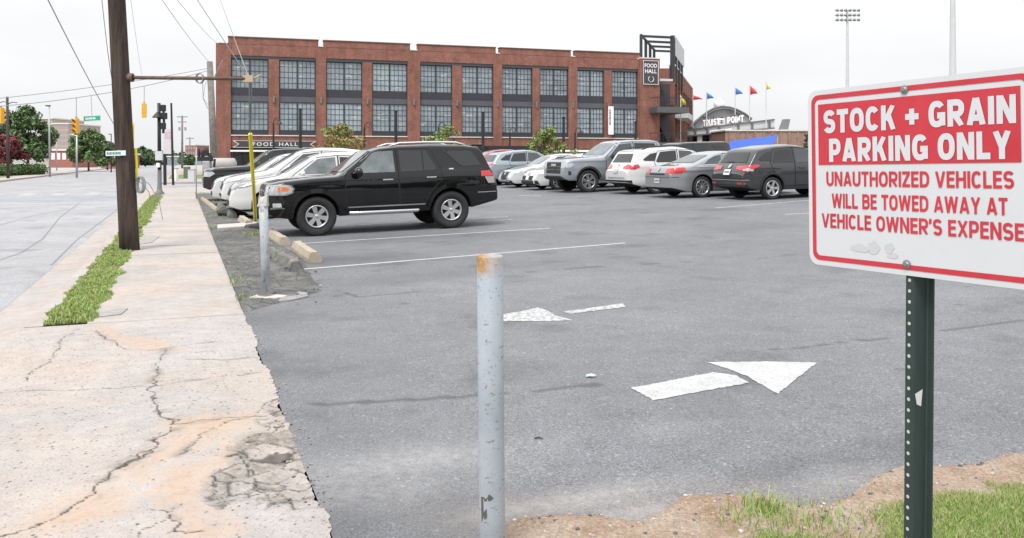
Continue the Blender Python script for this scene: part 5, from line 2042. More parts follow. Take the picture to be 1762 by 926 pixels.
th, zt = pole('distant_utility_pole', 'farthest utility pole with a short crossarm beyond the pinkish block', 'utility pole', 222.5, 129, 150, 250, 0.2, 0.15, M_WOODG)
b = MB()
b.box(-1.2, 1.2, -.08, .08, zt - .5, zt - .3)
b.build('crossarm', M_WOODG, th)
th, zt = pole('sign_post', 'very thin grey post standing at the end of the broken verge', 'post', 230, 138, 186, 33.5, 0.02, 0.02, M_GREY)
b = MB()
b.box(-0.03, 0.03, -0.03, 0.03, zt, zt + 0.02)
b.build('cap', M_GREY, th)
th, zt = pole('weathered_pole', 'weathered grey wooden pole leaning at the left corner of the brick building', 'utility pole', 252, 58, 155, 70, 0.30, 0.24, M_WOODG, lean=-0.045)
b = MB()
b.tube([(-0.3, -.2, zt - 1.2), (-0.75, -.2, zt - 1.9), (-0.9, -.2, zt - 3.0), (-0.55, -.2, zt - 3.5), (-0.3, -.2, zt - 3.5)], 0.02, 5)
b.build('loose_cable', M_WIRE, th)
b = MB()
b.tube([(-0.1, 0, zt - 1.4), (0.3, 0.4, zt - 0.2), (0.5, 0.5, zt + 0.2)], 0.05, 6)
b.build('brace', M_WOODG, th)
# dark equipment at the corner
v = base_at(241, 58)
th = thing('street_equipment', 'cluster of black valves and boxes on a grey stand left of the brick corner', 'equipment', v)
b = MB()
for (x, z, w_, h_) in ((-0.45, 1.75, 0.16, 0.75), (-0.2, 1.9, 0.22, 0.5), (0.05, 2.0, 0.3, 0.55), (0.3, 1.7, 0.2, 0.5)):
    b.lathe([(w_ * .6, 0), (w_ * .6, h_ * .7), (w_ * .35, h_), (0, h_)], 8, Matrix.Translation((x, 0, z - .2)))
b.box(-0.5, 0.45, -0.2, 0.2, 1.45, 1.75)
b.build('valve', M_BLACK, th)
b = MB()
b.box(-0.15, 0.35, -0.25, 0.25, 0, 1.45)
b.build('stand', M_GREY, th, bevel=0.03)
b = MB()
b.tube([(0.5, 0, 0), (0.62, 0, 1.6)], 0.08, 8)
b.build('pipe', M_BLACK, th)
v = base_at(263, 62)
th = thing('propane_tank', 'grey rounded tank lying between the black pickup and the brick wall', 'tank', v)
b = MB()
b.smooth = True
b.tube([(-1.12, 0, 1.25), (-1.0, 0, 1.25), (0.7, 0, 1.25), (0.85, 0, 1.25)], [0.2, 0.42, 0.42, 0.2], 18)
b.build('tank', mat('tank_grey', (0.36, 0.35, 0.34), 0.7, var=.1, scale=2), th)
b = MB()
for x in (-0.7, 0.5):
    b.box(x - .1, x + .1, -.3, .3, 0, 0.95)
b.build('saddle', M_GREY, th)
# boards near the corner
for (x, y0, y1, w_, d, m, nm, lab, cat) in ((205.5, 159, 166, 4.5, 62, M_WHITE, 'sandwich_board', 'small white framed board standing at the far end of the sidewalk', 'board'),
                                      (225, 160, 167.5, 7.5, 60, M_LGREY, 'utility_cabinet', 'pale grey cabinet standing before the grass at the corner', 'cabinet'),
                                      (219, 157.5, 162.5, 6, 70, mat('cabinet_green', (0.10, 0.13, 0.10), 0.6), 'green_cabinet', 'dark green utility cabinet behind the pale grey one', 'cabinet')):
    v = base_at(x, d)
    th = thing(nm, lab, cat, v)
    W = w_ / F * d
    b = MB()
    b.box(-W / 2, W / 2, -0.2, 0.2, 0.0, topz(y0, d))
    b.build('body', m, th, bevel=0.02)
    b = MB()
    b.box(-W / 2 - .02, W / 2 + .02, -0.22, 0.22, topz(y0, d), topz(y0, d) + .05)
    b.build('lid', M_GREY, th)

# ================================================================== NEAR STREET FURNITURE
# post with the bent top
v = gp(312.5, 281)
th = thing('bent_post', 'short scuffed galvanised post with a bent top on the broken verge', 'post', v)
tp = at(308, 185, v.y) - v
b = MB()
b.smooth = True
b.tube([(0, 0, -0.1), tp * 0.5 + Vector((0.003, 0, 0)), tp * 0.93], [0.052, 0.05, 0.05], 14)
b.build('pole', M_GALV, th)
b = MB()
b.add([tp * 0.90 + Vector(p) for p in ((-0.06, -0.05, 0.0), (0.05, -0.05, 0.0), (0.055, 0.05, 0.0), (-0.055, 0.05, 0.0), (-0.035, -0.03, 0.09), (0.06, -0.045, 0.14), (0.05, 0.03, 0.13), (-0.03, 0.03, 0.10))],
      [(0, 3, 2, 1), (4, 5, 6, 7), (0, 1, 5, 4), (1, 2, 6, 5), (2, 3, 7, 6), (3, 0, 4, 7)])
b.build('bent_cap', mat('cap_white', (0.66, 0.66, 0.65), 0.5, col2=(0.22, 0.2, 0.18), scale=9), th, bevel=0.01)
b = MB()
pts = [(-0.17, -0.10), (0.05, -0.14), (0.20, -0.07), (0.22, 0.05), (0.06, 0.12), (-0.14, 0.09)]
b.prism(pts, -0.05, 0.03)
b.build('footing', mat('footing_pale', (0.45, 0.42, 0.38), 0.9, var=.2, scale=12), th, bevel=0.01)
b = MB()
pc = gp(335, 278)
vv = [gp(x, y) - pc for x, y in ((318, 280), (322, 276), (345, 275), (360, 277), (361, 280), (340, 284), (322, 285))]
b.prism([(p.x, p.y) for p in vv], -0.04, 0.02)
o = b.build('concrete_patch', mat('patch_grey', (0.24, 0.24, 0.24), 0.9, var=.2, scale=8), bevel=0.01)
o.location = pc
struct(o)

# near bollard
db = 3.3
v = base_at(577, db, g(1.1))
th = thing('steel_bollard', 'pale grey steel bollard with a rusty top standing in the near foreground', 'bollard', v)
q = NT('bollard_paint')
_c = q.ramp(q.noise(2.5, 5, 0.7), [(0.3, (0.27, 0.315, 0.365)), (0.7, (0.40, 0.44, 0.49))])
_c = q.mix(q.ramp(q.noise(26, 5, 0.7, q.mapping((1, 1, 2.2))), [(0.60, 0.0), (0.65, 0.85)]), _c, (0.17, 0.16, 0.15))
_c = q.mix(q.ramp(q.noise(90, 3, 0.7), [(0.62, 0.0), (0.68, 0.7)]), _c, (0.16, 0.14, 0.12))
_sx = q.t.nodes.new('ShaderNodeSeparateXYZ')
q.link(q.tc.outputs['Object'], _sx.inputs[0])
_zr = q.math('ADD', _sx.outputs[2], q.math('MULTIPLY', q.noise(14, 5, 0.7), 0.16))
_rs = q.math('MULTIPLY', q.ramp(_zr, [(0.0, 0.0), (1.0, 1.0)]), 1.0)
_m = q.t.nodes.new('ShaderNodeMapRange')
_m.inputs['From Min'].default_value = 1.175
_m.inputs['From Max'].default_value = 1.235
q.link(_zr, _m.inputs['Value'])
_left = q.ramp(q.math('MULTIPLY', _sx.outputs[0], -10.0), [(0.0, 0.35), (0.4, 1.0)])
_c = q.mix(q.math('MULTIPLY', _m.outputs[0], _left, True), _c, q.ramp(q.noise(40, 4), [(0.3, (0.20, 0.09, 0.03)), (0.7, (0.45, 0.27, 0.10))]))
M_BOL = q.done(_c, 0.5, 0.4)
b = MB()
b.smooth = True
zt = topz(240.5, db) - v.z
ax = Vector((-0.008, 0, 1.0))
rb = 0.0505
vv, ff = [], []
prof = [(0, -0.3), (rb, -0.3), (rb, 0.2), (rb * 1.0, 0.6), (rb, zt - 0.006), (rb - 0.004, zt), (rb - 0.006, zt), (rb - 0.010, zt - 0.004), (0, zt - 0.006)]
b.lathe([(r_, z) for r_, z in prof], 40, Matrix(((1, 0, -0.008, 0), (0, 1, 0, 0), (0, 0, 1, 0), (0, 0, 0, 1))))
b.build('pipe', M_BOL, th)
b = MB()                                           # torn scrap of black tape low on the pipe
for pts in (((-40, 0.20), (-8, 0.215), (10, 0.20), (-5, 0.19), (-30, 0.185)), ((-52, 0.20), (-40, 0.20), (-36, 0.13), (-50, 0.10)), ((-38, 0.14), (-22, 0.16), (-20, 0.125), (-34, 0.115))):
    vv = []
    for a, z in pts:
        a_ = R(a - 90)
        vv.append(((rb + .001) * math.cos(a_) - 0.008 * (z + .06), (rb + .001) * math.sin(a_), z + 0.06))
    b.add(vv, [tuple(range(len(vv)))])
b.build('tape_scrap', mat('scuff_dark', (0.09, 0.085, 0.08), 0.7), th)
b = MB()
b.ico((0.01, 0, -0.03), 0.12, (1.2, 1.0, 0.4), 0.15, 2)
b.build('footing', mat('footing_pale', (0.45, 0.42, 0.38), 0.9), th)

# parking sign on its green post
SL = Vector((0.790, 2.27, 0))
SR = SL + Vector((0.26, -0.52, 0)) * 1.056
sdv = (SR - SL)
SW = sdv.length
sdir = sdv.normalized()
s_ang = math.atan2(sdir.y, sdir.x)
SH = 0.4572
sb = SL.lerp(SR, 0.5)
ps = thing('parking_sign', 'large red and white tow away parking sign bolted to a perforated dark green steel post', 'sign', (sb.x, sb.y, g(2.2)))
ps.rotation_euler = (0, 0, s_ang)
zb = 1.279 - g(2.2)
roll = Matrix.Rotation(R(-0.9), 4, 'Y')
PM = Matrix.Translation((0, 0, zb + SH / 2)) @ roll

def rrect(w, h, r, n=8):
    pts = []
    for cx, cy, a0 in ((w / 2 - r, h / 2 - r, 0), (-w / 2 + r, h / 2 - r, 90), (-w / 2 + r, -h / 2 + r, 180), (w / 2 - r, -h / 2 + r, 270)):
        for i in range(n + 1):
            a = R(a0 + 90 * i / n)
            pts.append((cx + r * math.cos(a), cy + r * math.sin(a)))
    return pts
def ring_faces(b, outer, inner, y):
    n = len(outer)
    b.add([(p[0], y, p[1]) for p in outer] + [(p[0], y, p[1]) for p in inner], [(k, (k + 1) % n, n + (k + 1) % n, n + k) for k in range(n)], PM)
def flat(b, poly, y):
    b.add([(p[0], y, p[1]) for p in poly], [tuple(range(len(poly)))], PM)
q = NT('sign_face')
_c = q.mix(q.ramp(q.noise(9, 5, 0.7), [(0.35, 0.0), (0.75, 0.5)]), (0.57, 0.585, 0.61), (0.52, 0.535, 0.56))
M_SF = q.done(_c, 0.35, 0.5)
q = NT('sign_red')
M_SR = q.done(q.ramp(q.noise(6, 5, 0.7), [(0.3, (0.45, 0.022, 0.036)), (0.7, (0.53, 0.034, 0.052))]), 0.35, 0.5)
b = MB()
out = rrect(SW, SH, 0.028)
b.prism(out, -0.0012, 0.0012, PM @ Matrix.Rotation(R(90), 4, 'X'))
panel = b.build('panel', M_SF, ps)
b = MB()
ring_faces(b, rrect(SW - 0.026, SH - 0.026, 0.022), rrect(SW - 0.050, SH - 0.050, 0.014), -0.0022)
# header band, square shouldered as painted
x0, x1 = -SW / 2 + 0.036, SW / 2 - 0.036
zt_, zm = SH / 2 - 0.038, SH / 2 - 0.196
flat(b, [(x0, zm), (x1, zm), (x1, zt_), (x0, zt_)], -0.0022)
b.build('red_print', M_SR, panel)
def stext(body, xa, xb, z, h, m, weight, y):
    vv, ff = stroke_text(body, h, xb - xa, weight)
    b = MB()
    b.add([(xa + p[0], y - p[2], z + p[1]) for p in vv], ff, PM)
    return b
def u_at(x):
    q_ = (x - 600) / F
    t_ = (q_ * 2.27 - 0.79) / (0.26 + 0.52 * q_)
    return (t_ / 1.056 - 0.5) * SW
b = stext('STOCK + GRAIN', u_at(967), u_at(1193), 0.114, 0.060, None, 0.235, -0.0032)
b2 = stext('PARKING ONLY', u_at(973), u_at(1187), 0.040, 0.060, None, 0.235, -0.0032)
b.add(b2.v, b2.f)
b.build('lettering', M_SF, panel)
b = stext('UNAUTHORIZED VEHICLES', u_at(969), u_at(1189), -0.022, 0.037, None, 0.19, -0.0022)
for body, xa, xb, z in (('WILL BE TOWED AWAY AT', u_at(975), u_at(1181), -0.078), ("VEHICLE OWNER'S EXPENSE", u_at(963), u_at(1200), -0.130)):
    b2 = stext(body, xa, xb, z, 0.037, None, 0.19, -0.0022)
    b.add(b2.v, b2.f)
b.build('lettering', M_SR, panel)
for z in (SH / 2 - 0.022, -SH / 2 + 0.026):
    b = MB()
    b.lathe([(0.0, -0.008), (0.005, -0.0075), (0.007, -0.005), (0.0105, -0.004), (0.0105, -0.0024)], 14, PM @ Matrix.Translation((-0.006, 0, z)) @ Matrix.Rotation(R(90), 4, 'X') @ Matrix.Scale(-1, 4, (0, 0, 1)))
    b.build('bolt', mat('bolt_zinc', (0.24, 0.235, 0.23), 0.45, metal=0.6), panel)
b = MB()                                           # grime smears low on the white face
for (cx, cz, w_, h_) in ((-0.14, -0.175, 0.035, 0.012), (-0.10, -0.172, 0.02, 0.022), (-0.055, -0.168, 0.018, 0.018), (-0.045, -0.186, 0.02, 0.008)):
    flat(b, [(cx + w_ * math.cos(R(a)) * random.uniform(.5, 1), cz + h_ * math.sin(R(a)) * random.uniform(.5, 1)) for a in range(0, 360, 30)], -0.0019)
b.build('smear', mat('smear_grey', (0.49, 0.50, 0.52), 0.5), panel)
# U channel post: flanged, with holes shown as punched pale dots down the web
b = MB()
zp = zb + 0.43
pw = 0.052
lean_p = Matrix(((1, 0, 0.010, -0.012), (0, 1, 0.0, 0.0035), (0, 0, 1, 0), (0, 0, 0, 1)))
prof = [(-0.040, 0.000), (-0.018, 0.000), (-0.014, 0.003), (-0.010, 0.026), (0.010, 0.026), (0.014, 0.003), (0.018, 0.000), (0.040, 0.000),
        (0.040, 0.004), (0.020, 0.004), (0.017, 0.006), (0.013, 0.030), (-0.013, 0.030), (-0.017, 0.006), (-0.020, 0.004), (-0.040, 0.004)]
prof = [(-0.010, 0.0), (0.010, 0.0), (0.0125, 0.003), (0.018, 0.036), (0.021, 0.038), (0.034, 0.038), (0.034, 0.042), (0.018, 0.042), (0.0145, 0.039), (0.0095, 0.005),
        (-0.0095, 0.005), (-0.0145, 0.039), (-0.018, 0.042), (-0.034, 0.042), (-0.034, 0.038), (-0.021, 0.038), (-0.018, 0.036), (-0.0125, 0.003)]
b.prism(prof, -0.4, zp, lean_p)
M_PGREEN = NT('post_green')
_c = M_PGREEN.ramp(M_PGREEN.noise(20, 5, 0.7, M_PGREEN.mapping((1, 1, .2))), [(0.3, (0.018, 0.032, 0.030)), (0.7, (0.030, 0.050, 0.046))])
M_PGREEN = M_PGREEN.done(_c, 0.55, 0.4)
post = b.build('post', M_PGREEN, ps)
b = MB()
z = 0.03
while z < zb - 0.005:
    b.lathe([(0.0, 0.0), (0.0042, 0.0)], 10, lean_p @ Matrix.Translation((0, -0.0006, z)) @ Matrix.Rotation(R(90), 4, 'X'))
    z += 0.0254
b.build('hole', mat('hole_pale', (0.45, 0.47, 0.47), 0.8), post)
b = MB()
b.add([lean_p @ Vector(p) for p in ((0.0130, 0.0045, 0.985), (0.0165, 0.026, 0.995), (0.0158, 0.022, 0.955), (0.0137, 0.010, 0.960))], [(0, 1, 2, 3)])
o = b.build('sticker', mat('sticker_pale', (0.55, 0.56, 0.55), 0.7), post)
o.location = (0.001, -0.0008, 0)

# wheel stops
M_TAN = NT('stop_tan')
_c = M_TAN.ramp(M_TAN.noise(7, 6, 0.7), [(0.3, (0.30, 0.26, 0.20)), (0.7, (0.44, 0.39, 0.31))])
M_TAN.bump(M_TAN.noise(50, 4), 0.3, 0.01)
M_TAN = M_TAN.done(_c, 0.95, 0.2)
M_MOSS = NT('stop_mossy')
_c = M_MOSS.ramp(M_MOSS.noise(9, 6, 0.75), [(0.3, (0.09, 0.09, 0.085)), (0.6, (0.21, 0.205, 0.19)), (0.75, (0.32, 0.29, 0.24))])
M_MOSS.bump(M_MOSS.noise(30, 5, .7), 0.8, 0.02)
M_MOSS = M_MOSS.done(_c, 0.95, 0.2)
def wheel_stop(label, a, c, m, rough=0.0, w=0.15, h=0.13, dz=0.0):
    a, c = Vector(a), Vector(c)
    mid = (a + c) / 2
    ang = math.atan2((c - a).y, (c - a).x)
    L = (c - a).length
    b = MB()
    n = 10
    vv, ff = [], []
    pr = [(-w / 2, 0), (-w / 2, h * 0.35), (-w * 0.28, h), (w * 0.28, h), (w / 2, h * 0.35), (w / 2, 0)]
    for i in range(n + 1):
        u = -L / 2 + L * i / n
        for (y, z) in pr:
            j = 1 + random.uniform(-rough, rough)
            vv.append((u + random.uniform(-rough, rough) * 0.04, y * j, z * (1 + random.uniform(-rough, rough) * 0.8)))
    for i in range(n):
        for k in range(5):
            ff.append((i * 6 + k, i * 6 + k + 1, (i + 1) * 6 + k + 1, (i + 1) * 6 + k))
    ff += [tuple(range(6)), tuple(reversed(range(n * 6, n * 6 + 6)))]
    b.add(vv, ff)
    o = b.build('wheel_stop', m, bevel=0.008)
    o.location = (mid.x, mid.y, g(st(mid)[1]) + dz)
    o.rotation_euler = (0, 0, ang)
    return tag(o, label, 'wheel stop', 'wheel stops along the parking row')
wheel_stop('pale tan concrete wheel stop nearest the camera beside the end of the white stall line', P(12.95, 1.86), P(14.9, 1.84), M_TAN, 0.04, 0.2, 0.15)
wheel_stop('tan concrete wheel stop just beyond the nearest tan one before the black car wheel', P(15.75, 1.72), P(17.8, 1.66), M_TAN, 0.05, 0.2, 0.15)
wheel_stop('dark mossy broken wheel stop lying on the verge beside the bent post', P(11.95, 1.46), P(13.9, 1.32), M_MOSS, 0.22, 0.2, 0.15, 0.02)
wheel_stop('tan wheel stop showing just left of the black car bumper beside the yellow guard', P(19.8, 1.40), P(21.6, 1.36), M_TAN, 0.06, 0.2, 0.17, 0.02)
wheel_stop('grey wheel stop under the nose of the nearest white car', P(23.2, 1.25), P(25.0, 1.22), M_MOSS, 0.12, 0.2, 0.17, 0.03)
wheel_stop('far grey wheel stop under the second white car', P(26.4, 1.15), P(28.2, 1.12), M_MOSS, 0.1, 0.2, 0.16, 0.03)
wheel_stop('long thin pale rail lying along the edge of the verge by the far cars', P(26.5, 0.98), P(34.5, 0.74), M_TAN, 0.05, 0.13, 0.11, 0.02)
b = MB()
b.prism([(-0.42, -0.28), (0.40, -0.30), (0.44, 0.25), (-0.40, 0.30)], 0.0, 0.09)
o = b.build('concrete_slab', mat('slab_pale', (0.44, 0.42, 0.39), 0.9, var=.12, scale=5), bevel=0.012)
v = gp(278, 215.5, 0.03)
o.location = v
o.rotation_euler = (R(3), R(-3), T_ANG)
tag(o, 'pale flat concrete slab lying on the broken verge', 'slab')
for (x, y, r_, lab) in ((300, 217, 0.16, 'dark lump of broken asphalt beside the flat concrete slab'), (268, 203, 0.22, 'large dark lump of asphalt behind the flat concrete slab'), (281, 203.5, 0.13, 'dark lump of asphalt left of the round grey stone')):
    b = MB()
    b.ico((0, 0, r_ * 0.35), r_, (1.5, 1.2, 0.7), 0.18, 2)
    o = b.build('asphalt_lump', mat('lump_dark', (0.06, 0.06, 0.062), 0.95, var=.3, scale=10, bump=.6, bscale=20))
    o.location = gp(x, y, 0.02)
    tag(o, lab, 'rubble')
# litter
v = gp(692.5, 355.5)
b = MB()
b.smooth = True
vv = [(-0.035, -0.012, 0.002), (-0.01, -0.02, 0.012), (0.02, -0.014, 0.004), (0.05, 0.0, 0.010), (0.02, 0.014, 0.016), (-0.012, 0.018, 0.003), (-0.034, 0.01, 0.013), (0.0, 0.0, 0.022)]
b.add(vv, [(i, (i + 1) % 7, 7) for i in range(7)])
o = b.build('litter', mat('litter_teal', (0.45, 0.66, 0.64), 0.5))
o.location = v + Vector((0, 0, 0.005))
o.modifiers.new('film', 'SOLIDIFY').thickness = 0.001
tag(o, 'crumpled pale teal wrapper on the asphalt left of the big arrow', 'litter')
v = gp(631, 414)
b = MB()
b.tube([(-0.022, 0, 0.004), (0, 0.004, 0.007), (0.024, -0.003, 0.004)], [0.004, 0.005, 0.002], 6)
o = b.build('twig', mat('twig', (0.05, 0.045, 0.04), 0.9))
o.location = v + Vector((0, 0, 0.003))
tag(o, 'tiny dark twig on the asphalt right of the bollard', 'twig')
# ================================================================== VEHICLES
def paint(name, c, metal=0.0, rough=0.28):
    return mat(name, c, rough, metal=metal, coat=1.0, spec=0.2, var=0.03, scale=40, coatr=0.04)
M_GLD = mat('tinted_glass', (0.012, 0.013, 0.015), 0.04, spec=0.7)
M_GLL = mat('painted_see_through_glass', (0.115, 0.135, 0.14), 0.03, spec=0.9, var=0.5, scale=2.5)  # opaque; pale base colour painted for the brightness seen through untinted panes
M_GLM = mat('mid_glass', (0.04, 0.047, 0.05), 0.03, spec=0.9)
M_TYRE = mat('tyre_rubber', (0.022, 0.022, 0.023), 0.85, var=0.15, scale=20)
M_RIM = mat('alloy', (0.50, 0.51, 0.52), 0.32, metal=0.75)
M_RIMD = mat('rim_dark', (0.02, 0.02, 0.021), 0.7)
M_PLAS = mat('black_plastic', (0.022, 0.022, 0.024), 0.65)
M_CHR = mat('chrome', (0.55, 0.56, 0.57), 0.16, metal=1.0)
M_LAMP = mat('lamp_clear', (0.30, 0.31, 0.32), 0.10, spec=0.6, coat=0.6, col2=(0.58, 0.59, 0.60), scale=14)
M_LAMPD = mat('lamp_smoke', (0.16, 0.17, 0.18), 0.12, spec=0.9, coat=1.0)
M_TAIL = mat('tail_red', (0.52, 0.018, 0.022), 0.15, coat=1.0)
M_AMB = mat('amber', (0.65, 0.17, 0.04), 0.2, coat=1.0)
M_PLATE = mat('plate_white', (0.66, 0.67, 0.68), 0.5)
M_SEAM = mat('panel_gap', (0.008, 0.008, 0.008), 0.8)
M_UNDER = mat('underbody', (0.010, 0.010, 0.010), 0.95)

def interp_poly(pts, xs, blur=0.0):
    px_ = np.array([p[0] for p in pts])
    pz_ = np.array([p[1] for p in pts])
    fine = np.arange(px_[0], px_[-1], 0.01)
    z = np.interp(fine, px_, pz_)
    if blur:
        k = max(1, int(blur / 0.01))
        ker = np.hanning(2 * k + 3)[1:-1]
        ker /= ker.sum()
        zp = np.concatenate([np.full(k, z[0]), z, np.full(k, z[-1])])
        z = np.convolve(zp, ker, 'valid')[:len(fine)]
    return np.interp(xs, fine, z)

class Car:
    def __init__(self, sp):
        self.sp = sp
        self.L, self.W, self.Hh = sp['L'], sp['W'], sp['H']
        self.fa, self.ra = sp['fo'], sp['fo'] + sp['wb']
        self.wr = sp['wr']
        self.belt = sp['belt']
        self.gc = sp['gc']

    def halfw(self, x, z, bot):
        sp = self.sp
        w = self.W / 2
        af, kf, ar, kr = sp.get('af', 0.8), sp.get('kf', 0.18), sp.get('ar', 0.6), sp.get('kr', 0.12)
        pl = 1.0
        if x < af:
            pl -= kf * (1 - x / af) ** 2.6
        if x > self.L - ar:
            pl -= kr * (1 - (self.L - x) / ar) ** 2.4
        zm = self.gc + 0.38 * (self.belt - self.gc)
        if z < zm:
            f = 1 - 0.07 * ((zm - z) / max(0.05, zm - self.gc)) ** 2
        elif z < self.belt:
            f = 1 - 0.035 * ((z - zm) / (self.belt - zm)) ** 2
        else:
            u = (z - self.belt) / (self.Hh - self.belt)
            f = 0.965 - 0.015 * min(1, u * 8) - sp.get('tum', 0.17) * u
        f += sp.get('crease', 0.012) * math.exp(-((z - (self.belt - 0.10)) / 0.045) ** 2) - 0.010 * math.exp(-((z - zm - 0.02) / 0.12) ** 2)
        return w * pl * f

    def body(self, m):
        sp = self.sp
        Ra = self.wr + 0.055
        xs = list(np.linspace(0, self.L, 96))
        xs[0], xs[-1] = 0.0, self.L
        xs += [0.015, 0.035, self.L - 0.015, self.L - 0.035]
        for xa in (self.fa, self.ra):
            xs += [xa - Ra - 0.004, xa - Ra + 0.004, xa + Ra - 0.004, xa + Ra + 0.004] + list(np.linspace(xa - Ra + .02, xa + Ra - .02, 13))
        xs = np.array(sorted(set(round(float(x), 4) for x in xs)))
        top = interp_poly(sp['top'], xs, sp.get('blur', 0.07))
        botp = sp.get('bot') or [(0, self.gc + 0.12), (0.25, self.gc + 0.02), (self.L - 0.5, self.gc + 0.04), (self.L, self.gc + 0.18)]
        bot = interp_poly(botp, xs, 0.05)
        for i, x in enumerate(xs):
            for xa in (self.fa, self.ra):
                dx = abs(x - xa)
                if dx < Ra:
                    bot[i] = max(bot[i], self.wr + 0.02 + math.sqrt(Ra * Ra - dx * dx) * 0.97)
        b = MB()
        b.smooth = True
        NS, NC = 26, 9
        rings = []
        for x, zt, zb in zip(xs, top, bot):
            zt = max(zt, zb + 0.06)
            r_ = min(sp.get('rnd', 0.13), (zt - zb) * 0.4)
            zs = zt - r_
            ring = []
            for k in range(NS):
                z = zb + (zs - zb) * k / (NS - 1)
                ring.append((x, self.halfw(x, z, zb), z))
            w0 = ring[-1][1]
            n = 2.0 / sp.get('sq', 3.6)
            for k in range(1, NC + 1):
                a = math.pi / 2 * k / NC
                c_, s_ = math.cos(a), math.sin(a)
                ring.append((x, w0 * (max(c_, 0) ** n if k < NC else 0.0), zs + r_ * s_ ** n))
            full = [(p[0], -p[1], p[2]) for p in ring] + [p for p in reversed(ring[:-1])]
            rings.append(full)
        nr = len(rings[0])
        verts = [p for r_ in rings for p in r_]
        faces = []
        for i in range(len(rings) - 1):
            for k in range(nr - 1):
                faces.append((i * nr + k, (i + 1) * nr + k, (i + 1) * nr + k + 1, i * nr + k + 1))
        nb = len(faces)
        b.add(verts, faces)
        b.add([], [])
        b.slot = 1
        b.smooth = False
        under = []
        for i in range(len(rings) - 1):
            under.append((i * nr + nr - 1, (i + 1) * nr + nr - 1, (i + 1) * nr, i * nr))
        for f in under:
            b.f.append(f)
            b.m.append(1)
            b.s.append(False)
        b.slot = 0
        for f in (tuple(range(nr)), tuple(reversed(range((len(rings) - 1) * nr, len(rings) * nr)))):
            b.f.append(f)
            b.m.append(0)
            b.s.append(False)
        self.bvh = BVHTree.FromPolygons([Vector(v) for v in b.v], b.f)
        self.bm = b
        return b

    def proj(self, b, poly, side, off=0.005, cell=0.12):
        """lay a flat outline onto the body from one side, as a fitted skin"""
        bm = bmesh.new()
        vs_ = [bm.verts.new((p[0], p[1], 0)) for p in poly]
        bm.faces.new(vs_)
        for ax in (0, 1):
            lo, hi = min(p[ax] for p in poly), max(p[ax] for p in poly)
            n = int((hi - lo) / cell) + 1
            for k in range(1, n):
                co = [0, 0, 0]
                no = [0, 0, 0]
                co[ax] = lo + (hi - lo) * k / n
                no[ax] = 1
                bmesh.ops.bisect_plane(bm, geom=bm.verts[:] + bm.edges[:] + bm.faces[:], plane_co=co, plane_no=no)
        bmesh.ops.triangulate(bm, faces=[f for f in bm.faces if len(f.verts) > 4])
        bm.verts.ensure_lookup_table()
        bm.verts.index_update()
        out, nrm = [], []
        for v in bm.verts:
            u, w = v.co.x, v.co.y
            if side == 'L':
                o, d = Vector((u, -6, w)), Vector((0, 1, 0))
            elif side == 'R':
                o, d = Vector((u, 6, w)), Vector((0, -1, 0))
            elif side == 'F':
                o, d = Vector((-6, u, w)), Vector((1, 0, 0))
            elif side == 'B':
                o, d = Vector((14, u, w)), Vector((-1, 0, 0))
            else:
                o, d = Vector((u, w, 6)), Vector((0, 0, -1))
            hit, n, idx, dist = self.bvh.ray_cast(o, d)
            if hit is None:
                hit, n, idx, dist = self.bvh.find_nearest(o + d * 5.5)
            if n.dot(d) > 0:
                n = -n
            out.append(hit + (n * 0.7 - d * 0.3).normalized() * off)
            nrm.append(-d)
        ff = []
        for f in bm.faces:
            ids = [v.index for v in f.verts]
            a, c, e = out[ids[0]], out[ids[1]], out[ids[2]]
            if (c - a).cross(e - a).dot(nrm[ids[0]]) < 0:
                ids.reverse()
            ff.append(tuple(ids))
        bm.free()
        sm = b.smooth
        b.smooth = True
        b.add(out, ff)
        b.smooth = sm

    def line(self, b, pts, side, w=0.012, off=0.004):
        for p, q_ in zip(pts[:-1], pts[1:]):
            d = Vector((q_[0] - p[0], q_[1] - p[1]))
            if d.length < 1e-5:
                continue
            n = Vector((-d.y, d.x)).normalized() * w / 2
            self.proj(b, [(p[0] - n.x, p[1] - n.y), (q_[0] - n.x, q_[1] - n.y), (q_[0] + n.x, q_[1] + n.y), (p[0] + n.x, p[1] + n.y)], side, off, 0.15)

    def surf(self, x, z, side):
        o = Vector((x, -6 if side == 'L' else 6, z))
        hit, n, i, d = self.bvh.ray_cast(o, Vector((0, 1 if side == 'L' else -1, 0)))
        return hit if hit is not None else Vector((x, self.W / 2 * (-1 if side == 'L' else 1), z))

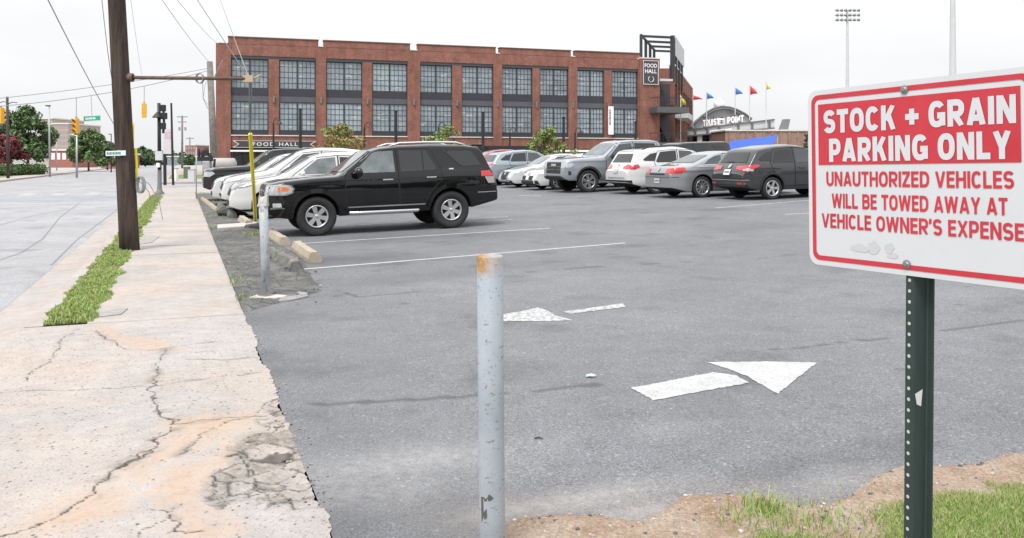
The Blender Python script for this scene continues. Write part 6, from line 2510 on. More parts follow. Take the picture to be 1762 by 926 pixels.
def make_wheel(r, w, rim_r, spokes, sw, rimm, twin=False, name='wheel'):
    """tyre (mesh) with its rim as a child; axis along y, outer face towards -y"""
    mt = Matrix.Rotation(R(90), 4, 'X')
    b = MB()
    b.smooth = True
    h = w / 2
    b.lathe([(rim_r, -h * 0.8), (rim_r + 0.02, -h * 0.98), (r - 0.06, -h), (r - 0.02, -h * 0.9), (r - 0.004, -h * 0.6), (r, 0), (r - 0.004, h * 0.6), (r - 0.02, h * 0.9),
             (r - 0.06, h), (rim_r, h * 0.8)], 36, mt, True)
    tyre = b.build(name, M_TYRE)
    b = MB()
    b.slot = 1
    b.lathe([(0, h * 0.25), (rim_r * 0.99, h * 0.25)], 28, mt)
    b.slot = 0
    b.smooth = True
    b.lathe([(rim_r * 0.86, h * 0.5), (rim_r * 0.90, h * 0.86), (rim_r * 1.0, h * 0.93), (rim_r * 1.03, h * 0.82), (rim_r * 1.0, h * 0.2)], 32, mt)
    b.lathe([(0, h * 0.80), (rim_r * 0.12, h * 0.80), (rim_r * 0.26, h * 0.66), (rim_r * 0.28, h * 0.3)], 18, mt)
    b.smooth = False
    for k in range(spokes):
        for dd in ((-0.16, 0.16) if twin else (0.0,)):
            a = 2 * math.pi * k / spokes + dd + 0.3
            ca, sa = math.cos(a), math.sin(a)
            d = Vector((ca, 0, sa))
            sd = Vector((-sa, 0, ca))
            p0, p1 = d * rim_r * 0.18, d * rim_r * 0.93
            w0, w1 = sw * 0.8, sw * 1.15
            y0, y1, yb = -h * 0.74, -h * 0.84, -h * 0.3
            vv = [p0 - sd * w0 / 2 + Vector((0, y0, 0)), p0 + sd * w0 / 2 + Vector((0, y0, 0)), p1 + sd * w1 / 2 + Vector((0, y1, 0)), p1 - sd * w1 / 2 + Vector((0, y1, 0))]
            vb = [Vector((q_.x, yb, q_.z)) for q_ in vv]
            b.add(vv + vb, [(0, 1, 2, 3), (0, 4, 5, 1), (1, 5, 6, 2), (2, 6, 7, 3), (3, 7, 4, 0)])
    b.slot = 1
    for k in range(spokes):
        a = 2 * math.pi * k / spokes + 0.3
        b.lathe([(0, 0.002), (0.011, 0.002), (0.011, -0.004)], 8, Matrix.Translation((math.cos(a) * rim_r * 0.25, -h * 0.70, math.sin(a) * rim_r * 0.25)) @ mt)
    b.build('rim', [rimm, M_RIMD], tyre)
    return tyre

def build_car(name, label, cat, sp, group=None):
    root = thing(name, label, cat, group=group)
    c = Car(sp)
    m = sp['paint']
    bm_ = c.body(m)
    body = bm_.build('body', [m, M_UNDER], root)
    L, W, Hh = c.L, c.W, c.Hh
    clad = sp.get('clad')
    sides = ('L', 'R')
    # doors with gaps and handles
    for side in sides:
        sg = -1 if side == 'L' else 1
        for d in sp.get('doors', []):
            b = MB()
            b.smooth = True
            c.proj(b, d, side, 0.006, 0.14)
            door = b.build('door', m, root)
            b = MB()
            c.line(b, d + [d[0]], side, 0.016, 0.0075)
            b.build('door_gap', M_SEAM, door)
            if sp.get('handle_z'):
                hx = max(p[0] for p in d) - sp.get('hdx', 0.24)
                hz = sp['handle_z'] + (hx - c.fa) * sp.get('hrise', 0.015)
                p = c.surf(hx, hz, side)
                b = MB()
                b.box(p.x - 0.11, p.x + 0.11, min(p.y + sg * .005, p.y + sg * 0.045), max(p.y + sg * .005, p.y + sg * 0.045), p.z - 0.018, p.z + 0.018)
                b.build('handle', sp.get('handle_m', m), door, bevel=0.012)
        for gi, wdw in enumerate(sp['glass']):
            b = MB()
            c.proj(b, wdw, side, 0.011, 0.12)
            gm_ = sp['glass_m'][gi] if isinstance(sp['glass_m'], (list, tuple)) else sp['glass_m']
            b.build('side_window', gm_, root)
            if sp.get('chrome_win'):
                b = MB()
                c.line(b, wdw + [wdw[0]], side, 0.022, 0.0125)
                b.build('window_trim', M_CHR, root)
        # arch lips
        for xa in (c.fa, c.ra):
            if clad is not None:
                Ra = c.wr + 0.055
                b = MB()
                pr = []
                for i in range(15):
                    a = R(-2 + 184 * i / 14)
                    pr.append((math.cos(a) * 1.012, math.sin(a) * 1.012))
                for (a0, a1) in zip(pr[:-1], pr[1:]):
                    q_ = [(xa + Ra * a0[0], c.wr + 0.02 + Ra * a0[1] * .97), (xa + Ra * a1[0], c.wr + 0.02 + Ra * a1[1] * .97),
                          (xa + (Ra + sp.get('lip', 0.07)) * a1[0], c.wr + 0.02 + (Ra + sp.get('lip', 0.07)) * a1[1]), (xa + (Ra + sp.get('lip', 0.07)) * a0[0], c.wr + 0.02 + (Ra + sp.get('lip', 0.07)) * a0[1])]
                    c.proj(b, q_, side, sp.get('lip_off', 0.014), 0.2)
                b.build('arch_trim', clad, root)
        if clad is not None:
            b = MB()
            x0, x1 = c.fa + c.wr + 0.12, c.ra - c.wr - 0.12
            c.proj(b, [(x0, c.gc + .01), (x1, c.gc + .01), (x1, c.gc + sp.get('sill', 0.14)), (x0, c.gc + sp.get('sill', 0.14))], side, 0.014, 0.2)
            b.build('sill_trim', clad, root)
        for (nm, poly, mm) in sp.get('side_bits', []):
            b = MB()
            c.proj(b, poly, side, 0.016, 0.12)
            b.build(nm, mm, root)
        # mirror
        mx, mz = sp['mirror']
        p = c.surf(mx, mz, side)
        b = MB()
        b.smooth = True
        k = sp.get('mir', 1.0)
        b.ico((p.x, p.y + sg * 0.15 * k, p.z + 0.05), 0.12 * k, (0.62, 1.0, 0.80), 0.0, 2)
        b.tube([(p.x, p.y - sg * 0.02, p.z - 0.01), (p.x, p.y + sg * 0.1, p.z + 0.02)], 0.03, 6)
        b.build('mirror', sp.get('mirror_m', m), root)
        # lamps: the pieces on the flank and on the face belong to one lamp
        b = MB()
        for poly in sp.get('head_s', []):
            c.proj(b, poly, side, 0.010, 0.06)
        for poly in sp.get('head_f', []):
            c.proj(b, [(y * sg, z) for y, z in poly], 'F', 0.010, 0.06)
        if b.v:
            hl = b.build('headlight', sp.get('head_m', M_LAMP), root)
            for (kind, poly, mm) in sp.get('head_in', []):
                b = MB()
                if kind == 'S':
                    c.proj(b, poly, side, 0.014, 0.06)
                else:
                    c.proj(b, [(y * sg, z) for y, z in poly], 'F', 0.014, 0.06)
                b.build('lamp_inner', mm, hl)
        b = MB()
        for poly in sp.get('tail_s', []):
            c.proj(b, poly, side, 0.014, 0.06)
        for poly in sp.get('tail_b', []):
            c.proj(b, [(y * sg, z) for y, z in poly], 'B', 0.014, 0.06)
        if b.v:
            tl = b.build('tail_light', M_TAIL, root)
            for (kind, poly, mm) in sp.get('tail_in', []):
                b = MB()
                if kind == 'S':
                    c.proj(b, poly, side, 0.018, 0.06)
                else:
                    c.proj(b, [(y * sg, z) for y, z in poly], 'B', 0.018, 0.06)
                b.build('lamp_inner', mm, tl)
        if sp.get('rails'):
            x0, x1, yr, zr = sp['rails']
            b = MB()
            b.smooth = True
            pts = []
            for i in range(9):
                x = x0 + (x1 - x0) * i / 8
                hit, n, ix, ds = c.bvh.ray_cast(Vector((x, sg * yr, 5)), Vector((0, 0, -1)))
                pts.append((x, sg * yr, (hit.z if hit else Hh) + (0.005 if i in (0, 8) else zr)))
            b.tube(pts, 0.022, 8)
            b.build('roof_rail', sp.get('rail_m', M_CHR), root)
        if sp.get('step'):
            x0, x1, z = sp['step']
            b = MB()
            b.smooth = True
            y = sg * (W / 2 - 0.04)
            b.tube([(x0, y - sg * .12, z + .03), (x0 + 0.12, y, z), (x1 - 0.12, y, z), (x1, y - sg * .12, z + .03)], 0.045, 10)
            b.build('side_step', M_CHR, root)
    b = MB()
    c.proj(b, sp['screen'], 'F', 0.010, 0.12)
    b.build('windscreen', sp.get('screen_m', M_GLL), root)
    if sp.get('back_glass'):
        b = MB()
        c.proj(b, sp['back_glass'], 'B', 0.010, 0.12)
        b.build('rear_window', sp.get('back_m', M_GLD), root)
    for (nm, poly, mm) in sp.get('face', []):
        b = MB()
        c.proj(b, poly, 'F', 0.014 if nm != 'emblem' else 0.022, 0.08)
        b.build(nm, mm, root)
    for (nm, poly, mm) in sp.get('tail', []):
        b = MB()
        c.proj(b, poly, 'B', 0.014 if nm not in ('emblem', 'licence_plate') else 0.02, 0.08)
        o = b.build(nm, mm, root)
        if nm == 'licence_plate':
            ys, zs = [p[0] for p in poly], [p[1] for p in poly]
            y0, y1, z0, z1 = min(ys), max(ys), min(zs), max(zs)
            b = MB()
            for i in range(6):
                yy = y0 + (y1 - y0) * (0.13 + 0.13 * i)
                c.proj(b, [(yy, z0 + (z1 - z0) * .3), (yy + .03, z0 + (z1 - z0) * .3), (yy + .03, z0 + (z1 - z0) * .7), (yy, z0 + (z1 - z0) * .7)], 'B', 0.023, 0.2)
            b.build('plate_marks', mat('plate_ink', (0.16, 0.10, 0.16), 0.6), o)
    for (nm, poly, mm) in sp.get('toppart', []):
        b = MB()
        c.proj(b, poly, 'T', 0.008, 0.15)
        b.build(nm, mm, root)
    b = MB()
    b.box(0.45, L - 0.45, -(W / 2 - 0.31), W / 2 - 0.31, c.gc + 0.02, c.wr * 2 + 0.06)
    b.build('underbody', M_UNDER, root)
    for fn in sp.get('extra', []):
        fn(c, root, m)
    wh = make_wheel(c.wr, sp.get('tw', 0.235), sp['rim'], sp['spokes'], sp['spw'], sp.get('rim_m', M_RIM), sp.get('twin', False))
    first = True
    for xa in (c.fa, c.ra):
        for sg in (-1, 1):
            w = wh if first else copy_tree(wh)
            first = False
            w.parent = root
            w.location = (xa, sg * (W / 2 - sp.get('tw', 0.235) / 2 - 0.015), c.wr - 0.006)
            w.rotation_euler = (0, random.uniform(0, 6), 0 if sg < 0 else math.pi)
    return root, c

def put(root, c, s_mid, t_nose, faces):
    """faces -1: nose to the street, +1: nose away from it"""
    v = P(s_mid, t_nose, g(t_nose))
    tilt = math.atan(0.027)
    if t_nose - (0 if faces < 0 else c.L) < 1.5 and faces < 0:
        tilt = math.atan((g(t_nose + c.ra) - g(t_nose + c.fa)) / c.sp['wb'])
        v.z = g(t_nose + c.fa) - math.tan(tilt) * c.fa
    root.location = v
    root.rotation_euler = (0, -tilt, T_ANG) if faces < 0 else (0, tilt, T_ANG + math.pi)

def put_wheel(root, c, pxy, axle, faces):
    v = gp(*pxy)
    s0, t0 = st(v)
    s_mid = s0 + c.W / 2 - 0.06
    xa = c.fa if axle == 'front' else c.ra
    t_nose = t0 - xa if faces < 0 else t0 + xa
    put(root, c, s_mid, t_nose, faces)


def sym(*half):
    return [(y, z) for y, z in half] + [(-y, z) for y, z in reversed(half)]

def rect(x0, x1, z0, z1):
    return [(x0, z0), (x1, z0), (x1, z1), (x0, z1)]

def emblem(z, w=0.11, h=0.075, y=0.0):
    return [(y + w * math.cos(R(a)), z + h * math.sin(R(a))) for a in range(0, 360, 30)]

# ---------------------------------------------------------------- black four wheel drive
BLK = paint('black_paint', (0.004, 0.0042, 0.005), rough=0.18)
BLK.node_tree.nodes['Principled BSDF'].inputs['Specular IOR Level'].default_value = 0.05
SUV = dict(L=4.82, W=1.92, H=1.79, wb=2.79, fo=0.98, wr=0.398, belt=1.20, gc=0.40, paint=BLK, tum=0.15, kf=0.15, af=0.55, kr=0.10, ar=0.5, rnd=0.11, sq=4.2, blur=0.05,
    top=[(0, 0.62), (0.03, 0.98), (0.10, 1.08), (0.35, 1.13), (0.9, 1.18), (1.40, 1.20), (1.47, 1.22), (2.12, 1.69), (2.3, 1.745), (2.7, 1.78), (3.4, 1.79), (4.1, 1.77), (4.42, 1.73), (4.50, 1.68), (4.70, 1.24), (4.80, 1.02), (4.82, 0.8), (4.82, 0.6)],
    bot=[(0, 0.52), (0.2, 0.40), (0.5, 0.36), (4.2, 0.42), (4.82, 0.56)],
    doors=[[(1.58, 0.50), (1.55, 0.95), (1.56, 1.20), (2.10, 1.66), (2.62, 1.70), (2.64, 1.2), (2.66, 0.50)],
           [(2.68, 0.50), (2.66, 1.2), (2.64, 1.70), (3.36, 1.69), (3.58, 1.25), (3.58, 1.02), (3.36, 0.85), (3.20, 0.50)]],
    handle_z=1.045, handle_m=M_CHR, hrise=0.02,
    glass=[[(1.72, 1.225), (2.13, 1.625), (2.22, 1.655), (2.565, 1.665), (2.585, 1.225)], [(2.70, 1.225), (2.685, 1.665), (3.17, 1.655), (3.17, 1.235)], [(3.20, 1.237), (3.20, 1.655), (3.27, 1.65), (3.46, 1.30), (3.45, 1.245)],
           [(3.60, 1.635), (3.70, 1.60), (3.98, 1.34), (4.06, 1.30), (4.46, 1.31), (4.44, 1.36), (4.28, 1.60), (4.20, 1.63)]],
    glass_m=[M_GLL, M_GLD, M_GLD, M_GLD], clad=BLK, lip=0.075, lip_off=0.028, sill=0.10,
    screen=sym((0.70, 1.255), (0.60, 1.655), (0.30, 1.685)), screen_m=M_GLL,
    back_glass=sym((0.66, 1.27), (0.58, 1.60)),
    head_s=[[(0.05, 0.84), (0.05, 1.03), (0.30, 1.055), (0.50, 1.03), (0.56, 0.96), (0.52, 0.87), (0.40, 0.835)]], head_f=[[(0.50, 0.84), (0.50, 1.02), (0.88, 1.03), (0.88, 0.84)]],
    head_m=M_CHR,
    head_in=[('S', [(0.07, 0.86), (0.07, 1.01), (0.30, 1.03), (0.48, 1.005), (0.525, 0.955), (0.49, 0.885), (0.39, 0.86)], M_LAMP),
             ('F', [(0.53, 0.86), (0.53, 1.0), (0.85, 1.01), (0.85, 0.86)], M_LAMP)],
    tail_s=[[(4.44, 1.08), (4.44, 1.19), (4.66, 1.20), (4.73, 1.08)]], tail_b=[[(0.70, 1.08), (0.70, 1.20), (0.93, 1.20), (0.93, 1.08)]],
    side_bits=[('rocker_chrome', rect(1.60, 3.20, 0.535, 0.560), M_CHR), ('side_marker', [(0.24, 0.915), (0.24, 1.0), (0.40, 1.0), (0.47, 0.95), (0.41, 0.915)], M_AMB),
               ('fog_lamp', [(0.14, 0.605), (0.14, 0.685), (0.29, 0.685), (0.31, 0.605)], M_LAMP), ('fog_trim', rect(0.10, 0.36, 0.575, 0.592), M_CHR),
               ('tail_lower', [(4.60, 0.93), (4.52, 1.07), (4.74, 1.07), (4.76, 0.93)], mat('lamp_grey', (0.35, 0.35, 0.36), 0.3)), ('bumper_line', rect(4.35, 4.80, 0.735, 0.75), M_GREY),
               ('badge', rect(3.74, 3.84, 1.24, 1.265), M_CHR), ('fuel_flap', rect(3.95, 4.2, 1.02, 1.05), BLK)],
    mirror=(1.80, 1.20), mirror_m=BLK, mir=1.15, rails=(2.55, 4.20, 0.60, 0.05), rail_m=mat('rail_silver', (0.62, 0.63, 0.64), 0.35, metal=.4), step=(1.55, 3.15, 0.42),
    face=[('grille', sym((0.46, 0.80), (0.48, 1.03)), M_PLAS), ('grille_bar', sym((0.47, 0.90), (0.47, 0.94)), M_CHR), ('lower_intake', sym((0.6, 0.56), (0.6, 0.66)), M_PLAS), ('emblem', emblem(0.92), M_CHR)],
    tail=[('licence_plate', rect(-0.16, 0.16, 0.95, 1.11), M_PLATE), ('bumper', sym((0.85, 0.58), (0.85, 0.78)), M_PLAS), ('emblem', emblem(1.18), M_CHR)],
    rim=0.222, spokes=6, spw=0.085, tw=0.26)
def suv_extra(c, root, m):
    b = MB()
    b.smooth = True
    b.tube([(4.42, -0.55, 1.755), (4.60, -0.5, 1.735), (4.66, -0.45, 1.725)], [0.02, 0.04, 0.02], 8)
    b.box(4.36, 4.62, -0.60, 0.60, 1.725, 1.765)
    b.build('roof_spoiler', m, root, bevel=0.012)
    b = MB()
    b.tube([(3.9, 0, 0.36), (4.4, 0.3, 0.34)], 0.11, 10)
    b.tube([(1.3, 0, 0.40), (3.7, 0, 0.38)], 0.05, 8)
    b.tube([(c.ra, -0.7, 0.39), (c.ra, 0.7, 0.39)], 0.05, 8)
    b.tube([(c.fa, -0.7, 0.39), (c.fa, 0.7, 0.39)], 0.05, 8)
    b.build('axle', M_UNDER, root)
SUV['extra'] = [suv_extra]
r_, c_ = build_car('parked_car', 'black four wheel drive car with silver roof rails parked side on beside the wheel stops', 'car', SUV, 'cars in the parking lot')
put_wheel(r_, c_, (372, 222.4), 'front', -1)

# ---------------------------------------------------------------- generic shapes
def crossover(**k):
    L, W, Hh = k.pop('L', 4.77), k.pop('W', 1.885), k.pop('H', 1.70)
    kx, kz = L / 4.77, Hh / 1.70
    def X(pts):
        return [(x * kx, z * kz) for x, z in pts]
    def Y(pts):
        return [(y * W / 1.885, z * kz) for y, z in pts]
    d = dict(L=L, W=W, H=Hh, wb=2.74 * kx, fo=0.95 * kx, wr=0.36, belt=1.10 * kz, gc=0.24, tum=0.17, kf=0.24, af=0.85, kr=0.16, ar=0.65, rnd=0.13, blur=0.08,
        top=X([(0, 0.50), (0.05, 0.78), (0.2, 0.92), (0.6, 1.01), (1.25, 1.10), (1.33, 1.13), (2.12, 1.58), (2.4, 1.66), (2.8, 1.70), (3.4, 1.68), (4.05, 1.60), (4.18, 1.56), (4.56, 1.10), (4.70, 0.96), (4.77, 0.75), (4.77, 0.5)]),
        doors=[X([(1.52, 0.42), (1.50, 1.0), (1.62, 1.12), (2.25, 1.56), (2.78, 1.60), (2.80, 0.42)]), X([(2.82, 0.42), (2.80, 1.60), (3.55, 1.55), (3.75, 1.12), (3.62, 0.86), (3.36, 0.70), (3.24, 0.42)])],
        handle_z=0.93 * kz,
        glass=[X([(1.74, 1.125), (2.26, 1.515), (2.72, 1.555), (2.745, 1.125)]), X([(2.85, 1.125), (2.835, 1.555), (3.46, 1.515), (3.68, 1.17), (3.62, 1.135)]), X([(3.74, 1.19), (3.57, 1.50), (3.86, 1.45), (4.16, 1.26), (4.12, 1.21)])],
        glass_m=[M_GLM, M_GLD, M_GLD], screen=Y(sym((0.74, 1.17), (0.60, 1.53), (0.30, 1.575))), screen_m=M_GLL, back_glass=Y(sym((0.68, 1.16), (0.56, 1.47))),
        head_s=[X([(0.10, 0.80), (0.12, 0.88), (0.45, 0.97), (0.72, 0.985), (0.50, 0.86)])], head_f=[Y([(0.46, 0.74), (0.46, 0.82), (0.84, 0.93), (0.80, 0.78)])],
        tail_s=[X([(4.25, 1.05), (4.62, 1.03), (4.66, 0.90), (4.35, 0.93)])], tail_b=[Y([(0.45, 0.90), (0.45, 1.02), (0.90, 1.06), (0.90, 0.90)])],
        mirror=(1.83 * kx, 1.09 * kz), face=[('grille', Y(sym((0.38, 0.62), (0.42, 0.80))), M_PLAS), ('lower_intake', Y(sym((0.55, 0.36), (0.5, 0.50))), M_PLAS), ('emblem', emblem(0.73 * kz), M_CHR)],
        tail=[('licence_plate', [(-0.15, 0.72 * kz), (0.15, 0.72 * kz), (0.15, 0.72 * kz + .15), (-0.15, 0.72 * kz + .15)], M_PLATE), ('lower_bumper', Y(sym((0.86, 0.42), (0.86, 0.55))), M_PLAS), ('emblem', emblem(1.03 * kz, .07, .05), M_CHR)],
        rim=0.225, spokes=5, spw=0.07)
    d.update(k)
    return d

def sedan(**k):
    L, W, Hh = k.pop('L', 4.88), k.pop('W', 1.84), k.pop('H', 1.45)
    kx, kz = L / 4.88, Hh / 1.45
    def X(pts):
        return [(x * kx, z * kz) for x, z in pts]
    def Y(pts):
        return [(y * W / 1.84, z * kz) for y, z in pts]
    d = dict(L=L, W=W, H=Hh, wb=2.82 * kx, fo=0.98 * kx, wr=0.335, belt=0.97 * kz, gc=0.17, tum=0.22, kf=0.26, af=0.9, kr=0.18, ar=0.7, rnd=0.12, blur=0.10,
        top=X([(0, 0.42), (0.06, 0.64), (0.3, 0.78), (1.1, 0.93), (1.3, 0.97), (2.1, 1.36), (2.45, 1.44), (2.8, 1.45), (3.2, 1.42), (3.95, 1.10), (4.15, 1.06), (4.7, 1.03), (4.84, 0.92), (4.88, 0.7), (4.88, 0.42)]),
        doors=[X([(1.50, 0.32), (1.48, 0.85), (1.60, 0.97), (2.20, 1.35), (2.72, 1.38), (2.74, 0.32)]), X([(2.76, 0.32), (2.74, 1.38), (3.30, 1.33), (3.72, 1.04), (3.60, 0.78), (3.40, 0.62), (3.30, 0.32)])],
        handle_z=0.80 * kz,
        glass=[X([(1.72, 0.985), (2.24, 1.31), (2.67, 1.34), (2.69, 0.99)]), X([(2.79, 0.99), (2.77, 1.34), (3.25, 1.30), (3.64, 1.05), (3.60, 1.0)])],
        glass_m=[M_GLM, M_GLD], screen=Y(sym((0.72, 1.0), (0.56, 1.31), (0.3, 1.345))), screen_m=M_GLL, back_glass=Y(sym((0.66, 1.10), (0.54, 1.33))), back_m=M_GLM,
        head_s=[X([(0.10, 0.62), (0.12, 0.70), (0.5, 0.80), (0.62, 0.80), (0.45, 0.70)])], head_f=[Y([(0.50, 0.60), (0.50, 0.66), (0.82, 0.74), (0.80, 0.62)])],
        tail_s=[X([(4.40, 0.96), (4.76, 0.95), (4.82, 0.80), (4.55, 0.82)])], tail_b=[Y([(0.45, 0.80), (0.45, 0.93), (0.86, 0.96), (0.86, 0.80)])],
        mirror=(1.80 * kx, 0.95 * kz), face=[('grille', Y(sym((0.34, 0.48), (0.44, 0.64))), M_PLAS), ('lower_intake', Y(sym((0.6, 0.26), (0.55, 0.42))), M_PLAS), ('emblem', emblem(0.60 * kz, .09, .06), M_CHR)],
        tail=[('licence_plate', [(-0.15, 0.62 * kz), (0.15, 0.62 * kz), (0.15, 0.62 * kz + .15), (-0.15, 0.62 * kz + .15)], M_PLATE), ('emblem', emblem(0.92 * kz, .07, .05), M_CHR)],
        rim=0.215, spokes=7, spw=0.045)
    d.update(k)
    return d

PICK = dict(L=5.88, W=2.06, H=1.92, wb=3.74, fo=0.98, wr=0.42, belt=1.27, gc=0.42, tum=0.15, kf=0.12, af=0.55, kr=0.06, ar=0.3, rnd=0.11, sq=4.4, blur=0.05,
    top=[(0, 0.70), (0.03, 1.12), (0.10, 1.22), (0.4, 1.27), (1.55, 1.32), (1.62, 1.34), (2.30, 1.82), (2.5, 1.89), (2.9, 1.92), (3.7, 1.91), (4.02, 1.86), (4.10, 1.78), (4.18, 1.40), (4.22, 1.33), (5.82, 1.33), (5.88, 1.25), (5.88, 0.7)],
    bot=[(0, 0.55), (0.2, 0.46), (5.4, 0.50), (5.88, 0.62)],
    doors=[[(1.72, 0.58), (1.70, 1.28), (2.30, 1.80), (2.92, 1.84), (2.94, 0.58)], [(2.96, 0.58), (2.94, 1.84), (3.95, 1.80), (4.05, 1.30), (4.02, 0.95), (3.98, 0.58)]],
    handle_z=1.14,
    glass=[[(1.86, 1.30), (2.34, 1.75), (2.86, 1.79), (2.87, 1.31)], [(2.99, 1.31), (2.98, 1.79), (3.86, 1.76), (3.96, 1.36), (3.93, 1.31)]],
    glass_m=[M_GLM, M_GLD], screen=sym((0.80, 1.37), (0.68, 1.77), (0.4, 1.81)), screen_m=M_GLL, back_glass=sym((0.66, 1.42), (0.6, 1.76)),
    head_s=[[(0.05, 0.95), (0.05, 1.13), (0.32, 1.13), (0.42, 1.05), (0.22, 0.93)]], head_f=[[(0.66, 0.90), (0.66, 1.13), (0.97, 1.13), (0.97, 0.95)]],
    tail_s=[[(5.62, 0.92), (5.62, 1.25), (5.86, 1.25), (5.86, 0.92)]], tail_b=[[(0.82, 0.92), (0.82, 1.26), (1.0, 1.26), (1.0, 0.92)]],
    mirror=(1.95, 1.27), mir=1.5, mirror_m=M_PLAS,
    face=[('grille', sym((0.62, 0.72), (0.64, 1.14)), M_PLAS), ('grille_bar', sym((0.63, 0.97), (0.63, 0.99)), M_GREY), ('grille_bar', sym((0.63, 0.86), (0.63, 0.88)), M_GREY), ('lower_intake', sym((0.7, 0.55), (0.7, 0.64)), M_PLAS),
          ('emblem', rect(-0.22, 0.22, 1.00, 1.075), M_CHR)],
    tail=[('licence_plate', rect(-0.16, 0.16, 0.68, 0.84), M_PLATE), ('bumper', sym((0.95, 0.62), (0.95, 0.74)), M_CHR)],
    rim=0.275, spokes=6, spw=0.05, twin=True, tw=0.28)
GP = 'cars in the parking lot'

# right hand column, nearest first
HRV = crossover(L=4.30, W=1.775, H=1.60, paint=paint('graphite_paint', (0.050, 0.052, 0.056), 0.5, 0.3), clad=M_PLAS, lip=0.05, sill=0.16, glass_m=[M_GLM, M_GLD, M_GLD],
    tail_s=[[(3.74, 1.00), (3.88, 1.04), (4.22, 0.98), (4.25, 0.86), (4.12, 0.84)]], tail_b=[[(0.36, 0.90), (0.36, 0.99), (0.60, 1.0), (0.88, 1.02), (0.88, 0.84), (0.62, 0.88)]],
    tail_in=[('S', [(3.98, 0.90), (4.16, 0.93), (4.20, 0.85), (4.12, 0.845)], M_LAMP), ('B', [(0.70, 0.86), (0.70, 0.91), (0.85, 0.90), (0.85, 0.845)], M_LAMP)],
    tail=[('licence_plate', rect(-0.15, 0.15, 0.74, 0.89), M_PLATE), ('lower_bumper', sym((0.80, 0.36), (0.80, 0.46)), M_PLAS), ('emblem', emblem(0.99, .07, .06), M_CHR), ('bumper_line', sym((0.82, 0.585), (0.82, 0.60)), M_GREY),
          ('reflector', rect(0.52, 0.78, 0.47, 0.52), M_TAIL), ('reflector', rect(-0.78, -0.52, 0.47, 0.52), M_TAIL), ('rear_wiper', rect(-0.25, 0.1, 1.095, 1.12), M_PLAS)],
    wr=0.335, rim=0.225, spokes=5, spw=0.075, handle_z=0.0)
HRV['handle_z'] = 0.88
r_, c_ = build_car('parked_car', 'dark grey hatchback seen from behind, its front hidden by the parking sign', 'car', HRV, GP)
put_wheel(r_, c_, (905, 188), 'rear', 1)
COUPE = sedan(L=4.85, W=1.85, H=1.44, paint=paint('silver_paint', (0.33, 0.34, 0.36), 0.6, 0.3), chrome_win=True,
    top=[(0, 0.42), (0.06, 0.64), (0.3, 0.78), (1.1, 0.92), (1.32, 0.97), (2.05, 1.34), (2.4, 1.42), (2.7, 1.44), (3.1, 1.41), (4.05, 1.07), (4.35, 1.02), (4.68, 1.00), (4.80, 0.93), (4.85, 0.7), (4.85, 0.42)],
    doors=[[(1.50, 0.32), (1.48, 0.85), (1.60, 0.96), (2.15, 1.32), (2.92, 1.36), (3.02, 0.98), (3.0, 0.32)]],
    glass=[[(1.72, 0.985), (2.20, 1.29), (2.88, 1.32), (2.95, 1.0)], [(3.03, 1.01), (2.97, 1.32), (3.22, 1.28), (3.72, 1.06), (3.62, 1.02)]], glass_m=[M_GLM, M_GLM],
    tail_s=[[(4.36, 0.86), (4.40, 0.96), (4.66, 0.95), (4.80, 0.88), (4.80, 0.80), (4.60, 0.78)]], tail_b=[[(0.45, 0.79), (0.48, 0.92), (0.88, 0.95), (0.88, 0.78)]],
    tail=[('licence_plate', rect(-0.15, 0.15, 0.48, 0.62), M_PLATE), ('emblem', emblem(0.90, .07, .06), M_CHR), ('boot_gap', sym((0.44, 0.735), (0.44, 0.775)), M_SEAM), ('lower_bumper', sym((0.75, 0.24), (0.75, 0.34)), M_PLAS),
          ('bumper_top', sym((0.86, 0.655), (0.86, 0.668)), M_SEAM)], spokes=10, spw=0.04, rim=0.235)
r_, c_ = build_car('parked_car', 'silver coupe seen from behind between the white estate and the dark grey hatchback', 'car', COUPE, GP)
put_wheel(r_, c_, (823, 186.2), 'rear', 1)
s_c, t_c = st(r_.location)
OUTB = crossover(L=4.82, W=1.84, H=1.62, paint=paint('white_paint_a', (0.60, 0.60, 0.595)), clad=M_PLAS, lip=0.03, sill=0.16, rails=(2.2, 4.1, 0.60, 0.06), rail_m=M_PLAS, glass_m=[M_GLM, M_GLD, M_GLD],
    top=[(0, 0.50), (0.05, 0.74), (0.2, 0.86), (0.6, 0.95), (1.25, 1.03), (1.33, 1.06), (2.10, 1.48), (2.4, 1.57), (2.8, 1.62), (3.5, 1.60), (4.25, 1.54), (4.35, 1.50), (4.62, 1.06), (4.76, 0.94), (4.82, 0.75), (4.82, 0.5)],
    tail_s=[[(4.36, 0.94), (4.42, 1.03), (4.66, 1.03), (4.76, 0.94), (4.60, 0.88)]], tail_b=[[(0.42, 0.90), (0.42, 0.98), (0.88, 1.03), (0.88, 0.87)]],
    tail=[('licence_plate', rect(-0.15, 0.15, 0.74, 0.89), mat('plate_grey', (0.5, 0.5, 0.51), 0.5)), ('lower_bumper', sym((0.84, 0.38), (0.84, 0.50)), M_PLAS), ('emblem', emblem(1.01, .06, .04), M_CHR), ('bumper_line', sym((0.6, 0.56), (0.6, 0.60)), M_GREY),
          ('rear_spoiler', sym((0.55, 1.49), (0.55, 1.55)), M_PLAS)], wr=0.345)
r_, c_ = build_car('parked_car', 'white estate car seen from behind between the silver pickup and the silver coupe', 'car', OUTB, GP)
put(r_, c_, s_c + 3.0, t_c + 0.1, 1)
PK = dict(PICK)
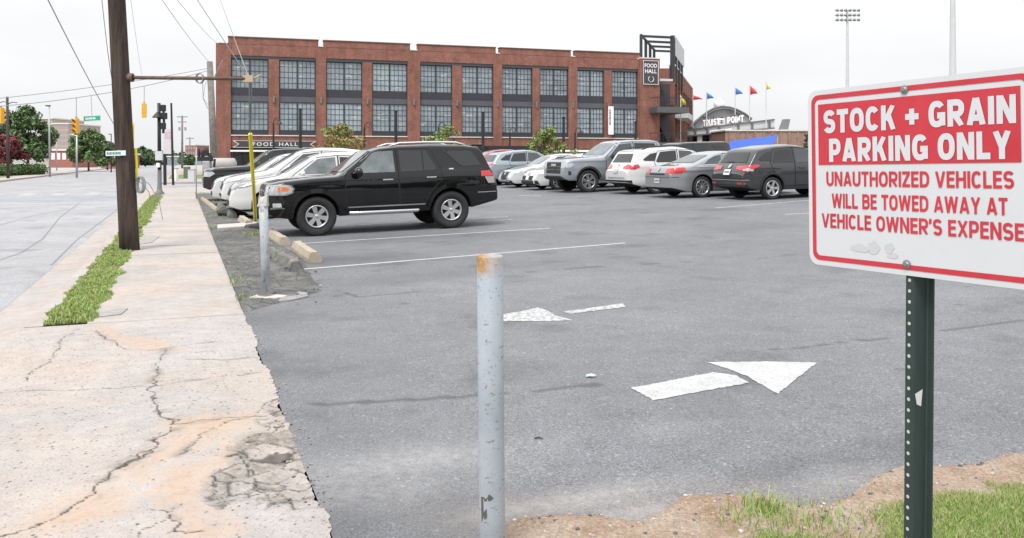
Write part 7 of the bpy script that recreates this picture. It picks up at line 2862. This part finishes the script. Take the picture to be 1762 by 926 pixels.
PK.update(paint=paint('silverblue_paint', (0.33, 0.36, 0.40), 0.55, 0.3), clad=M_PLAS, lip=0.05, lip_off=0.03, sill=0.10, rim_m=M_RIMD,
          face=PICK['face'] + [('bumper_dark', sym((0.9, 0.50), (0.9, 0.60)), M_PLAS)], side_bits=[('fender_badge', rect(1.40, 1.62, 1.16, 1.20), M_CHR), ('fog_slot', [(0.16, 0.66), (0.16, 0.82), (0.26, 0.80), (0.28, 0.68)], M_PLAS)])
PK['rim_m'] = mat('rim_two_tone', (0.34, 0.35, 0.36), 0.35, metal=.7)
r_, c_ = build_car('parked_car', 'big silver blue pickup truck facing left with a black grille', 'pickup truck', PK, GP)
put_wheel(r_, c_, (690, 181.3), 'front', -1)
s_p, t_p = st(r_.location)
TOY = sedan(L=4.88, W=1.84, H=1.445, paint=paint('white_paint_b', (0.60, 0.60, 0.595)), face=[('grille', sym((0.50, 0.42), (0.56, 0.58)), M_PLAS), ('lower_intake', sym((0.78, 0.24), (0.76, 0.40)), M_PLAS), ('emblem', emblem(0.66, .09, .06), M_CHR),
            ('licence_plate', rect(-0.15, 0.15, 0.42, 0.57), M_PLATE)])
r_, c_ = build_car('parked_car', 'low white car with black front intakes directly left of the silver blue pickup', 'car', TOY, GP)
put(r_, c_, s_p + 2.75, t_p + 0.05, -1)
NIS = sedan(L=4.9, W=1.85, H=1.44, paint=paint('pearl_paint', (0.60, 0.62, 0.63), 0.2), face=[('grille', [(-0.42, 0.70), (0.42, 0.70), (0.30, 0.36), (-0.30, 0.36)], M_PLAS), ('grille_frame', [(-0.46, 0.71), (-0.40, 0.71), (-0.28, 0.38), (0.28, 0.38), (0.40, 0.71), (0.46, 0.71), (0.34, 0.31), (-0.34, 0.31)], M_CHR),
            ('lower_intake', sym((0.75, 0.22), (0.72, 0.34)), M_PLAS), ('emblem', emblem(0.62, .08, .06), M_CHR)])
r_, c_ = build_car('parked_car', 'pale car with a V shaped chrome grille left of the low white car', 'car', NIS, GP)
put(r_, c_, s_p + 5.7, t_p + 0.15, -1)
BLU = crossover(L=4.65, W=1.86, H=1.66, paint=paint('paleblue_paint', (0.32, 0.37, 0.41), 0.5, 0.3), clad=M_PLAS, lip=0.03, sill=0.12, tail_s=[], tail_b=[[(0.2, 0.98), (0.2, 1.03), (0.88, 1.05), (0.88, 0.96)]])
r_, c_ = build_car('parked_car', 'pale blue crossover seen from behind just right of the black car tail', 'car', BLU, GP)
put(r_, c_, s_p + 8.9, t_p + 0.3 + 4.65, 1)
WS = sedan(L=4.7, W=1.8, H=1.45, paint=paint('white_paint_c', (0.60, 0.60, 0.595)))
r_, c_ = build_car('parked_car', 'white sedan half hidden behind the tail of the black car', 'car', WS, GP)
put(r_, c_, s_p + 11.9, t_p + 0.3, -1)
RED = crossover(L=4.7, W=1.86, H=1.72, paint=paint('red_paint', (0.36, 0.02, 0.035), 0.2), glass_m=[M_GLM, M_GLM, M_GLD])
r_, c_ = build_car('parked_car', 'dark red crossover whose roof shows behind the tail of the black car', 'car', RED, GP)
put(r_, c_, s_p + 15.0, t_p + 0.6, -1)

# cars nose to nose behind that column
def far_row(label, sp, s_, t_, f):
    r_, c_ = build_car('parked_car', label, 'car', sp, GP)
    put(r_, c_, s_, t_, f)
JEEP = dict(SUV)
JEEP.update(paint=paint('jeep_paint', (0.022, 0.022, 0.022), rough=.45), rails=None, step=None, extra=[], head_in=[], side_bits=[], glass_m=[M_GLD] * 4, clad=M_PLAS, H=1.82, rim_m=M_RIMD,
    top=[(0, 0.62), (0.03, 1.0), (0.10, 1.10), (1.42, 1.16), (1.55, 1.20), (1.90, 1.74), (2.1, 1.80), (2.6, 1.82), (4.5, 1.82), (4.70, 1.76), (4.76, 1.2), (4.82, 0.9), (4.82, 0.6)])
far_row('black boxy off roader whose roof shows above the silver coupe', JEEP, s_c + 11.6, t_c + 0.9, -1)
far_row('dark crossover whose roof shows above the white estate', crossover(paint=paint('darkgrey_paint', (0.03, 0.03, 0.033), 0.3), H=1.72, glass_m=M_GLD), s_c + 15.2, t_c + 1.0, -1)

# row of white cars behind the black one, noses to the street
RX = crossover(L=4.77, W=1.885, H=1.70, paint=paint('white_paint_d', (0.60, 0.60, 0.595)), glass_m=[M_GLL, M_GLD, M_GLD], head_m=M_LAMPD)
r_, c_ = build_car('parked_car', 'white crossover directly behind the black four wheel drive car', 'car', RX, GP)
put(r_, c_, 23.8, 1.15, -1)
WB = crossover(L=5.0, W=1.98, H=1.86, paint=paint('white_paint_e', (0.60, 0.60, 0.595)), glass_m=[M_GLM, M_GLD, M_GLD], wr=0.39, gc=0.3)
r_, c_ = build_car('parked_car', 'taller white car second behind the black four wheel drive car', 'car', WB, GP)
put(r_, c_, 27.2, 1.1, -1)
SV = crossover(paint=paint('silver_paint_b', (0.58, 0.59, 0.60), 0.3), L=4.75, H=1.74, glass_m=[M_GLM, M_GLD, M_GLD])
r_, c_ = build_car('parked_car', 'pale silver crossover third behind the black car, beside the black pickup', 'car', SV, GP)
put(r_, c_, 30.4, 0.95, -1)
BP = dict(PICK)
BP.update(paint=paint('black_paint_b', (0.012, 0.012, 0.014)), clad=None, face=[('grille', sym((0.62, 0.72), (0.64, 1.14)), M_CHR), ('grille_slot', sym((0.56, 0.78), (0.56, 0.90)), M_PLAS), ('grille_slot', sym((0.56, 0.96), (0.56, 1.08)), M_PLAS),
          ('bumper', sym((0.9, 0.56), (0.9, 0.66)), M_CHR)], glass_m=[M_GLD, M_GLD])
r_, c_ = build_car('parked_car', 'black pickup with a chrome grille at the far end of the front row', 'pickup truck', BP, GP)
put(r_, c_, 33.9, 0.75, -1)
